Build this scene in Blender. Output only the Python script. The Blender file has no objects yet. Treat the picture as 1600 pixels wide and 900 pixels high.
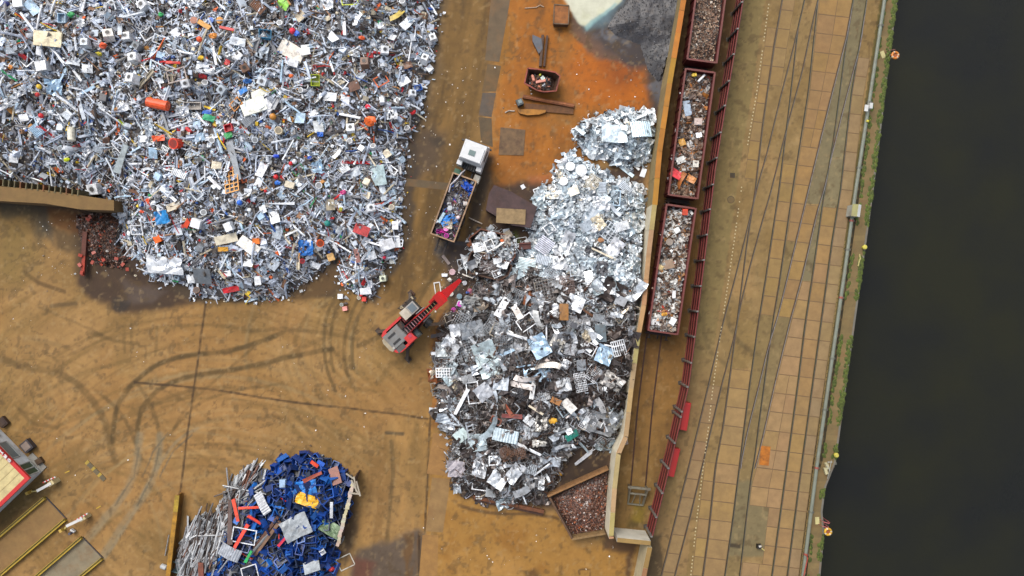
import bpy, math, random
import numpy as np
from mathutils import Vector, Euler, Matrix

# ------------------------------------------------------------------ camera, sky, sun, exposure
S = 0.0635          # metres per photo pixel on the ground
H = 70.0            # height of the drone
scene = bpy.context.scene
COL = scene.collection
cam_data = bpy.data.cameras.new("camera")
cam = bpy.data.objects.new("camera", cam_data)
COL.objects.link(cam)
cam.location = (0, 0, H)
cam.rotation_euler = (0, 0, 0)
cam_data.sensor_width = 36.0
cam_data.lens = 36.0 * H / (1600 * S)
cam_data.clip_end = 3000
scene.camera = cam

SUN_EL, SUN_ROT = math.radians(52), math.radians(-30)
world = bpy.data.worlds.new("World")
scene.world = world
world.use_nodes = True
wn = world.node_tree
wn.nodes.clear()
w_out = wn.nodes.new("ShaderNodeOutputWorld")
w_bg = wn.nodes.new("ShaderNodeBackground")
w_sky = wn.nodes.new("ShaderNodeTexSky")
w_sky.sky_type = 'NISHITA'
w_sky.sun_disc = False
w_sky.sun_elevation = SUN_EL
w_sky.sun_rotation = SUN_ROT
w_sky.dust_density = 4.0
w_hsv = wn.nodes.new("ShaderNodeHueSaturation")      # thin grey overcast: the sky's blue is washed out
w_hsv.inputs["Saturation"].default_value = 0.45
wn.links.new(w_sky.outputs[0], w_hsv.inputs["Color"])
wn.links.new(w_hsv.outputs[0], w_bg.inputs[0])
w_bg.inputs[1].default_value = 0.13
wn.links.new(w_bg.outputs[0], w_out.inputs[0])
sun_d = bpy.data.lights.new("sun", 'SUN')
sun_d.energy = 1.15
sun_d.angle = math.radians(38)
sun_d.color = (1.0, 0.96, 0.9)
sun = bpy.data.objects.new("sun", sun_d)
COL.objects.link(sun)
sun_vec = Vector((math.sin(SUN_ROT) * math.cos(SUN_EL), math.cos(SUN_ROT) * math.cos(SUN_EL), math.sin(SUN_EL)))
sun.rotation_euler = (-sun_vec).to_track_quat('-Z', 'Y').to_euler()
scene.view_settings.view_transform = 'Standard'
scene.view_settings.look = 'None'
scene.view_settings.exposure = 0.95
scene.view_settings.gamma = 1.0
scene.view_settings.use_curve_mapping = False

# ------------------------------------------------------------------ helpers
def P(px, py, z=0.0):
    """Photo pixel seen at height z -> plan position (straight-down view)."""
    f = S * (H - z) / H
    return ((px - 800) * f, (450 - py) * f)

def P3(px, py, z=0.0):
    x, y = P(px, py, z)
    return (x, y, z)

ALB = 1.92
def C(r, g=None, b=None):
    if g is None:
        r, g, b = r
    out = []
    for v in (r, g, b):
        v /= 255.0
        l = v / 12.92 if v <= 0.04045 else ((v + 0.055) / 1.055) ** 2.4
        out.append(min(0.8, l / ALB))
    return tuple(out)

WHITE, LIGHT, MID, DARK = C(236, 238, 240), C(200, 205, 210), C(140, 142, 145), C(60, 56, 54)

def make_mat(name, rough=0.6, metal=0.0, var=0.25, scale=1.2, bump=0.0, dirt=None, dirt_amt=0.0, spec=0.5):
    m = bpy.data.materials.new(name)
    m.use_nodes = True
    nt = m.node_tree
    b = nt.nodes["Principled BSDF"]
    b.inputs["Roughness"].default_value = rough
    b.inputs["Metallic"].default_value = metal
    b.inputs["Specular IOR Level"].default_value = spec
    at = nt.nodes.new("ShaderNodeAttribute"); at.attribute_name = "Col"
    geo = nt.nodes.new("ShaderNodeNewGeometry")
    nz = nt.nodes.new("ShaderNodeTexNoise")
    nz.inputs["Scale"].default_value = scale
    nz.inputs["Detail"].default_value = 5
    nz.inputs["Roughness"].default_value = 0.65
    nt.links.new(geo.outputs["Position"], nz.inputs["Vector"])
    mr = nt.nodes.new("ShaderNodeMapRange")
    mr.inputs["From Min"].default_value = 0.3; mr.inputs["From Max"].default_value = 0.7
    mr.inputs["To Min"].default_value = 1 - var; mr.inputs["To Max"].default_value = 1 + var * 0.6
    nt.links.new(nz.outputs["Fac"], mr.inputs["Value"])
    mx = nt.nodes.new("ShaderNodeVectorMath"); mx.operation = 'SCALE'
    nt.links.new(at.outputs["Color"], mx.inputs[0]); nt.links.new(mr.outputs[0], mx.inputs["Scale"])
    last = mx.outputs[0]
    if dirt:
        n2 = nt.nodes.new("ShaderNodeTexNoise")
        n2.inputs["Scale"].default_value = scale * 0.6; n2.inputs["Detail"].default_value = 8
        n2.inputs["Roughness"].default_value = 0.7
        nt.links.new(geo.outputs["Position"], n2.inputs["Vector"])
        m2 = nt.nodes.new("ShaderNodeMapRange")
        m2.inputs["From Min"].default_value = 0.5; m2.inputs["From Max"].default_value = 0.68
        m2.inputs["To Min"].default_value = 0; m2.inputs["To Max"].default_value = dirt_amt
        nt.links.new(n2.outputs["Fac"], m2.inputs["Value"])
        mix = nt.nodes.new("ShaderNodeMix"); mix.data_type = 'RGBA'
        nt.links.new(m2.outputs[0], mix.inputs[0])
        nt.links.new(last, mix.inputs[6]); mix.inputs[7].default_value = (*dirt, 1)
        last = mix.outputs[2]
    nt.links.new(last, b.inputs["Base Color"])
    if bump:
        bp = nt.nodes.new("ShaderNodeBump"); bp.inputs["Strength"].default_value = bump; bp.inputs["Distance"].default_value = 0.05
        nt.links.new(nz.outputs["Fac"], bp.inputs["Height"]); nt.links.new(bp.outputs[0], b.inputs["Normal"])
    return m

RUST = C(120, 70, 35); MUD = C(125, 95, 60)
M_SCRAP = make_mat("scrap_painted", 0.5, 0.0, 0.3, 2.5, dirt=C(95, 80, 66), dirt_amt=0.55)
M_ALU = make_mat("scrap_aluminium", 0.38, 0.45, 0.35, 2.5, dirt=C(110, 105, 100), dirt_amt=0.5)
M_PAINT = make_mat("worn_paint", 0.5, 0.0, 0.18, 1.5, dirt=MUD, dirt_amt=0.35)
M_CLEAN = make_mat("clean_paint", 0.4, 0.0, 0.1, 1.5)
M_STEEL = make_mat("dull_steel", 0.5, 0.4, 0.25, 2.0, dirt=RUST, dirt_amt=0.5)
M_RUST = make_mat("rusty_steel", 0.75, 0.1, 0.4, 1.6, dirt=C(70, 40, 25), dirt_amt=0.6)
M_CONC = make_mat("concrete", 0.85, 0.0, 0.22, 1.1, bump=0.15, dirt=C(140, 100, 55), dirt_amt=0.55)
M_PLAST = make_mat("plastic", 0.4, 0.0, 0.15, 2.5, dirt=C(70, 70, 80), dirt_amt=0.3)
M_WOOD = make_mat("wood", 0.8, 0.0, 0.35, 2.2)
M_FINE = make_mat("fines", 0.9, 0.0, 0.5, 3.0, bump=0.4)
M_PLANT = make_mat("algae", 0.8, 0.0, 0.4, 4.0)

class MB:
    """collects shapes and links them as ONE mesh object"""
    def __init__(self): self.v = []; self.f = []; self.c = []
    def add(self, verts, faces, col):
        o = len(self.v)
        self.v.extend(tuple(p) for p in verts)
        for i, f in enumerate(faces):
            self.f.append([o + k for k in f])
            self.c.append(col[i] if isinstance(col, list) else col)
        return self
    def box(self, c, s, col, rz=0.0, top=None, taper=1.0, rx=0.0, ry=0.0):
        x, y, z = s[0] / 2, s[1] / 2, s[2] / 2
        t = taper
        vs = [(-x, -y, -z), (x, -y, -z), (x, y, -z), (-x, y, -z), (-x*t, -y*t, z), (x*t, -y*t, z), (x*t, y*t, z), (-x*t, y*t, z)]
        R = Euler((rx, ry, rz)).to_matrix()
        vs = [R @ Vector(p) + Vector(c) for p in vs]
        fs = [(0, 3, 2, 1), (4, 5, 6, 7), (0, 1, 5, 4), (1, 2, 6, 5), (2, 3, 7, 6), (3, 0, 4, 7)]
        return self.add(vs, fs, [col, top or col, col, col, col, col])
    def prism(self, poly, z0, z1, col, top=None):
        n = len(poly)
        a = sum(poly[i][0] * poly[(i+1) % n][1] - poly[(i+1) % n][0] * poly[i][1] for i in range(n))
        if a < 0: poly = poly[::-1]
        vs = [(x, y, z0) for x, y in poly] + [(x, y, z1) for x, y in poly]
        fs = [list(range(n))[::-1], list(range(n, 2*n))] + [(i, (i+1) % n, n + (i+1) % n, n + i) for i in range(n)]
        return self.add(vs, fs, [col, top or col] + [col] * n)
    def flat(self, poly, z, col):
        n = len(poly)
        a = sum(poly[i][0] * poly[(i+1) % n][1] - poly[(i+1) % n][0] * poly[i][1] for i in range(n))
        if a < 0: poly = poly[::-1]
        return self.add([(x, y, z) for x, y in poly], [list(range(n))], col)
    def tube(self, pts, r, col, seg=8, r1=None, caps=True):
        pts = [Vector(p) for p in pts]
        n = len(pts); rings = []
        for i, p in enumerate(pts):
            d = (pts[min(i+1, n-1)] - pts[max(i-1, 0)]).normalized()
            up = Vector((0, 0, 1)) if abs(d.z) < 0.95 else Vector((1, 0, 0))
            a = d.cross(up).normalized(); b = a.cross(d)
            rr = r if r1 is None else r + (r1 - r) * i / (n - 1)
            rings.append([p + (a * math.cos(2*math.pi*k/seg) + b * math.sin(2*math.pi*k/seg)) * rr for k in range(seg)])
        vs = [q for ring in rings for q in ring]; fs = []
        for i in range(n-1):
            for k in range(seg):
                fs.append((i*seg+k, i*seg+(k+1) % seg, (i+1)*seg+(k+1) % seg, (i+1)*seg+k))
        if caps:
            fs.append(list(range(seg))[::-1]); fs.append([(n-1)*seg+k for k in range(seg)])
        return self.add(vs, fs, col)
    def beam(self, a, b, w, h, col):
        """rectangular bar between two points"""
        a, b = Vector(a), Vector(b); d = (b - a); L = d.length; d.normalize()
        up = Vector((0, 0, 1)) if abs(d.z) < 0.95 else Vector((1, 0, 0))
        s = d.cross(up).normalized(); u = s.cross(d)
        vs = []
        for p in (a, b):
            for i, j in ((-1, -1), (1, -1), (1, 1), (-1, 1)):
                vs.append(p + s * (w/2*i) + u * (h/2*j))
        return self.add(vs, [(0, 1, 2, 3)[::-1], (4, 5, 6, 7), (0, 1, 5, 4), (1, 2, 6, 5), (2, 3, 7, 6), (3, 0, 4, 7)][:], col)
    def build(self, name, mat, parent=None, loc=(0, 0, 0), rot=(0, 0, 0), smooth=False):
        me = bpy.data.meshes.new(name)
        me.from_pydata([tuple(p) for p in self.v], [], self.f)
        at = me.attributes.new("Col", 'FLOAT_COLOR', 'CORNER')
        arr = np.repeat(np.array([(*c[:3], 1.0) for c in self.c], dtype=np.float32), [len(f) for f in self.f], axis=0)
        at.data.foreach_set("color", arr.ravel())
        me.materials.append(mat)
        if smooth: me.polygons.foreach_set("use_smooth", [True] * len(me.polygons))
        me.update()
        o = bpy.data.objects.new(name, me); COL.objects.link(o)
        o.location = loc; o.rotation_euler = rot
        if parent: o.parent = parent
        return o

def np_mesh(name, V, L, T, CO, mat, smooth=False, parent=None):
    """numpy arrays -> one mesh object (V verts, L loop verts, T loop totals, CO corner colours)"""
    me = bpy.data.meshes.new(name)
    me.vertices.add(len(V)); me.vertices.foreach_set("co", np.asarray(V, dtype=np.float32).ravel())
    me.loops.add(len(L)); me.loops.foreach_set("vertex_index", np.asarray(L, dtype=np.int32))
    me.polygons.add(len(T))
    st = np.concatenate([[0], np.cumsum(T)[:-1]]).astype(np.int32)
    me.polygons.foreach_set("loop_start", st)
    me.update(calc_edges=True)
    at = me.attributes.new("Col", 'FLOAT_COLOR', 'CORNER')
    co = np.ones((len(L), 4), dtype=np.float32); co[:, :3] = CO
    at.data.foreach_set("color", co.ravel())
    me.polygons.foreach_set("use_smooth", np.full(len(T), smooth))
    me.materials.append(mat)
    o = bpy.data.objects.new(name, me); COL.objects.link(o)
    if parent: o.parent = parent
    return o

def tag(o, label=None, cat=None, group=None, kind=None):
    if label: o["label"] = label
    if cat: o["category"] = cat
    if group: o["group"] = group
    if kind: o["kind"] = kind
    return o
def root(name, loc, rz, label, cat, group=None):
    o = bpy.data.objects.new(name, None); COL.objects.link(o)
    o.location = loc; o.rotation_euler = (0, 0, rz)
    return tag(o, label, cat, group)
def copy_tree(o, parent=None):
    c = o.copy(); COL.objects.link(c)
    if parent: c.parent = parent
    for ch in list(o.children): copy_tree(ch, c)
    return c

# numpy noise
def vnoise(U, V, sc, seed, sx=1.0):
    rg = np.random.default_rng(seed)
    T = rg.random((256, 256))
    x = U / (sc * sx) + 1000.37; y = V / sc + 1000.71
    xi = np.floor(x).astype(int); yi = np.floor(y).astype(int)
    fx = x - xi; fy = y - yi
    fx = fx*fx*(3-2*fx); fy = fy*fy*(3-2*fy)
    g = lambda a, b: T[a % 256, b % 256]
    return (g(xi, yi)*(1-fx)+g(xi+1, yi)*fx)*(1-fy) + (g(xi, yi+1)*(1-fx)+g(xi+1, yi+1)*fx)*fy
def fbm(U, V, sc, seed, oc=4, sx=1.0):
    a = 0.5; t = 0; n = 0
    for i in range(oc):
        t = t + a * vnoise(U, V, sc / 2**i, seed + i*17, sx); n += a; a *= 0.55
    return t / n
def seg_dist(X, Y, pts, closed=False, skip=()):
    d = np.full(X.shape, 1e9); n = len(pts)
    for i in range(n if closed else n-1):
        if i in skip: continue
        (x0, y0), (x1, y1) = pts[i], pts[(i+1) % n]
        dx, dy = x1-x0, y1-y0; l2 = dx*dx+dy*dy + 1e-12
        t = np.clip(((X-x0)*dx+(Y-y0)*dy)/l2, 0, 1)
        d = np.minimum(d, np.hypot(X-x0-t*dx, Y-y0-t*dy))
    return d
def inside(X, Y, pts):
    r = np.zeros(X.shape, dtype=bool); n = len(pts)
    for i in range(n):
        (x0, y0), (x1, y1) = pts[i], pts[(i+1) % n]
        if y0 == y1: continue
        c = ((y0 > Y) != (y1 > Y)) & (X < (x1-x0)*(Y-y0)/(y1-y0)+x0)
        r ^= c
    return r
def sstep(a, b, x):
    t = np.clip((x-a)/(b-a), 0, 1); return t*t*(3-2*t)
def pl(pts):
    """polyline x(y)"""
    ys = np.array([p[1] for p in pts], float); xs = np.array([p[0] for p in pts], float)
    return lambda y: np.interp(y, ys, xs)

# ------------------------------------------------------------------ lines of the quay (photo pixels on the ground)
EDGE = pl([(1412, -60), (1402, 0), (1392, 75), (1378, 190), (1365, 297), (1345, 440), (1323, 597), (1306, 722), (1298, 742), (1290, 762), (1285, 800), (1288, 832), (1282, 897), (1274, 960)])
DOT = pl([(1211, -60), (1202, 0), (1182, 147), (1177, 175), (1168, 227), (1153, 333), (1147, 377), (1135, 460), (1122, 547), (1113, 613), (1107, 667), (1097, 743), (1088, 817), (1080, 893), (1072, 960)])
CRANE = pl([(1230, -60), (1222, 0), (1210, 67), (1192, 193), (1180, 297), (1167, 380), (1155, 477), (1139, 597), (1130, 663), (1118, 727), (1107, 833), (1098, 900), (1090, 960)])
T2L = pl([(1269, -60), (1257, 0), (1240, 73), (1220, 150), (1200, 233), (1183, 293), (1163, 377), (1147, 440), (1130, 503), (1108, 597), (1080, 713), (1058, 800), (1033, 900), (1018, 960)])
T2R = pl([(1290, -60), (1278, 0), (1273, 20), (1253, 113), (1230, 197), (1205, 297), (1187, 360), (1170, 423), (1157, 477), (1147, 527), (1128, 600), (1100, 717), (1079, 805), (1055, 897), (1040, 960)])
T3L = pl([(1265, -60), (1257, 0), (1247, 43), (1233, 167), (1217, 297), (1197, 430), (1183, 517), (1172, 597), (1163, 667), (1155, 733), (1145, 813), (1133, 897), (1125, 960)])
T3R = pl([(1287, -60), (1278, 0), (1263, 143), (1238, 300), (1227, 377), (1217, 447), (1208, 500), (1195, 593), (1185, 667), (1180, 710), (1173, 750), (1164, 827), (1156, 897), (1148, 960)])
T5L = pl([(1345, -60), (1333, 0), (1322, 60), (1293, 173), (1263, 297), (1243, 380), (1217, 487), (1200, 543), (1187, 597), (1167, 677), (1157, 727)])
T5R = pl([(1366, -60), (1354, 0), (1344, 70), (1320, 160), (1300, 240), (1287, 297), (1277, 330), (1253, 433), (1233, 507), (1211, 597), (1190, 690), (1178, 738)])
T4L = pl([(1341, -60), (1333, 0), (1320, 83), (1303, 213), (1287, 307), (1283, 333), (1268, 440), (1257, 513), (1247, 597), (1227, 745), (1206, 900), (1198, 960)])
T4R = pl([(1362, -60), (1354, 0), (1340, 87), (1330, 147), (1313, 297), (1300, 377), (1287, 473), (1270, 597), (1250, 745), (1230, 900), (1222, 960)])
PIPE = pl([(1391, -60), (1382, 0), (1361, 140), (1337, 297), (1320, 423), (1295, 597), (1277, 723), (1255, 897), (1247, 960)])
FENCE = pl([(1165, -80), (1150, 0), (1132, 110), (1120, 180), (1105, 275), (1090, 400), (1079, 490), (1066, 593), (1046, 680), (1033, 733), (1011, 822)])
WALL = [(1062, -60), (1056, 0), (1045, 67), (1032, 143), (1017, 245), (1010, 325), (1001, 400), (994, 475), (985, 525), (975, 600), (967, 672), (956, 697), (950, 750), (945, 822)]
# ------------------------------------------------------------------ the ground
def quad_grid(U, V):
    ny, nx = U.shape
    i = np.arange(ny*nx).reshape(ny, nx)
    return np.stack([i[1:, :-1], i[1:, 1:], i[:-1, 1:], i[:-1, :-1]], -1).reshape(-1, 4)

def build_ground():
    us = np.arange(-90, 1420, 2.0); vs = np.arange(-64, 966, 2.0)
    U, V = np.meshgrid(us, vs)
    wx = (fbm(U, V, 40, 3) - .5) * 26; wy = (fbm(U, V, 40, 9) - .5) * 26
    Uw, Vw = U + wx, V + wy
    BRK = sstep(0.25, 0.55, fbm(U, V, 18, 77))
    def lin(*c): return np.array(C(*c))
    col = np.empty(U.shape + (3,)); col[:] = lin(168, 128, 78)
    wet = np.zeros(U.shape)
    def lay(mask, c, k=1.0):
        m = (np.clip(mask, 0, 1) * k)[..., None]
        col[:] = col * (1 - m) + lin(*c) * m
    def poly(pts, feather=10, warp=1.0):
        X, Y = U + wx*warp, V + wy*warp
        sd = np.where(inside(X, Y, pts), 1, -1) * seg_dist(X, Y, pts, True)
        return sstep(-feather, feather, sd)
    def stroke(pts, w, c, k=0.6, warp=0.15, soft=None):
        if len(pts) > 3:   # round the corners of hand-set lines
            p_ = np.array([pts[0]] + list(pts) + [pts[-1]], float); out = []
            for i in range(1, len(p_)-2):
                for t in (0, .25, .5, .75):
                    out.append(.5*((2*p_[i]) + (-p_[i-1]+p_[i+1])*t + (2*p_[i-1]-5*p_[i]+4*p_[i+1]-p_[i+2])*t*t + (-p_[i-1]+3*p_[i]-3*p_[i+1]+p_[i+2])*t**3))
            pts = [tuple(v) for v in out] + [tuple(p_[-1])]
        q = np.array(pts); m = w + 16
        i0, i1 = np.searchsorted(us, [q[:, 0].min()-m, q[:, 0].max()+m]); j0, j1 = np.searchsorted(vs, [q[:, 1].min()-m, q[:, 1].max()+m])
        if i1 <= i0 or j1 <= j0: return
        s_ = (slice(j0, j1), slice(i0, i1))
        d = seg_dist(U[s_] + wx[s_]*warp, V[s_] + wy[s_]*warp, pts)
        mk = np.clip((1 - sstep(w*0.3, w*(soft or 1.0), d)) * (0.6 + 0.4*BRK[s_]), 0, 1)[..., None]*k
        col[s_] = col[s_]*(1-mk) + lin(*c)*mk
    # broad tone
    n1 = fbm(U, V, 220, 1); n2 = fbm(U, V, 70, 5, 5); n3 = fbm(U, V, 16, 8, 4)
    lay(sstep(.45, .7, n1), (150, 118, 66), .7); lay(sstep(.5, .75, n2), (184, 141, 90), .65); lay(sstep(.55, .3, n2)*.0 + sstep(.5, .25, n2), (138, 105, 56), .5)
    # yard sweep marks: streaks that follow the vehicles' turns round the lower left
    ang = np.arctan2(V - 760, U - 330); rad = np.hypot(U - 330, (V - 760)*1.25)
    st = fbm(rad*6 + n2*60, ang*160, 60, 21, 4)
    zone = poly([(-100, 330), (180, 440), (560, 480), (680, 560), (670, 700), (560, 690), (380, 690), (300, 960), (-100, 960)], 40)
    lay(sstep(.52, .72, st)*zone, (186, 143, 88), .5); lay(sstep(.48, .28, st)*zone, (136, 103, 54), .55)
    lay(sstep(.5, .7, fbm(U, V, 120, 33))*zone, (178, 128, 72), .45)
    # faint sweeps left by wheels turning over the yard
    rs = random.Random(50)
    for _ in range(200):
        kind = rs.random()
        if kind < .45: cx, cy, r, a0 = 330 + rs.uniform(-80, 80), 930 + rs.uniform(-60, 60), rs.uniform(240, 430), rs.uniform(200, 300)
        elif kind < .6: cx, cy, r, a0 = 60 + rs.uniform(-30, 30), 610 + rs.uniform(-20, 20), rs.uniform(25, 130), rs.uniform(0, 360)
        elif kind < .85: cx, cy, r, a0 = 640 + rs.uniform(-40, 40), 530 + rs.uniform(-30, 40), rs.uniform(70, 260), rs.uniform(90, 220)
        else: cx, cy, r, a0 = 90 + rs.uniform(-60, 60), 900 + rs.uniform(-60, 60), rs.uniform(140, 330), rs.uniform(270, 350)
        sp = rs.uniform(15, 50); el = rs.uniform(.75, 1.0)
        pts = [(cx + r*math.cos(math.radians(a0 + sp*t/7)), cy + el*r*math.sin(math.radians(a0 + sp*t/7))) for t in range(8)]
        if max(q[0] for q in pts) > 668 or min(q[1] for q in pts) < 330: continue
        stroke(pts, rs.uniform(2, 5.5), rs.choice([(104, 80, 42), (112, 86, 46), (192, 154, 104), (124, 98, 54), (160, 136, 98)]), rs.uniform(.14, .42))
    # main lane, darker and streaked along its length
    lane = poly([(672, -80), (786, -80), (762, 120), (740, 230), (690, 420), (640, 470), (600, 480), (590, 440), (640, 330), (655, 200), (684, 80)], 16)
    lay(lane, (124, 92, 46), .95)
    a = U + (V * 0.18)
    s1 = fbm(a, V, 14, 41, 4); s1 = fbm(a*9, V, 130, 41, 4)
    lay(lane*sstep(.5, .72, s1), (152, 114, 62), .6); lay(lane*sstep(.48, .3, s1), (88, 66, 36), .6)
    lay(poly([(655, 190), (700, 210), (690, 262), (640, 290), (625, 300), (640, 240)], 14), (88, 72, 62), .8)
    lay(poly([(680, 0), (700, 0), (690, 120), (672, 190), (660, 190)], 12), (112, 92, 70), .7)
    lay(poly([(676, 218), (694, 214), (696, 228), (684, 234)], 5), (66, 55, 46), .8)
    lay(poly([(640, 130), (668, 130), (672, 185), (655, 195)], 8), (62, 46, 34), .85)
    # rust field
    rust = poly([(770, -80), (880, -80), (960, 60), (1040, 60), (1030, 200), (960, 240), (890, 262), (850, 300), (770, 300), (764, 240), (778, 110)], 16)
    lay(rust, (178, 106, 26), .95)
    r1 = fbm(a*5, V, 110, 55, 4)
    lay(rust*sstep(.5, .75, r1), (196, 128, 52), .5); lay(rust*sstep(.46, .25, r1), (132, 80, 24), .6)
    lay(rust*sstep(.55, .7, fbm(U, V, 60, 57)), (146, 104, 52), .5)
    lay(poly([(900, 70), (1000, 90), (1020, 150), (1000, 180), (900, 160), (880, 110)], 24), (196, 104, 14), .8)
    lay(poly([(940, 95), (1000, 92), (1006, 130), (960, 140)], 16), (146, 72, 20), .7)
    lay(poly([(770, 30), (800, 30), (800, 90), (775, 130)], 16), (150, 106, 40), .7)
    lay(poly([(774, 246), (850, 250), (850, 290), (772, 292)], 12), (176, 108, 40), .6)
    lay(poly([(826, 275), (862, 268), (858, 292), (830, 296)], 8), (190, 110, 75), .5)
    # ash-dark ground up at the wall
    lay(poly([(900, -80), (1070, -80), (1046, 90), (1030, 180), (1015, 180), (1010, 110), (960, 95), (915, 60), (888, 30)], 10), (66, 63, 68), .95)
    lay(poly([(890, 30), (930, 62), (965, 90), (950, 98), (915, 82), (892, 52)], 6), (104, 84, 76), .8)
    lay(sstep(.5, .68, fbm(U, V, 26, 61))*poly([(900, -80), (1070, -80), (1046, 90), (1030, 160), (960, 80), (900, 40)], 10), (122, 124, 138), .6)
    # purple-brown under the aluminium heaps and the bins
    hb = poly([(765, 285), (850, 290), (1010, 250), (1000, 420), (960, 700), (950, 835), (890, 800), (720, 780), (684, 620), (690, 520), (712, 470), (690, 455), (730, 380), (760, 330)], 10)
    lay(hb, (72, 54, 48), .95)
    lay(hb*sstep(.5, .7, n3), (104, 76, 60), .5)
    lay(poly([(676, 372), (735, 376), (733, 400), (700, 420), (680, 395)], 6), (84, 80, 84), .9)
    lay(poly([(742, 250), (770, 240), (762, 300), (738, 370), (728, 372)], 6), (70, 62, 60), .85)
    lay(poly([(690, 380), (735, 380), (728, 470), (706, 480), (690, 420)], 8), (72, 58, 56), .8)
    lay(poly([(752, 340), (772, 340), (770, 358), (748, 360)], 6), (112, 84, 54), .8)
    lay(poly([(795, 362), (812, 360), (814, 378), (800, 382)], 5), (92, 106, 28), .8)
    lay(poly([(842, 668), (880, 690), (955, 690), (950, 735), (858, 772), (845, 760)], 6), (62, 46, 36), .9)
    # lower right yard
    lr = poly([(664, 640), (720, 780), (880, 810), (900, 850), (1000, 850), (985, 970), (655, 970), (662, 830), (668, 700)], 8)
    lay(lr, (176, 127, 60), .9); lay(lr*sstep(.45, .7, fbm(U, V, 80, 71)), (192, 142, 78), .7); lay(lr*sstep(.5, .3, fbm(U, V, 55, 73)), (160, 108, 42), .7)
    lay(poly([(680, 500), (700, 470), (706, 520), (696, 600), (686, 660), (672, 660)], 6), (160, 100, 40), .7)
    lay(poly([(688, 505), (702, 480), (699, 540), (690, 580), (682, 560)], 3), (72, 52, 40), .8)
    stroke([(716, 790), (760, 800), (850, 806), (872, 812)], 4, (98, 70, 42), .8)
    lay(poly([(945, 838), (1002, 846), (985, 920), (976, 920), (985, 868), (940, 856)], 5), (84, 60, 46), .85)
    lay(poly([(823, 886), (840, 882), (848, 900), (845, 920), (820, 920)], 5), (96, 64, 34), .8)
    stroke([(905, 897), (906, 890), (922, 891), (921, 903)], 2.2, (84, 58, 36), .8)
    # lower middle: streaks then puddle
    sm = poly([(575, 660), (668, 650), (660, 850), (560, 850), (556, 760)], 16)
    s2 = fbm((U + V*.12)*7, V, 90, 81, 4)
    lay(sm*sstep(.5, .75, s2), (190, 142, 84), .6); lay(sm*sstep(.45, .28, s2), (140, 102, 56), .6)
    stroke([(612, 690), (614, 740), (610, 790), (604, 850)], 5, (96, 76, 46), .6)
    pd = poly([(562, 856), (590, 845), (620, 842), (655, 826), (664, 836), (655, 960), (545, 960), (548, 900)], 7, 1.0)
    lay(pd, (104, 88, 78), .95); wet = np.maximum(wet, pd*.9)
    lay(poly([(630, 838), (662, 830), (655, 930), (634, 930)], 4)*sstep(.4, .55, s2), (120, 86, 50), .8)
    lay(poly([(555, 872), (585, 880), (580, 920), (550, 930)], 8), (120, 62, 46), .6)
    lay(poly([(532, 760), (556, 752), (560, 800), (552, 870), (540, 890), (532, 840)], 6), (82, 64, 50), .85)
    stroke([(604, 676), (630, 678)], 4, (84, 72, 54), .8)
    # brown dirt under the mixed heap and along its toe
    ha = poly([(-120, 320), (120, 330), (200, 430), (300, 472), (400, 474), (470, 465), (540, 455), (585, 475), (640, 380), (660, 200), (690, 60), (690, -90), (-120, -90)], 6)
    lay(ha, (70, 58, 50), .9)
    lay(poly([(112, 326), (200, 330), (240, 430), (300, 474), (190, 488), (122, 446)], 8), (70, 50, 38), .95)
    lay(poly([(0, 316), (70, 320), (78, 360), (60, 385), (40, 340), (0, 335)], 8), (78, 72, 64), .85)
    lay(poly([(68, 322), (128, 330), (124, 365), (84, 360)], 8), (116, 70, 28), .8)
    lay(poly([(60, 350), (82, 350), (84, 385), (66, 380)], 6), (74, 68, 60), .7)
    lay(poly([(80, 360), (124, 365), (122, 398), (90, 390)], 7), (92, 72, 48), .8)
    lay(poly([(178, 468), (206, 466), (204, 480), (184, 488), (175, 480)], 4), (58, 48, 42), .9)
    lay(poly([(190, 440), (256, 452), (240, 470), (200, 470)], 6), (100, 84, 78), .75)
    lay(poly([(112, 398), (124, 395), (126, 430), (114, 432)], 5), (98, 72, 42), .7)
    stroke([(36, 424), (60, 442), (100, 456)], 5, (104, 76, 42), .8); stroke([(80, 478), (118, 474)], 5, (100, 78, 50), .7)
    lay(poly([(500, 425), (534, 415), (536, 448), (470, 470), (420, 478), (470, 455)], 8), (112, 82, 46), .8)
    lay(poly([(-10, 330), (40, 340), (60, 400), (30, 440), (-10, 430)], 26), (142, 114, 62), .8)
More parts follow.
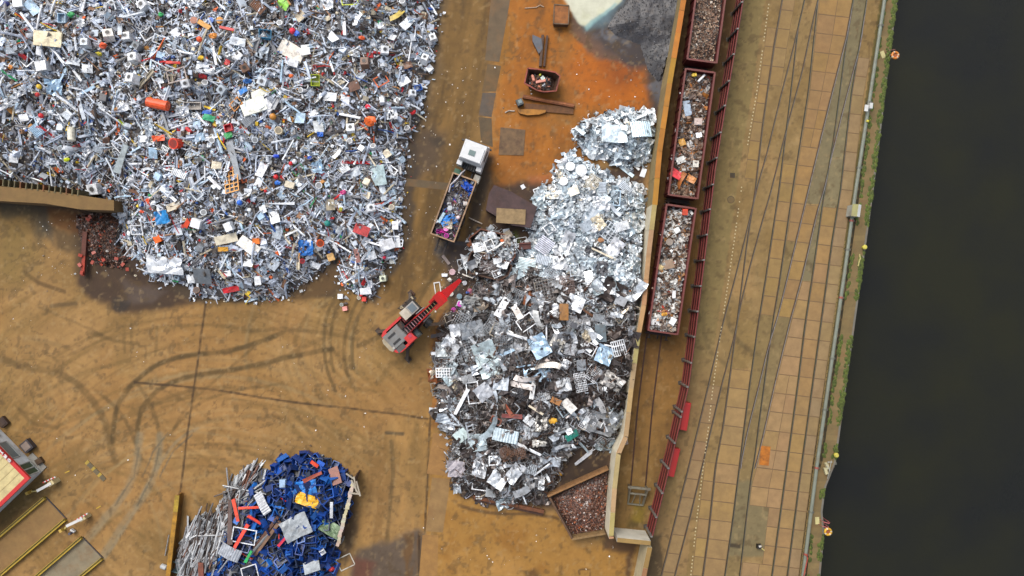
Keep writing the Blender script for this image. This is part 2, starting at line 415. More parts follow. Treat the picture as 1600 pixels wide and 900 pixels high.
    # tyre tracks
    for pts, w, k in [([(177, 690), (178, 665), (184, 636), (205, 602), (238, 574), (285, 557), (350, 549), (400, 536), (440, 520)], 5, .8),
                      ([(214, 690), (216, 655), (228, 628), (256, 604), (310, 586), (380, 575), (440, 560), (520, 545)], 5, .75),
                      ([(0, 560), (40, 573), (90, 582), (128, 606), (158, 645), (172, 690), (180, 720)], 7, .55),
                      ([(150, 610), (185, 640), (205, 675), (222, 720)], 4, .45), ([(215, 600), (238, 640), (250, 690), (246, 730)], 4, .45),
                      ([(524, 462), (510, 500), (507, 540), (512, 580), (524, 610)], 3.5, .6), ([(534, 462), (520, 505), (517, 545), (522, 580)], 3, .5),
                      ([(560, 465), (545, 505), (538, 540), (542, 580), (556, 610)], 3.5, .6), ([(572, 470), (556, 510), (550, 545), (553, 575)], 3.5, .6),
                      ([(380, 518), (440, 514), (505, 520), (560, 530)], 4, .35), ([(400, 575), (450, 555), (500, 530)], 5, .4),
                      ([(400, 540), (330, 600), (290, 640), (270, 670)], 3, .4), ([(440, 600), (350, 615), (300, 640), (262, 680)], 3, .4),
                      ([(560, 540), (586, 530), (600, 520)], 5, .55), ([(590, 600), (610, 570), (640, 560)], 6, .3),
                      ([(195, 505), (195, 550)], 3, .35), ([(206, 500), (205, 550)], 3, .35), ([(245, 510), (243, 555)], 3, .35),
                      ([(140, 520), (175, 530), (215, 538)], 4, .45), ([(30, 640), (50, 660), (90, 668)], 4, .4), ([(60, 480), (110, 500), (160, 524)], 3, .4),
                      ([(640, 340), (610, 420), (560, 470)], 5, .4), ([(690, 420), (640, 470), (600, 500)], 5, .4), ([(700, 400), (672, 440), (655, 470)], 4, .5)]:
        stroke(pts, w*1.2, (90, 70, 36), min(.9, k*1.1))
    for pts, w, k in [([(128, 850), (160, 815), (192, 775), (212, 730), (219, 680)], 9, .6), ([(158, 872), (196, 815), (228, 770), (246, 720), (250, 680)], 9, .6), ([(165, 870), (210, 800), (240, 740), (275, 690), (310, 670)], 4, .5)]:
        stroke(pts, w, (150, 136, 112), k)
    for pts in [[(180, 790), (208, 745), (218, 700)], [(215, 790), (238, 745), (249, 700)], [(222, 745), (240, 705), (262, 676)], [(250, 745), (270, 705), (300, 680)]]:
        stroke(pts, 2.2, (112, 100, 82), .7)
    # slab joints in the yard
    for pts in [[(322, 470), (318, 500), (311, 550), (303, 610), (296, 660), (291, 690), (283, 760), (280, 778)], [(210, 597), (270, 603), (340, 610), (400, 620), (470, 630), (540, 637), (600, 645), (668, 654)],
                [(696, 590), (676, 640), (672, 655), (668, 745)], [(668, 745), (664, 832)], [(655, 836), (655, 900)]]:
        stroke(pts, 2.6, (66, 46, 28), .85, .08)
    # weighbridge zone
    lay(poly([(0, 770), (60, 745), (120, 700), (160, 740), (60, 830), (0, 860)], 20), (136, 104, 58), .7)
    lay(poly([(90, 760), (140, 730), (155, 745), (0, 880), (0, 845)], 8), (176, 136, 84), .6)
    lay(poly([(0, 780), (70, 740), (75, 775), (0, 830)], 12), (112, 92, 50), .7)
    # siding between wall and fence
    wl = pl(WALL + [(960, 830), (1000, 960)])
    sid = ((U > wl(V) + 4) & (U < FENCE(V)) & (V < 830)).astype(float)
    lay(sid, (136, 96, 46)); lay(sid*sstep(420, 60, V), (98, 68, 34), .85); lay(sid*sstep(520, 640, V), (158, 115, 60), .8)
    lay(sid*sstep(600, 800, V), (138, 108, 62), .7); lay(sid*sstep(.5, .7, fbm(U*3, V, 60, 91)), (116, 80, 40), .5)
    lay(poly([(984, 790), (1006, 790), (1004, 826), (978, 826)], 6)*sid, (140, 118, 34), .7)
    lay(poly([(980, 815), (1012, 820), (1010, 830), (975, 828)], 5), (80, 62, 40), .7)
    # quay apron
    q = (U >= FENCE(V)) | ((V > 826) & (U > 1012))
    qf = q.astype(float)
    lay(qf, (154, 125, 82))
    asp = ((U >= FENCE(V)) & (U < DOT(V)-7)).astype(float)*(V < 900)
    lay(asp, (146, 124, 80)); lay(asp*sstep(480, 640, V), (160, 126, 84), .9); lay(asp*sstep(.5, .7, fbm(U*4, V, 90, 95)), (146, 120, 76), .6)
    lay(asp*(U < FENCE(V) + 14)*sstep(300, 560, V), (122, 100, 62), .5)
    lay(poly([(1012, 838), (1040, 832), (1034, 900), (1025, 960), (1004, 960)], 3), (92, 74, 52), .9)
    k2 = fbm(U*1.2 + V*.2, V, 60, 97, 5)
    lay(qf*(U >= DOT(V)-7)*sstep(.46, .7, k2), (178, 140, 92), .6); lay(qf*(U >= DOT(V)-7)*sstep(.5, .3, k2), (142, 112, 66), .6)
    for A, B, y0, y1, c in [(T5L, T5R, -60, 320, (128, 118, 92)), (T5R, T4L, -60, 440, (132, 121, 94)), (T5R, T4R, 90, 325, (134, 124, 97)), (T3R, T5L, 377, 490, (140, 118, 78)), (T3L, T3R, 490, 640, (138, 116, 76)),
                            (T5L, T5R, 490, 700, (136, 117, 82)), (T3L, T3R, 640, 960, (140, 117, 78)), (T2R, T3L, 60, 260, (150, 122, 72)), (CRANE, T3L, 500, 575, (148, 120, 74)), (T3R, T3R, 0, 0, (0, 0, 0))]:
        lay(((U > A(V)) & (U < B(V)) & (V > y0) & (V < y1)).astype(float), c, .85)
    lay(poly([(1133, 775), (1142, 750), (1205, 752), (1198, 870), (1128, 868)], 3, .3), (132, 118, 88), .85)
    lay(poly([(1132, 847), (1158, 850), (1157, 857), (1131, 853)], 1.5, .1), (70, 58, 44), .9)
    stroke([(1101, 490), (1100, 520), (1110, 550), (1135, 570)], 5, (118, 98, 64), .5); stroke([(1137, 480), (1140, 510), (1155, 535), (1178, 552), (1190, 556)], 5, (112, 94, 62), .6)
    # algae / trough at the pipe
    ap = U - PIPE(V)
    lay(((ap > -7) & (ap < -2)).astype(float), (84, 82, 34), .7); lay(((ap > 3) & (ap < 10)).astype(float), (44, 40, 24), .95)
    lay(((ap >= 10) & (ap < 14)).astype(float)*sstep(.35, .6, fbm(U, V, 14, 99)), (92, 100, 28), .9)
    # oil drips, small cracks and trodden-in dark bits
    lay(sstep(.66, .74, fbm(U, V, 11, 131, 3)), (96, 74, 46), .45); ck = np.abs(fbm(U, V, 46, 141, 4) - .5)
    lay((1 - sstep(.004, .012, ck))*sstep(.5, .6, fbm(U, V, 150, 143, 2)), (98, 74, 46), .5)
    # fine grit
    lay(sstep(.62, .8, fbm(U, V, 5, 101, 2)), (84, 64, 40), .25); lay(sstep(.66, .8, fbm(U, V, 6, 105, 2)), (196, 164, 120), .22)
    cream = poly([(872, -80), (880, 0), (893, 24), (905, 38), (917, 46), (925, 36), (942, 26), (960, 13), (974, 0), (985, -80)], 3, .7)
    lay(poly([(908, 36), (916, 52), (940, 44), (962, 26), (980, 0), (966, 0), (940, 22), (922, 32)], 8, .8), (110, 136, 152), .75)
    lay(cream, (232, 230, 214), .97); lay(cream*sstep(.5, .75, fbm(U, V, 30, 111)), (216, 216, 180), .5); wet = np.maximum(wet, cream*.6)
    lay(poly([(913, 44), (922, 34), (944, 20), (962, 4), (966, 6), (948, 24), (926, 40), (917, 50)], 2.5, .4), (150, 188, 196), .85)
    col *= np.array([.985, 1.0, .9])
    X = (U - 800) * S; Y = (450 - V) * S
    F = quad_grid(U, V)
    cu = U.ravel()[F].max(1); ev = EDGE(V.ravel()[F].mean(1)) - 4
    F = F[cu < ev]
    Vt = np.stack([X.ravel(), Y.ravel(), np.zeros(X.size)], 1)
    co = col.reshape(-1, 3)[F.ravel()]
    m = make_mat("yard_concrete", 0.75, 0.0, 0.16, 0.9, bump=0.1, spec=0.3)
    # long fine scratches and grit on top of the stains; wet puddles are glossier
    nt = m.node_tree; b = nt.nodes["Principled BSDF"]
    at = nt.nodes.new("ShaderNodeAttribute"); at.attribute_name = "wet"
    mr = nt.nodes.new("ShaderNodeMapRange"); mr.inputs["To Min"].default_value = .78; mr.inputs["To Max"].default_value = .25
    nt.links.new(at.outputs["Fac"], mr.inputs["Value"]); nt.links.new(mr.outputs[0], b.inputs["Roughness"])
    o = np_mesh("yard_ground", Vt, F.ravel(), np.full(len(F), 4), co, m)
    wa = o.data.attributes.new("wet", 'FLOAT', 'POINT'); wa.data.foreach_set("value", wet.ravel().astype(np.float32))
    tag(o, kind="structure")
    far = MB()
    far.flat([(-500, -500), (P(1266, 1100)[0], -500), P(1256, 1100)] + [P(float(EDGE(y)) - 9, y) for y in range(960, -61, -10)] + [P(1420, -200), (P(1420, -200)[0], 500), (-500, 500)], -0.06, C(150, 116, 68))
    tag(far.build("ground", M_CONC), kind="structure")
build_ground()

def strip(mb, f0, f1, y0, y1, z, col, step=20):
    ys = list(np.arange(y0, y1, step)) + [y1]
    L = [P(f0(y), y) for y in ys]; R = [P(f1(y), y) for y in ys]
    for i in range(len(ys)-1):
        mb.flat([L[i], R[i], R[i+1], L[i+1]], z, col)

# quay edge (coping) with its wall down to the water, and the water
def build_quay_edge():
    mb = MB(); ys = list(range(-64, 968, 8)); rg = random.Random(4)
    for a, b in zip(ys[:-1], ys[1:]):
        k = .85 + .25*rg.random()
        g = tuple(v*k for v in C(136, 114, 70))
        x = [P(EDGE(y) - 21, y) for y in (a, b)]; e = [P(EDGE(y), y) for y in (a, b)]
        mb.flat([x[0], e[0], e[1], x[1]], 0.02, g)
        mb.add([(*e[0], .02), (*e[0], -3.5), (*e[1], -3.5), (*e[1], .02)], [(0, 1, 2, 3)], C(80, 75, 62))
        e2 = [P(EDGE(y) - 3, y) for y in (a, b)]
        mb.flat([e2[0], e[0], e[1], e2[1]], 0.024, C(128, 124, 112))
    tag(mb.build("quay_edge", M_CONC), kind="structure")
    m = bpy.data.materials.new("river_water"); m.use_nodes = True
    nt = m.node_tree; b = nt.nodes["Principled BSDF"]
    b.inputs["Base Color"].default_value = (*C(36, 36, 28), 1); b.inputs["Roughness"].default_value = .12; b.inputs["IOR"].default_value = 1.33
    geo = nt.nodes.new("ShaderNodeNewGeometry"); nz = nt.nodes.new("ShaderNodeTexNoise")
    nz.inputs["Scale"].default_value = .12; nz.inputs["Detail"].default_value = 6
    nt.links.new(geo.outputs["Position"], nz.inputs["Vector"])
    cr = nt.nodes.new("ShaderNodeValToRGB")
    cr.color_ramp.elements[0].position = .35; cr.color_ramp.elements[1].position = .68
    cr.color_ramp.elements[0].color = (*C(33, 34, 31), 1); cr.color_ramp.elements[1].color = (*C(42, 42, 27), 1)
    nt.links.new(nz.outputs["Fac"], cr.inputs[0]); nt.links.new(cr.outputs[0], b.inputs["Base Color"])
    n2 = nt.nodes.new("ShaderNodeTexNoise"); n2.inputs["Scale"].default_value = 1.6; n2.inputs["Detail"].default_value = 6
    nt.links.new(geo.outputs["Position"], n2.inputs["Vector"])
    bp = nt.nodes.new("ShaderNodeBump"); bp.inputs["Strength"].default_value = .12; bp.inputs["Distance"].default_value = .2
    nt.links.new(n2.outputs["Fac"], bp.inputs["Height"]); nt.links.new(bp.outputs[0], b.inputs["Normal"])
    wm = MB(); wm.flat([(20, -500), (600, -500), (600, 500), (20, 500)], -2.6, (0, 0, 0))
    tag(wm.build("river_water", m), kind="structure")
build_quay_edge()

# quay paving: concrete slabs in rows between the rails, joints showing the dark bed below
def build_paving():
    mb = MB(); jb = MB(); rg = random.Random(11)
    o = lambda f, d: (lambda y: f(y) + d)
    T3x = lambda y: T5R(y) if y < 738 else T3R(y)
    rows = [(o(DOT, 3), o(CRANE, -2), 30, 290, (178, 138, 82), 0), (o(CRANE, 2), o(CRANE, 20), -60, 135, (172, 134, 82), 0),
            (o(T3R, 3), o(T5L, -2), -60, 377, (178, 134, 80), 1), (o(T3L, 2), o(T3R, -2), 255, 490, (176, 136, 80), 0),
            (o(T5L, 2), o(T5R, -2), 322, 490, (178, 136, 80), 0), (o(T3x, 3), o(T4L, -2), 440, 780, (184, 142, 94), 1), (o(T3R, 34), o(T4L, -2), 780, 870, (180, 138, 90), 0), (o(T3x, 3), o(T4L, -2), 870, 960, (180, 138, 90), 1),
            (o(T4L, 2), o(T4R, -2), 330, 960, (180, 138, 86), 0), (o(T4R, 2), o(T4R, 19), 82, 960, (172, 138, 96), 0),
            (o(CRANE, 2), o(T3L, -2), 573, 960, (182, 142, 88), 0), (o(DOT, 3), o(CRANE, -2), 717, 960, (180, 140, 86), 0), (o(T2L, 2), o(T2R, -2), 610, 960, (172, 134, 88), 0)]
    for fl, fr, y0, y1, c, mid in rows:
        k = math.floor((y0 - 60) / 30)
        while k*30 + 22 < y1 + 60:
            def yy(x, kk): return 22 + 30*kk + .115*(x - 1280)
            xm = (fl(k*30+37) + fr(k*30+37))/2
            if not (y0 <= yy(xm, k) + 12 and yy(xm, k) + 16 <= y1): k += 1; continue
            ya0 = yy(fl(k*30+22), k); ya1 = yy(fl(k*30+52), k+1); yb0 = yy(fr(k*30+22), k); yb1 = yy(fr(k*30+52), k+1)
            A = (fl(ya0), ya0+.8); B = (fr(yb0), yb0+.8); Cc = (fr(yb1), yb1-.8); D = (fl(ya1), ya1-.8)
            if B[0]-A[0] > 4 and Cc[0]-D[0] > 4:
                parts = [(A, B, Cc, D)]
                if mid and B[0]-A[0] > 26:
                    g = .56
                    m0 = tuple(A[i]+(B[i]-A[i])*g for i in (0, 1)); m1 = tuple(D[i]+(Cc[i]-D[i])*g for i in (0, 1))
                    parts = [(A, (m0[0]-.5, m0[1]), (m1[0]-.5, m1[1]), D), ((m0[0]+.5, m0[1]), B, Cc, (m1[0]+.5, m1[1]))]
                for q in parts:
                    kk = .87 + .13*rg.random()
                    cc = C(*c); cc = (cc[0]*kk, cc[1]*kk*(.97+.06*rg.random()), cc[2]*kk*(.9+.25*rg.random()))
                    cc = (cc[0]*.89, cc[1]*.95, cc[2]*.9); mb.flat([P(*p) for p in q], .006, cc)
                jb.flat([P(A[0]-.6, A[1]-.79), P(B[0]+.6, B[1]-.79), P(Cc[0]+.6, Cc[1]+.79), P(D[0]-.6, D[1]+.79)], .003, C(128, 101, 66))
            k += 1
    # small setts beside the pipe
    y = -60.0
    while y < 962:
        h = 6.5
        x1 = PIPE(y) - 7; x0 = max(T4R(y) + 21, x1 - 8)
        if y > 370:
            kk = .8 + .35*rg.random()
            mb.flat([P(x0, y+.6), P(x1, y+.9), P(x1-1, y+h-.3), P(x0-1, y+h-.6)], .006, tuple(v*kk for v in C(150, 126, 74)))
        y += h
    tag(mb.build("quay_paving", make_mat("slab_concrete", .85, 0, .2, 1.0, bump=.1, dirt=C(140, 112, 72), dirt_amt=.5)), kind="structure")
    tag(jb.build("paving_bed", M_CONC), kind="structure")
    # yard slabs and patches let into the ground
    sl = MB()
    for q, c in [([(768, -60), (800, -60), (797, 0), (780, 97), (758, 94), (767, 0)], (116, 96, 70)), ([(762, 100), (783, 103), (775, 143), (753, 143)], (114, 90, 56)), ([(754, 145), (775, 145), (768, 183), (748, 180)], (100, 88, 76)),
                 ([(748, 183), (768, 185), (770, 230), (752, 223)], (102, 84, 58)), ([(677, 676), (712, 680), (706, 745), (667, 740)], (170, 124, 66)), ([(675, 746), (704, 748), (692, 832), (665, 830)], (160, 124, 74)), ([(660, 836), (685, 836), (682, 960), (650, 960)], (172, 126, 64)),
                 ([(627, 278), (702, 286), (700, 297), (628, 290)], (108, 90, 64)), ([(690, 380), (733, 385), (730, 378), (700, 376)], (90, 84, 84)), ([(692, 566), (702, 600), (700, 612), (680, 610)], (176, 120, 52)), ([(678, 612), (696, 614), (694, 650), (672, 650)], (178, 118, 48))]:
        sl.flat([P(*p) for p in q], .008, C(*c))
    tag(sl.build("paving_slab", M_CONC), kind="structure")
    # dotted marking line
    dm = MB(); y = -60
    while y < 960:
        if not (228 < y < 290 or 300 < y < 310) and rg.random() < .88:
            dm.box((*P(DOT(y), y), .012), (.11, .13, .02), C(214, 196, 150))
        y += 5.6
    tag(dm.build("marking_line", M_CLEAN), kind="structure")
    al = MB()
    for i in range(1500):
        yv = rg.uniform(-60, 960); e = EDGE(yv)
        n = fbm(np.array([0.0]), np.array([yv]), 40, 120, 2)[0]
        if n < .4: continue
        xv = e - rg.choice([1 + 7*rg.random()**2, 1 + 6*rg.random()**2, rg.uniform(17, 21)]); 
        if 715 < yv < 765: continue
        x, yy2 = P(xv, yv); r = rg.uniform(.06, .2)
        pts = [(x + r*math.cos(a)*rg.uniform(.6, 1.2), yy2 + 1.6*r*math.sin(a)*rg.uniform(.6, 1.2)) for a in np.linspace(0, 6.28, 8)[:-1]]
        cx, cy = x, yy2
        vs = [(px, py, .03) for px, py in pts] + [(cx, cy, .03 + r*.5)]
        k = rg.uniform(.7, 1.3)
        al.add(vs, [(i2, (i2+1) % 7, 7) for i2 in range(7)], tuple(v*k for v in C(88, 102, 22)))
    tag(al.build("grass", M_PLANT), "tufts of green moss and grass along the quay edge", None, None, "stuff")
build_paving()

# rails let into the paving: dark groove, steel head
RZ = [0.0]
def rail_mesh(name, f, y0, y1, parent=None, groove=(84, 70, 46), head=(122, 114, 104), w=.07):
    mb = MB(); RZ[0] += .0016
    ys = list(np.arange(y0, y1, 15)) + [y1]
    for a, b in zip(ys[:-1], ys[1:]):
        for d0, d1, z, c in ((-1.2, 1.2, .011, groove), (.1, .9, .032, head)):
            q = [P(f(a)+d0, a), P(f(a)+d1, a), P(f(b)+d1, b), P(f(b)+d0, b)]
            mb.flat(q, z + RZ[0], C(*c))
    return mb.build(name, M_STEEL, parent)
def track(label, fl, fr, y0, y1, **k):
    t = root("rail_track", (0, 0, 0), 0, label, "rail track")
    rail_mesh("rail", fl, y0, y1, t, **k); rail_mesh("rail", fr, y0, y1, t, **k)
    return t
track("rail track curving off toward the red fence at the bottom of the quay", T2L, T2R, -62, 962, head=(128, 120, 112))
track("straight rail track down the middle of the quay paving", T3L, T3R, -62, 962, groove=(64, 62, 36))
track("diagonal rail track with bright heads merging into the middle track", T5L, T5R, -62, 732, head=(168, 162, 164))
track("rail track nearest the water, mossy grooves, parallel to the pipe", T4L, T4R, -62, 962, groove=(70, 72, 34), head=(120, 116, 110))
tag(rail_mesh("crane_rail", CRANE, -62, 962), "single sunken rail just right of the dotted line, crossing the curved track", "rail")
SL = pl([(1092, -60), (1084, 0), (1044, 300), (1011, 520), (996, 640), (985, 765)]); SR = pl([(1115, -60), (1107, 0), (1067, 300), (1034, 520), (1019, 640), (1008, 765)])
track("rusty siding track under the scrap wagons beside the concrete wall", SL, SR, -62, 765, groove=(78, 50, 34), head=(92, 60, 44))
# ------------------------------------------------------------------ walls, fence, bays
def offset_wall(mb, base, side, th, h, face, topc, panel=40):
    """upright wall panels along a line of ground pixels; side=+1 thickens to the right of travel"""
    pts = [Vector(P(*p)) for p in base]
    rg = random.Random(7)
    for a, b in zip(pts[:-1], pts[1:]):
        d = b - a; L = d.length; d = d.normalized(); n = Vector((d.y, -d.x)) * side
        k = max(1, round(L / 2.5))
        for i in range(k):
            s0 = a + d*(L*i/k + (.012 if i else 0)); s1 = a + d*(L*(i+1)/k - (.012 if i < k-1 else 0))
            v = .88 + .22*rg.random()
            mb.prism([tuple(s0), tuple(s1), tuple(s1+n*th), tuple(s0+n*th)], 0, h, tuple(c*v for c in face), tuple(c*(.8+.3*rg.random()) for c in topc))
mb = MB()
offset_wall(mb, WALL[:6], -1, .5, 2.9, C(168, 146, 96), C(206, 136, 44))
offset_wall(mb, WALL[5:] + [(945.5, 826)], -1, .45, 2.9, C(250, 238, 208), C(206, 170, 118))
offset_wall(mb, [(958, 824), (1008, 829)], 1, .42, 2.9, C(232, 226, 208), C(184, 138, 86))
offset_wall(mb, [(1003, 838), (990, 900), (978, 960)], -1, .45, 2.9, C(214, 198, 158), C(176, 130, 78))
tag(mb.build("concrete_wall", make_mat("wall_concrete", .85, 0, .16, 1.1, bump=.1, dirt=C(150, 112, 66), dirt_amt=.3)), "long concrete retaining wall with rust-orange top between scrap heaps and wagons", "wall")

def build_fence():
    t = root("yard_fence", (0, 0, 0), 0, "tall dark red fence with grey posts beside the wagon siding", "fence")
    R, G = C(96, 32, 30), C(150, 146, 140)
    ys = list(range(-76, 822, 14)) + [822]
    pan = MB()
    for a, b in zip(ys[:-1], ys[1:]):
        p, q = Vector(P(FENCE(a), a)), Vector(P(FENCE(b), b))
        pan.beam((*p, 1.55), (*q, 1.55), .04, 2.7, tuple(v*(.85+.3*((a*7) % 13)/13) for v in C(78, 24, 24)))
    pan.build("panel", M_PAINT, t)
    for z in (.35, 1.15, 1.95, 2.88):
        m = MB()
        m.tube([(*P(FENCE(y) - .9, y), z) for y in ys], .055, C(140, 56, 50), 6)
        m.build("rail", M_PAINT, t)
    for y in [-55, -16, 22, 62, 100, 140, 177, 217, 255, 295, 332, 370, 408, 447, 485, 523, 562, 598, 635, 643, 682, 720, 757, 793, 822]:
        x, yy = P(FENCE(y) - 2.2, y)
        m = MB(); m.box((x, yy, 1.5), (.2, .14, 3.0), G, rz=.15); m.box((x, yy, .02), (.4, .4, .04), C(90, 84, 76), rz=.15)
        m.build("post", M_STEEL, t)
build_fence()
for (a, b, lab) in [((1074, 629), (1067, 672), "bright red barrier block outside the fence near its close-set pair of posts"), ((1057, 701), (1047, 744), "bright red barrier block outside the fence nearest the buffer stop")]:
    t = root("red_barrier", (0, 0, 0), 0, lab, "barrier", "red barrier blocks by the fence")
    A, B = Vector(P(*a, .8)), Vector(P(*b, .8)); m = MB(); m.beam((*A, .4), (*B, .4), .78, .76, C(214, 44, 38)); m.build("body", M_CLEAN, t)
    m = MB(); m.beam((*A, .81), (*B, .81), .5, .06, C(228, 52, 44)); m.build("cap", M_CLEAN, t)

# sheet-pile wall that holds the mixed heap at the upper left
t = root("heap_wall", (0, 0, 0), 0, "tan capped retaining wall with a row of steel posts along the mixed heap", "wall")
m = MB()
zc = 3.0
edge = [(-120, 303), (0, 314), (70, 318), (125, 327), (178, 329)]; back = [(-120, 276), (0, 291), (70, 297), (125, 305), (178, 313)]
for i in range(4):
    m.prism([P(*edge[i], zc), P(*edge[i+1], zc), P(*back[i+1], zc), P(*back[i], zc)], 0, zc, C(122, 92, 48), C(138, 106, 56))
m.build("capping", M_CONC, t)
for i in range(27):
    x = -112 + i*9; y = np.interp(x, [-120, 0, 130], [274, 289, 306])
    mm = MB(); c = C(124, 112, 74) if i % 4 else C(150, 96, 52)
    cx, cy = P(x, y - 4, zc)
    mm.box((cx, cy, zc/2), (.1, .5, zc + .1), c, rz=-.1); mm.box((cx, cy - .28, zc/2), (.2, .05, zc+.1), c, rz=-.1); mm.box((cx, cy + .28, zc/2), (.2, .05, zc+.1), c, rz=-.1)
    mm.build("post", M_RUST, t)

# fines bay
t = root("fines_bay", (0, 0, 0), 0, "board-walled bay holding brown metal fines in the corner of the wall", "storage bay")
for a, b, c in [((856, 776), (951, 733), (156, 112, 66)), ((859, 778), (894, 842), (104, 74, 50)), ((894, 843), (946, 834), (150, 118, 74))]:
    m = MB(); A, B = Vector(P(*a, 1.2)), Vector(P(*b, 1.2))
    for k in range(3):
        m.beam((*A, .2+.4*k), (*B, .2+.4*k), .22 - .02*k, .385, tuple(v*(.85+.12*k) for v in C(*c)))
    m.build("board", M_WOOD, t)

# bay round the blue crates: yellow beam left, white-edged steel wall right
m = MB(); A, B = P(277, 774, 1.0), P(258, 935, 1.0)
m.beam((*A, .96), (*B, .96), .42, .08, C(196, 142, 36)); m.beam((*A, .5), (*B, .5), .12, .84, C(160, 110, 30)); m.beam((*A, .04), (*B, .04), .42, .08, C(150, 100, 30))
m.beam((*A, 1.005), (*P(274, 800, 1.0), 1.005), .43, .02, C(205, 170, 50))
tag(m.build("steel_beam", M_RUST), "yellow-painted rusty steel I-beam edging the pipe heap", "beam")
t = root("bay_wall", (0, 0, 0), 0, "steel bay wall with a flaking cream top edge beside the blue crates", "wall")
m = MB()
pts = [(556, 742), (551, 757), (539, 804), (527, 856)]
for a, b in zip(pts[:-1], pts[1:]):
    A, B = P(*a, 2.0), P(*b, 2.0)
    m.beam((*A, 1.0), (*B, 1.0), .08, 1.9, C(96, 70, 54))
m.build("plate", M_RUST, t)
m = MB(); rg = random.Random(3)
for i in range(22):
    u = i/22; y = 757 + 98*u; x = 551 - 24*u
    m.box((*P(x + rg.uniform(-.8, .8), y, 2.0), 2.0 + rg.uniform(-.03, .05)), (.34*rg.uniform(.7, 1.2), .36, .1), tuple(v*rg.uniform(.8, 1.05) for v in C(224, 212, 186)), rz=-.25+rg.uniform(-.2, .2))
m.build("top_edge", M_CONC, t)
m = MB()
for a, b in [((541, 740), (553, 748)), ((553, 745), (557, 768)), ((545, 770), (562, 772)), ((557, 752), (563, 775)), ((549, 750), (560, 772))]:
    m.beam(P3(*a, 2.1), P3(*b, 1.9), .14, .12, C(206, 196, 176))
m.build("brace", M_CONC, t)

# lengths of brown beam at the toe of the heap
m = MB(); m.beam(P3(739, 776, .3), P3(850, 799, .3), .34, .36, C(132, 78, 42)); m.beam(P3(742, 780, .12), P3(848, 803, .12), .3, .2, C(90, 56, 36))
tag(m.build("steel_beam", M_RUST), "brown rusted beam edging the toe of the aluminium heap near the fines bay", "beam")

# ------------------------------------------------------------------ wagons
def make_wagon(L=12.1, W=2.85):
    t = root("freight_wagon", (0, 0, 0), 0, "x", "freight wagon", "freight wagons on the siding")
    RD, RIM = C(100, 28, 30), C(122, 54, 46)
    z0, z1 = 1.15, 3.0
    m = MB()
    for s in (-1, 1):
        m.box((s*(W/2-.05), 0, (z0+z1)/2), (.08, L, z1-z0), RD)
        m.box((0, s*(L/2-.05), (z0+z1)/2), (W-.18, .08, z1-z0), RD)
    m.box((0, 0, z0), (W-.2, L-.2, .1), C(58, 40, 34))
    m.build("body", M_PAINT, t)
    r = MB()
    for s in (-1, 1):
        r.box((s*(W/2-.03), 0, z1+.04), (.17, L+.06, .08), RIM); r.box((0, s*(L/2-.02), z1+.045), (W-.24, .17, .08), RIM)
    r.build("rim", M_PAINT, t)
    for s in (-1, 1):
        for k in range(11):
            m = MB(); m.box((s*(W/2+.03), -L/2 + .3 + k*(L-.6)/10, (z0+z1)/2), (.09, .16, z1-z0-.02), C(92, 30, 32))
            m.build("side_rib", M_PAINT, t)
    m = MB(); m.box((0, 0, 1.0), (2.2, L+.5, .16), C(48, 38, 34))
    for s in (-1, 1): m.box((0, s*(L/2+.3), 1.02), (2.5, .14, .3), C(58, 40, 36))
    m.build("underframe", M_STEEL, t)
    for s in (-1, 1):
        m = MB(); yb = s*(L/2-1.9)
        for y in (yb-.9, yb+.9):
            m.tube([(-.9, y, .46), (.9, y, .46)], .08, C(52, 44, 40), 8)
            for x in (-.72, .72): m.tube([(x-.06, y, .46), (x+.06, y, .46)], .44, C(66, 54, 46), 16)
        for x in (-.98, .98): m.box((x, yb, .55), (.12, 2.6, .3), C(50, 42, 38))
        m.box((0, yb, .7), (1.9, .4, .3), C(50, 42, 38))
        m.build("bogie", M_STEEL, t)
        for x in (-.85, .85):
            m = MB(); ye = s*(L/2+.37)
            m.tube([(x, ye, 1.02), (x, ye + s*.36, 1.02)], .09, C(70, 62, 58), 8); m.tube([(x, ye + s*.36, 1.02), (x, ye + s*.42, 1.02)], .22, C(52, 46, 44), 12)
            m.build("buffer", M_STEEL, t)
        m = MB(); m.beam((0, s*(L/2+.36), .95), (0, s*(L/2+.75), .9), .12, .1, C(44, 40, 38)); m.build("coupling", M_STEEL, t)
    return t
wagon = make_wagon()
wag_spots = [((1110, -3), (-27, 197), "dark red open wagon full of fine brown swarf, farthest from the buffer stop"),
             ((1080.5, 209), (-27, 196.5), "dark red open wagon of mixed scrap, a red panel inside its wall"),
             ((1050, 421), (-28, 193), "dark red open wagon of pale mixed scrap nearest the buffer stop")]
WAG = []
for i, (c, d, lab) in enumerate(wag_spots):
    o = wagon if i == 0 else copy_tree(wagon)
    x, y = P(*c, 3.0); rz = math.atan2(d[0], d[1])
    o.location = (x, y, 0); o.rotation_euler = (0, 0, rz); o["label"] = lab
    WAG.append((x, y, rz))

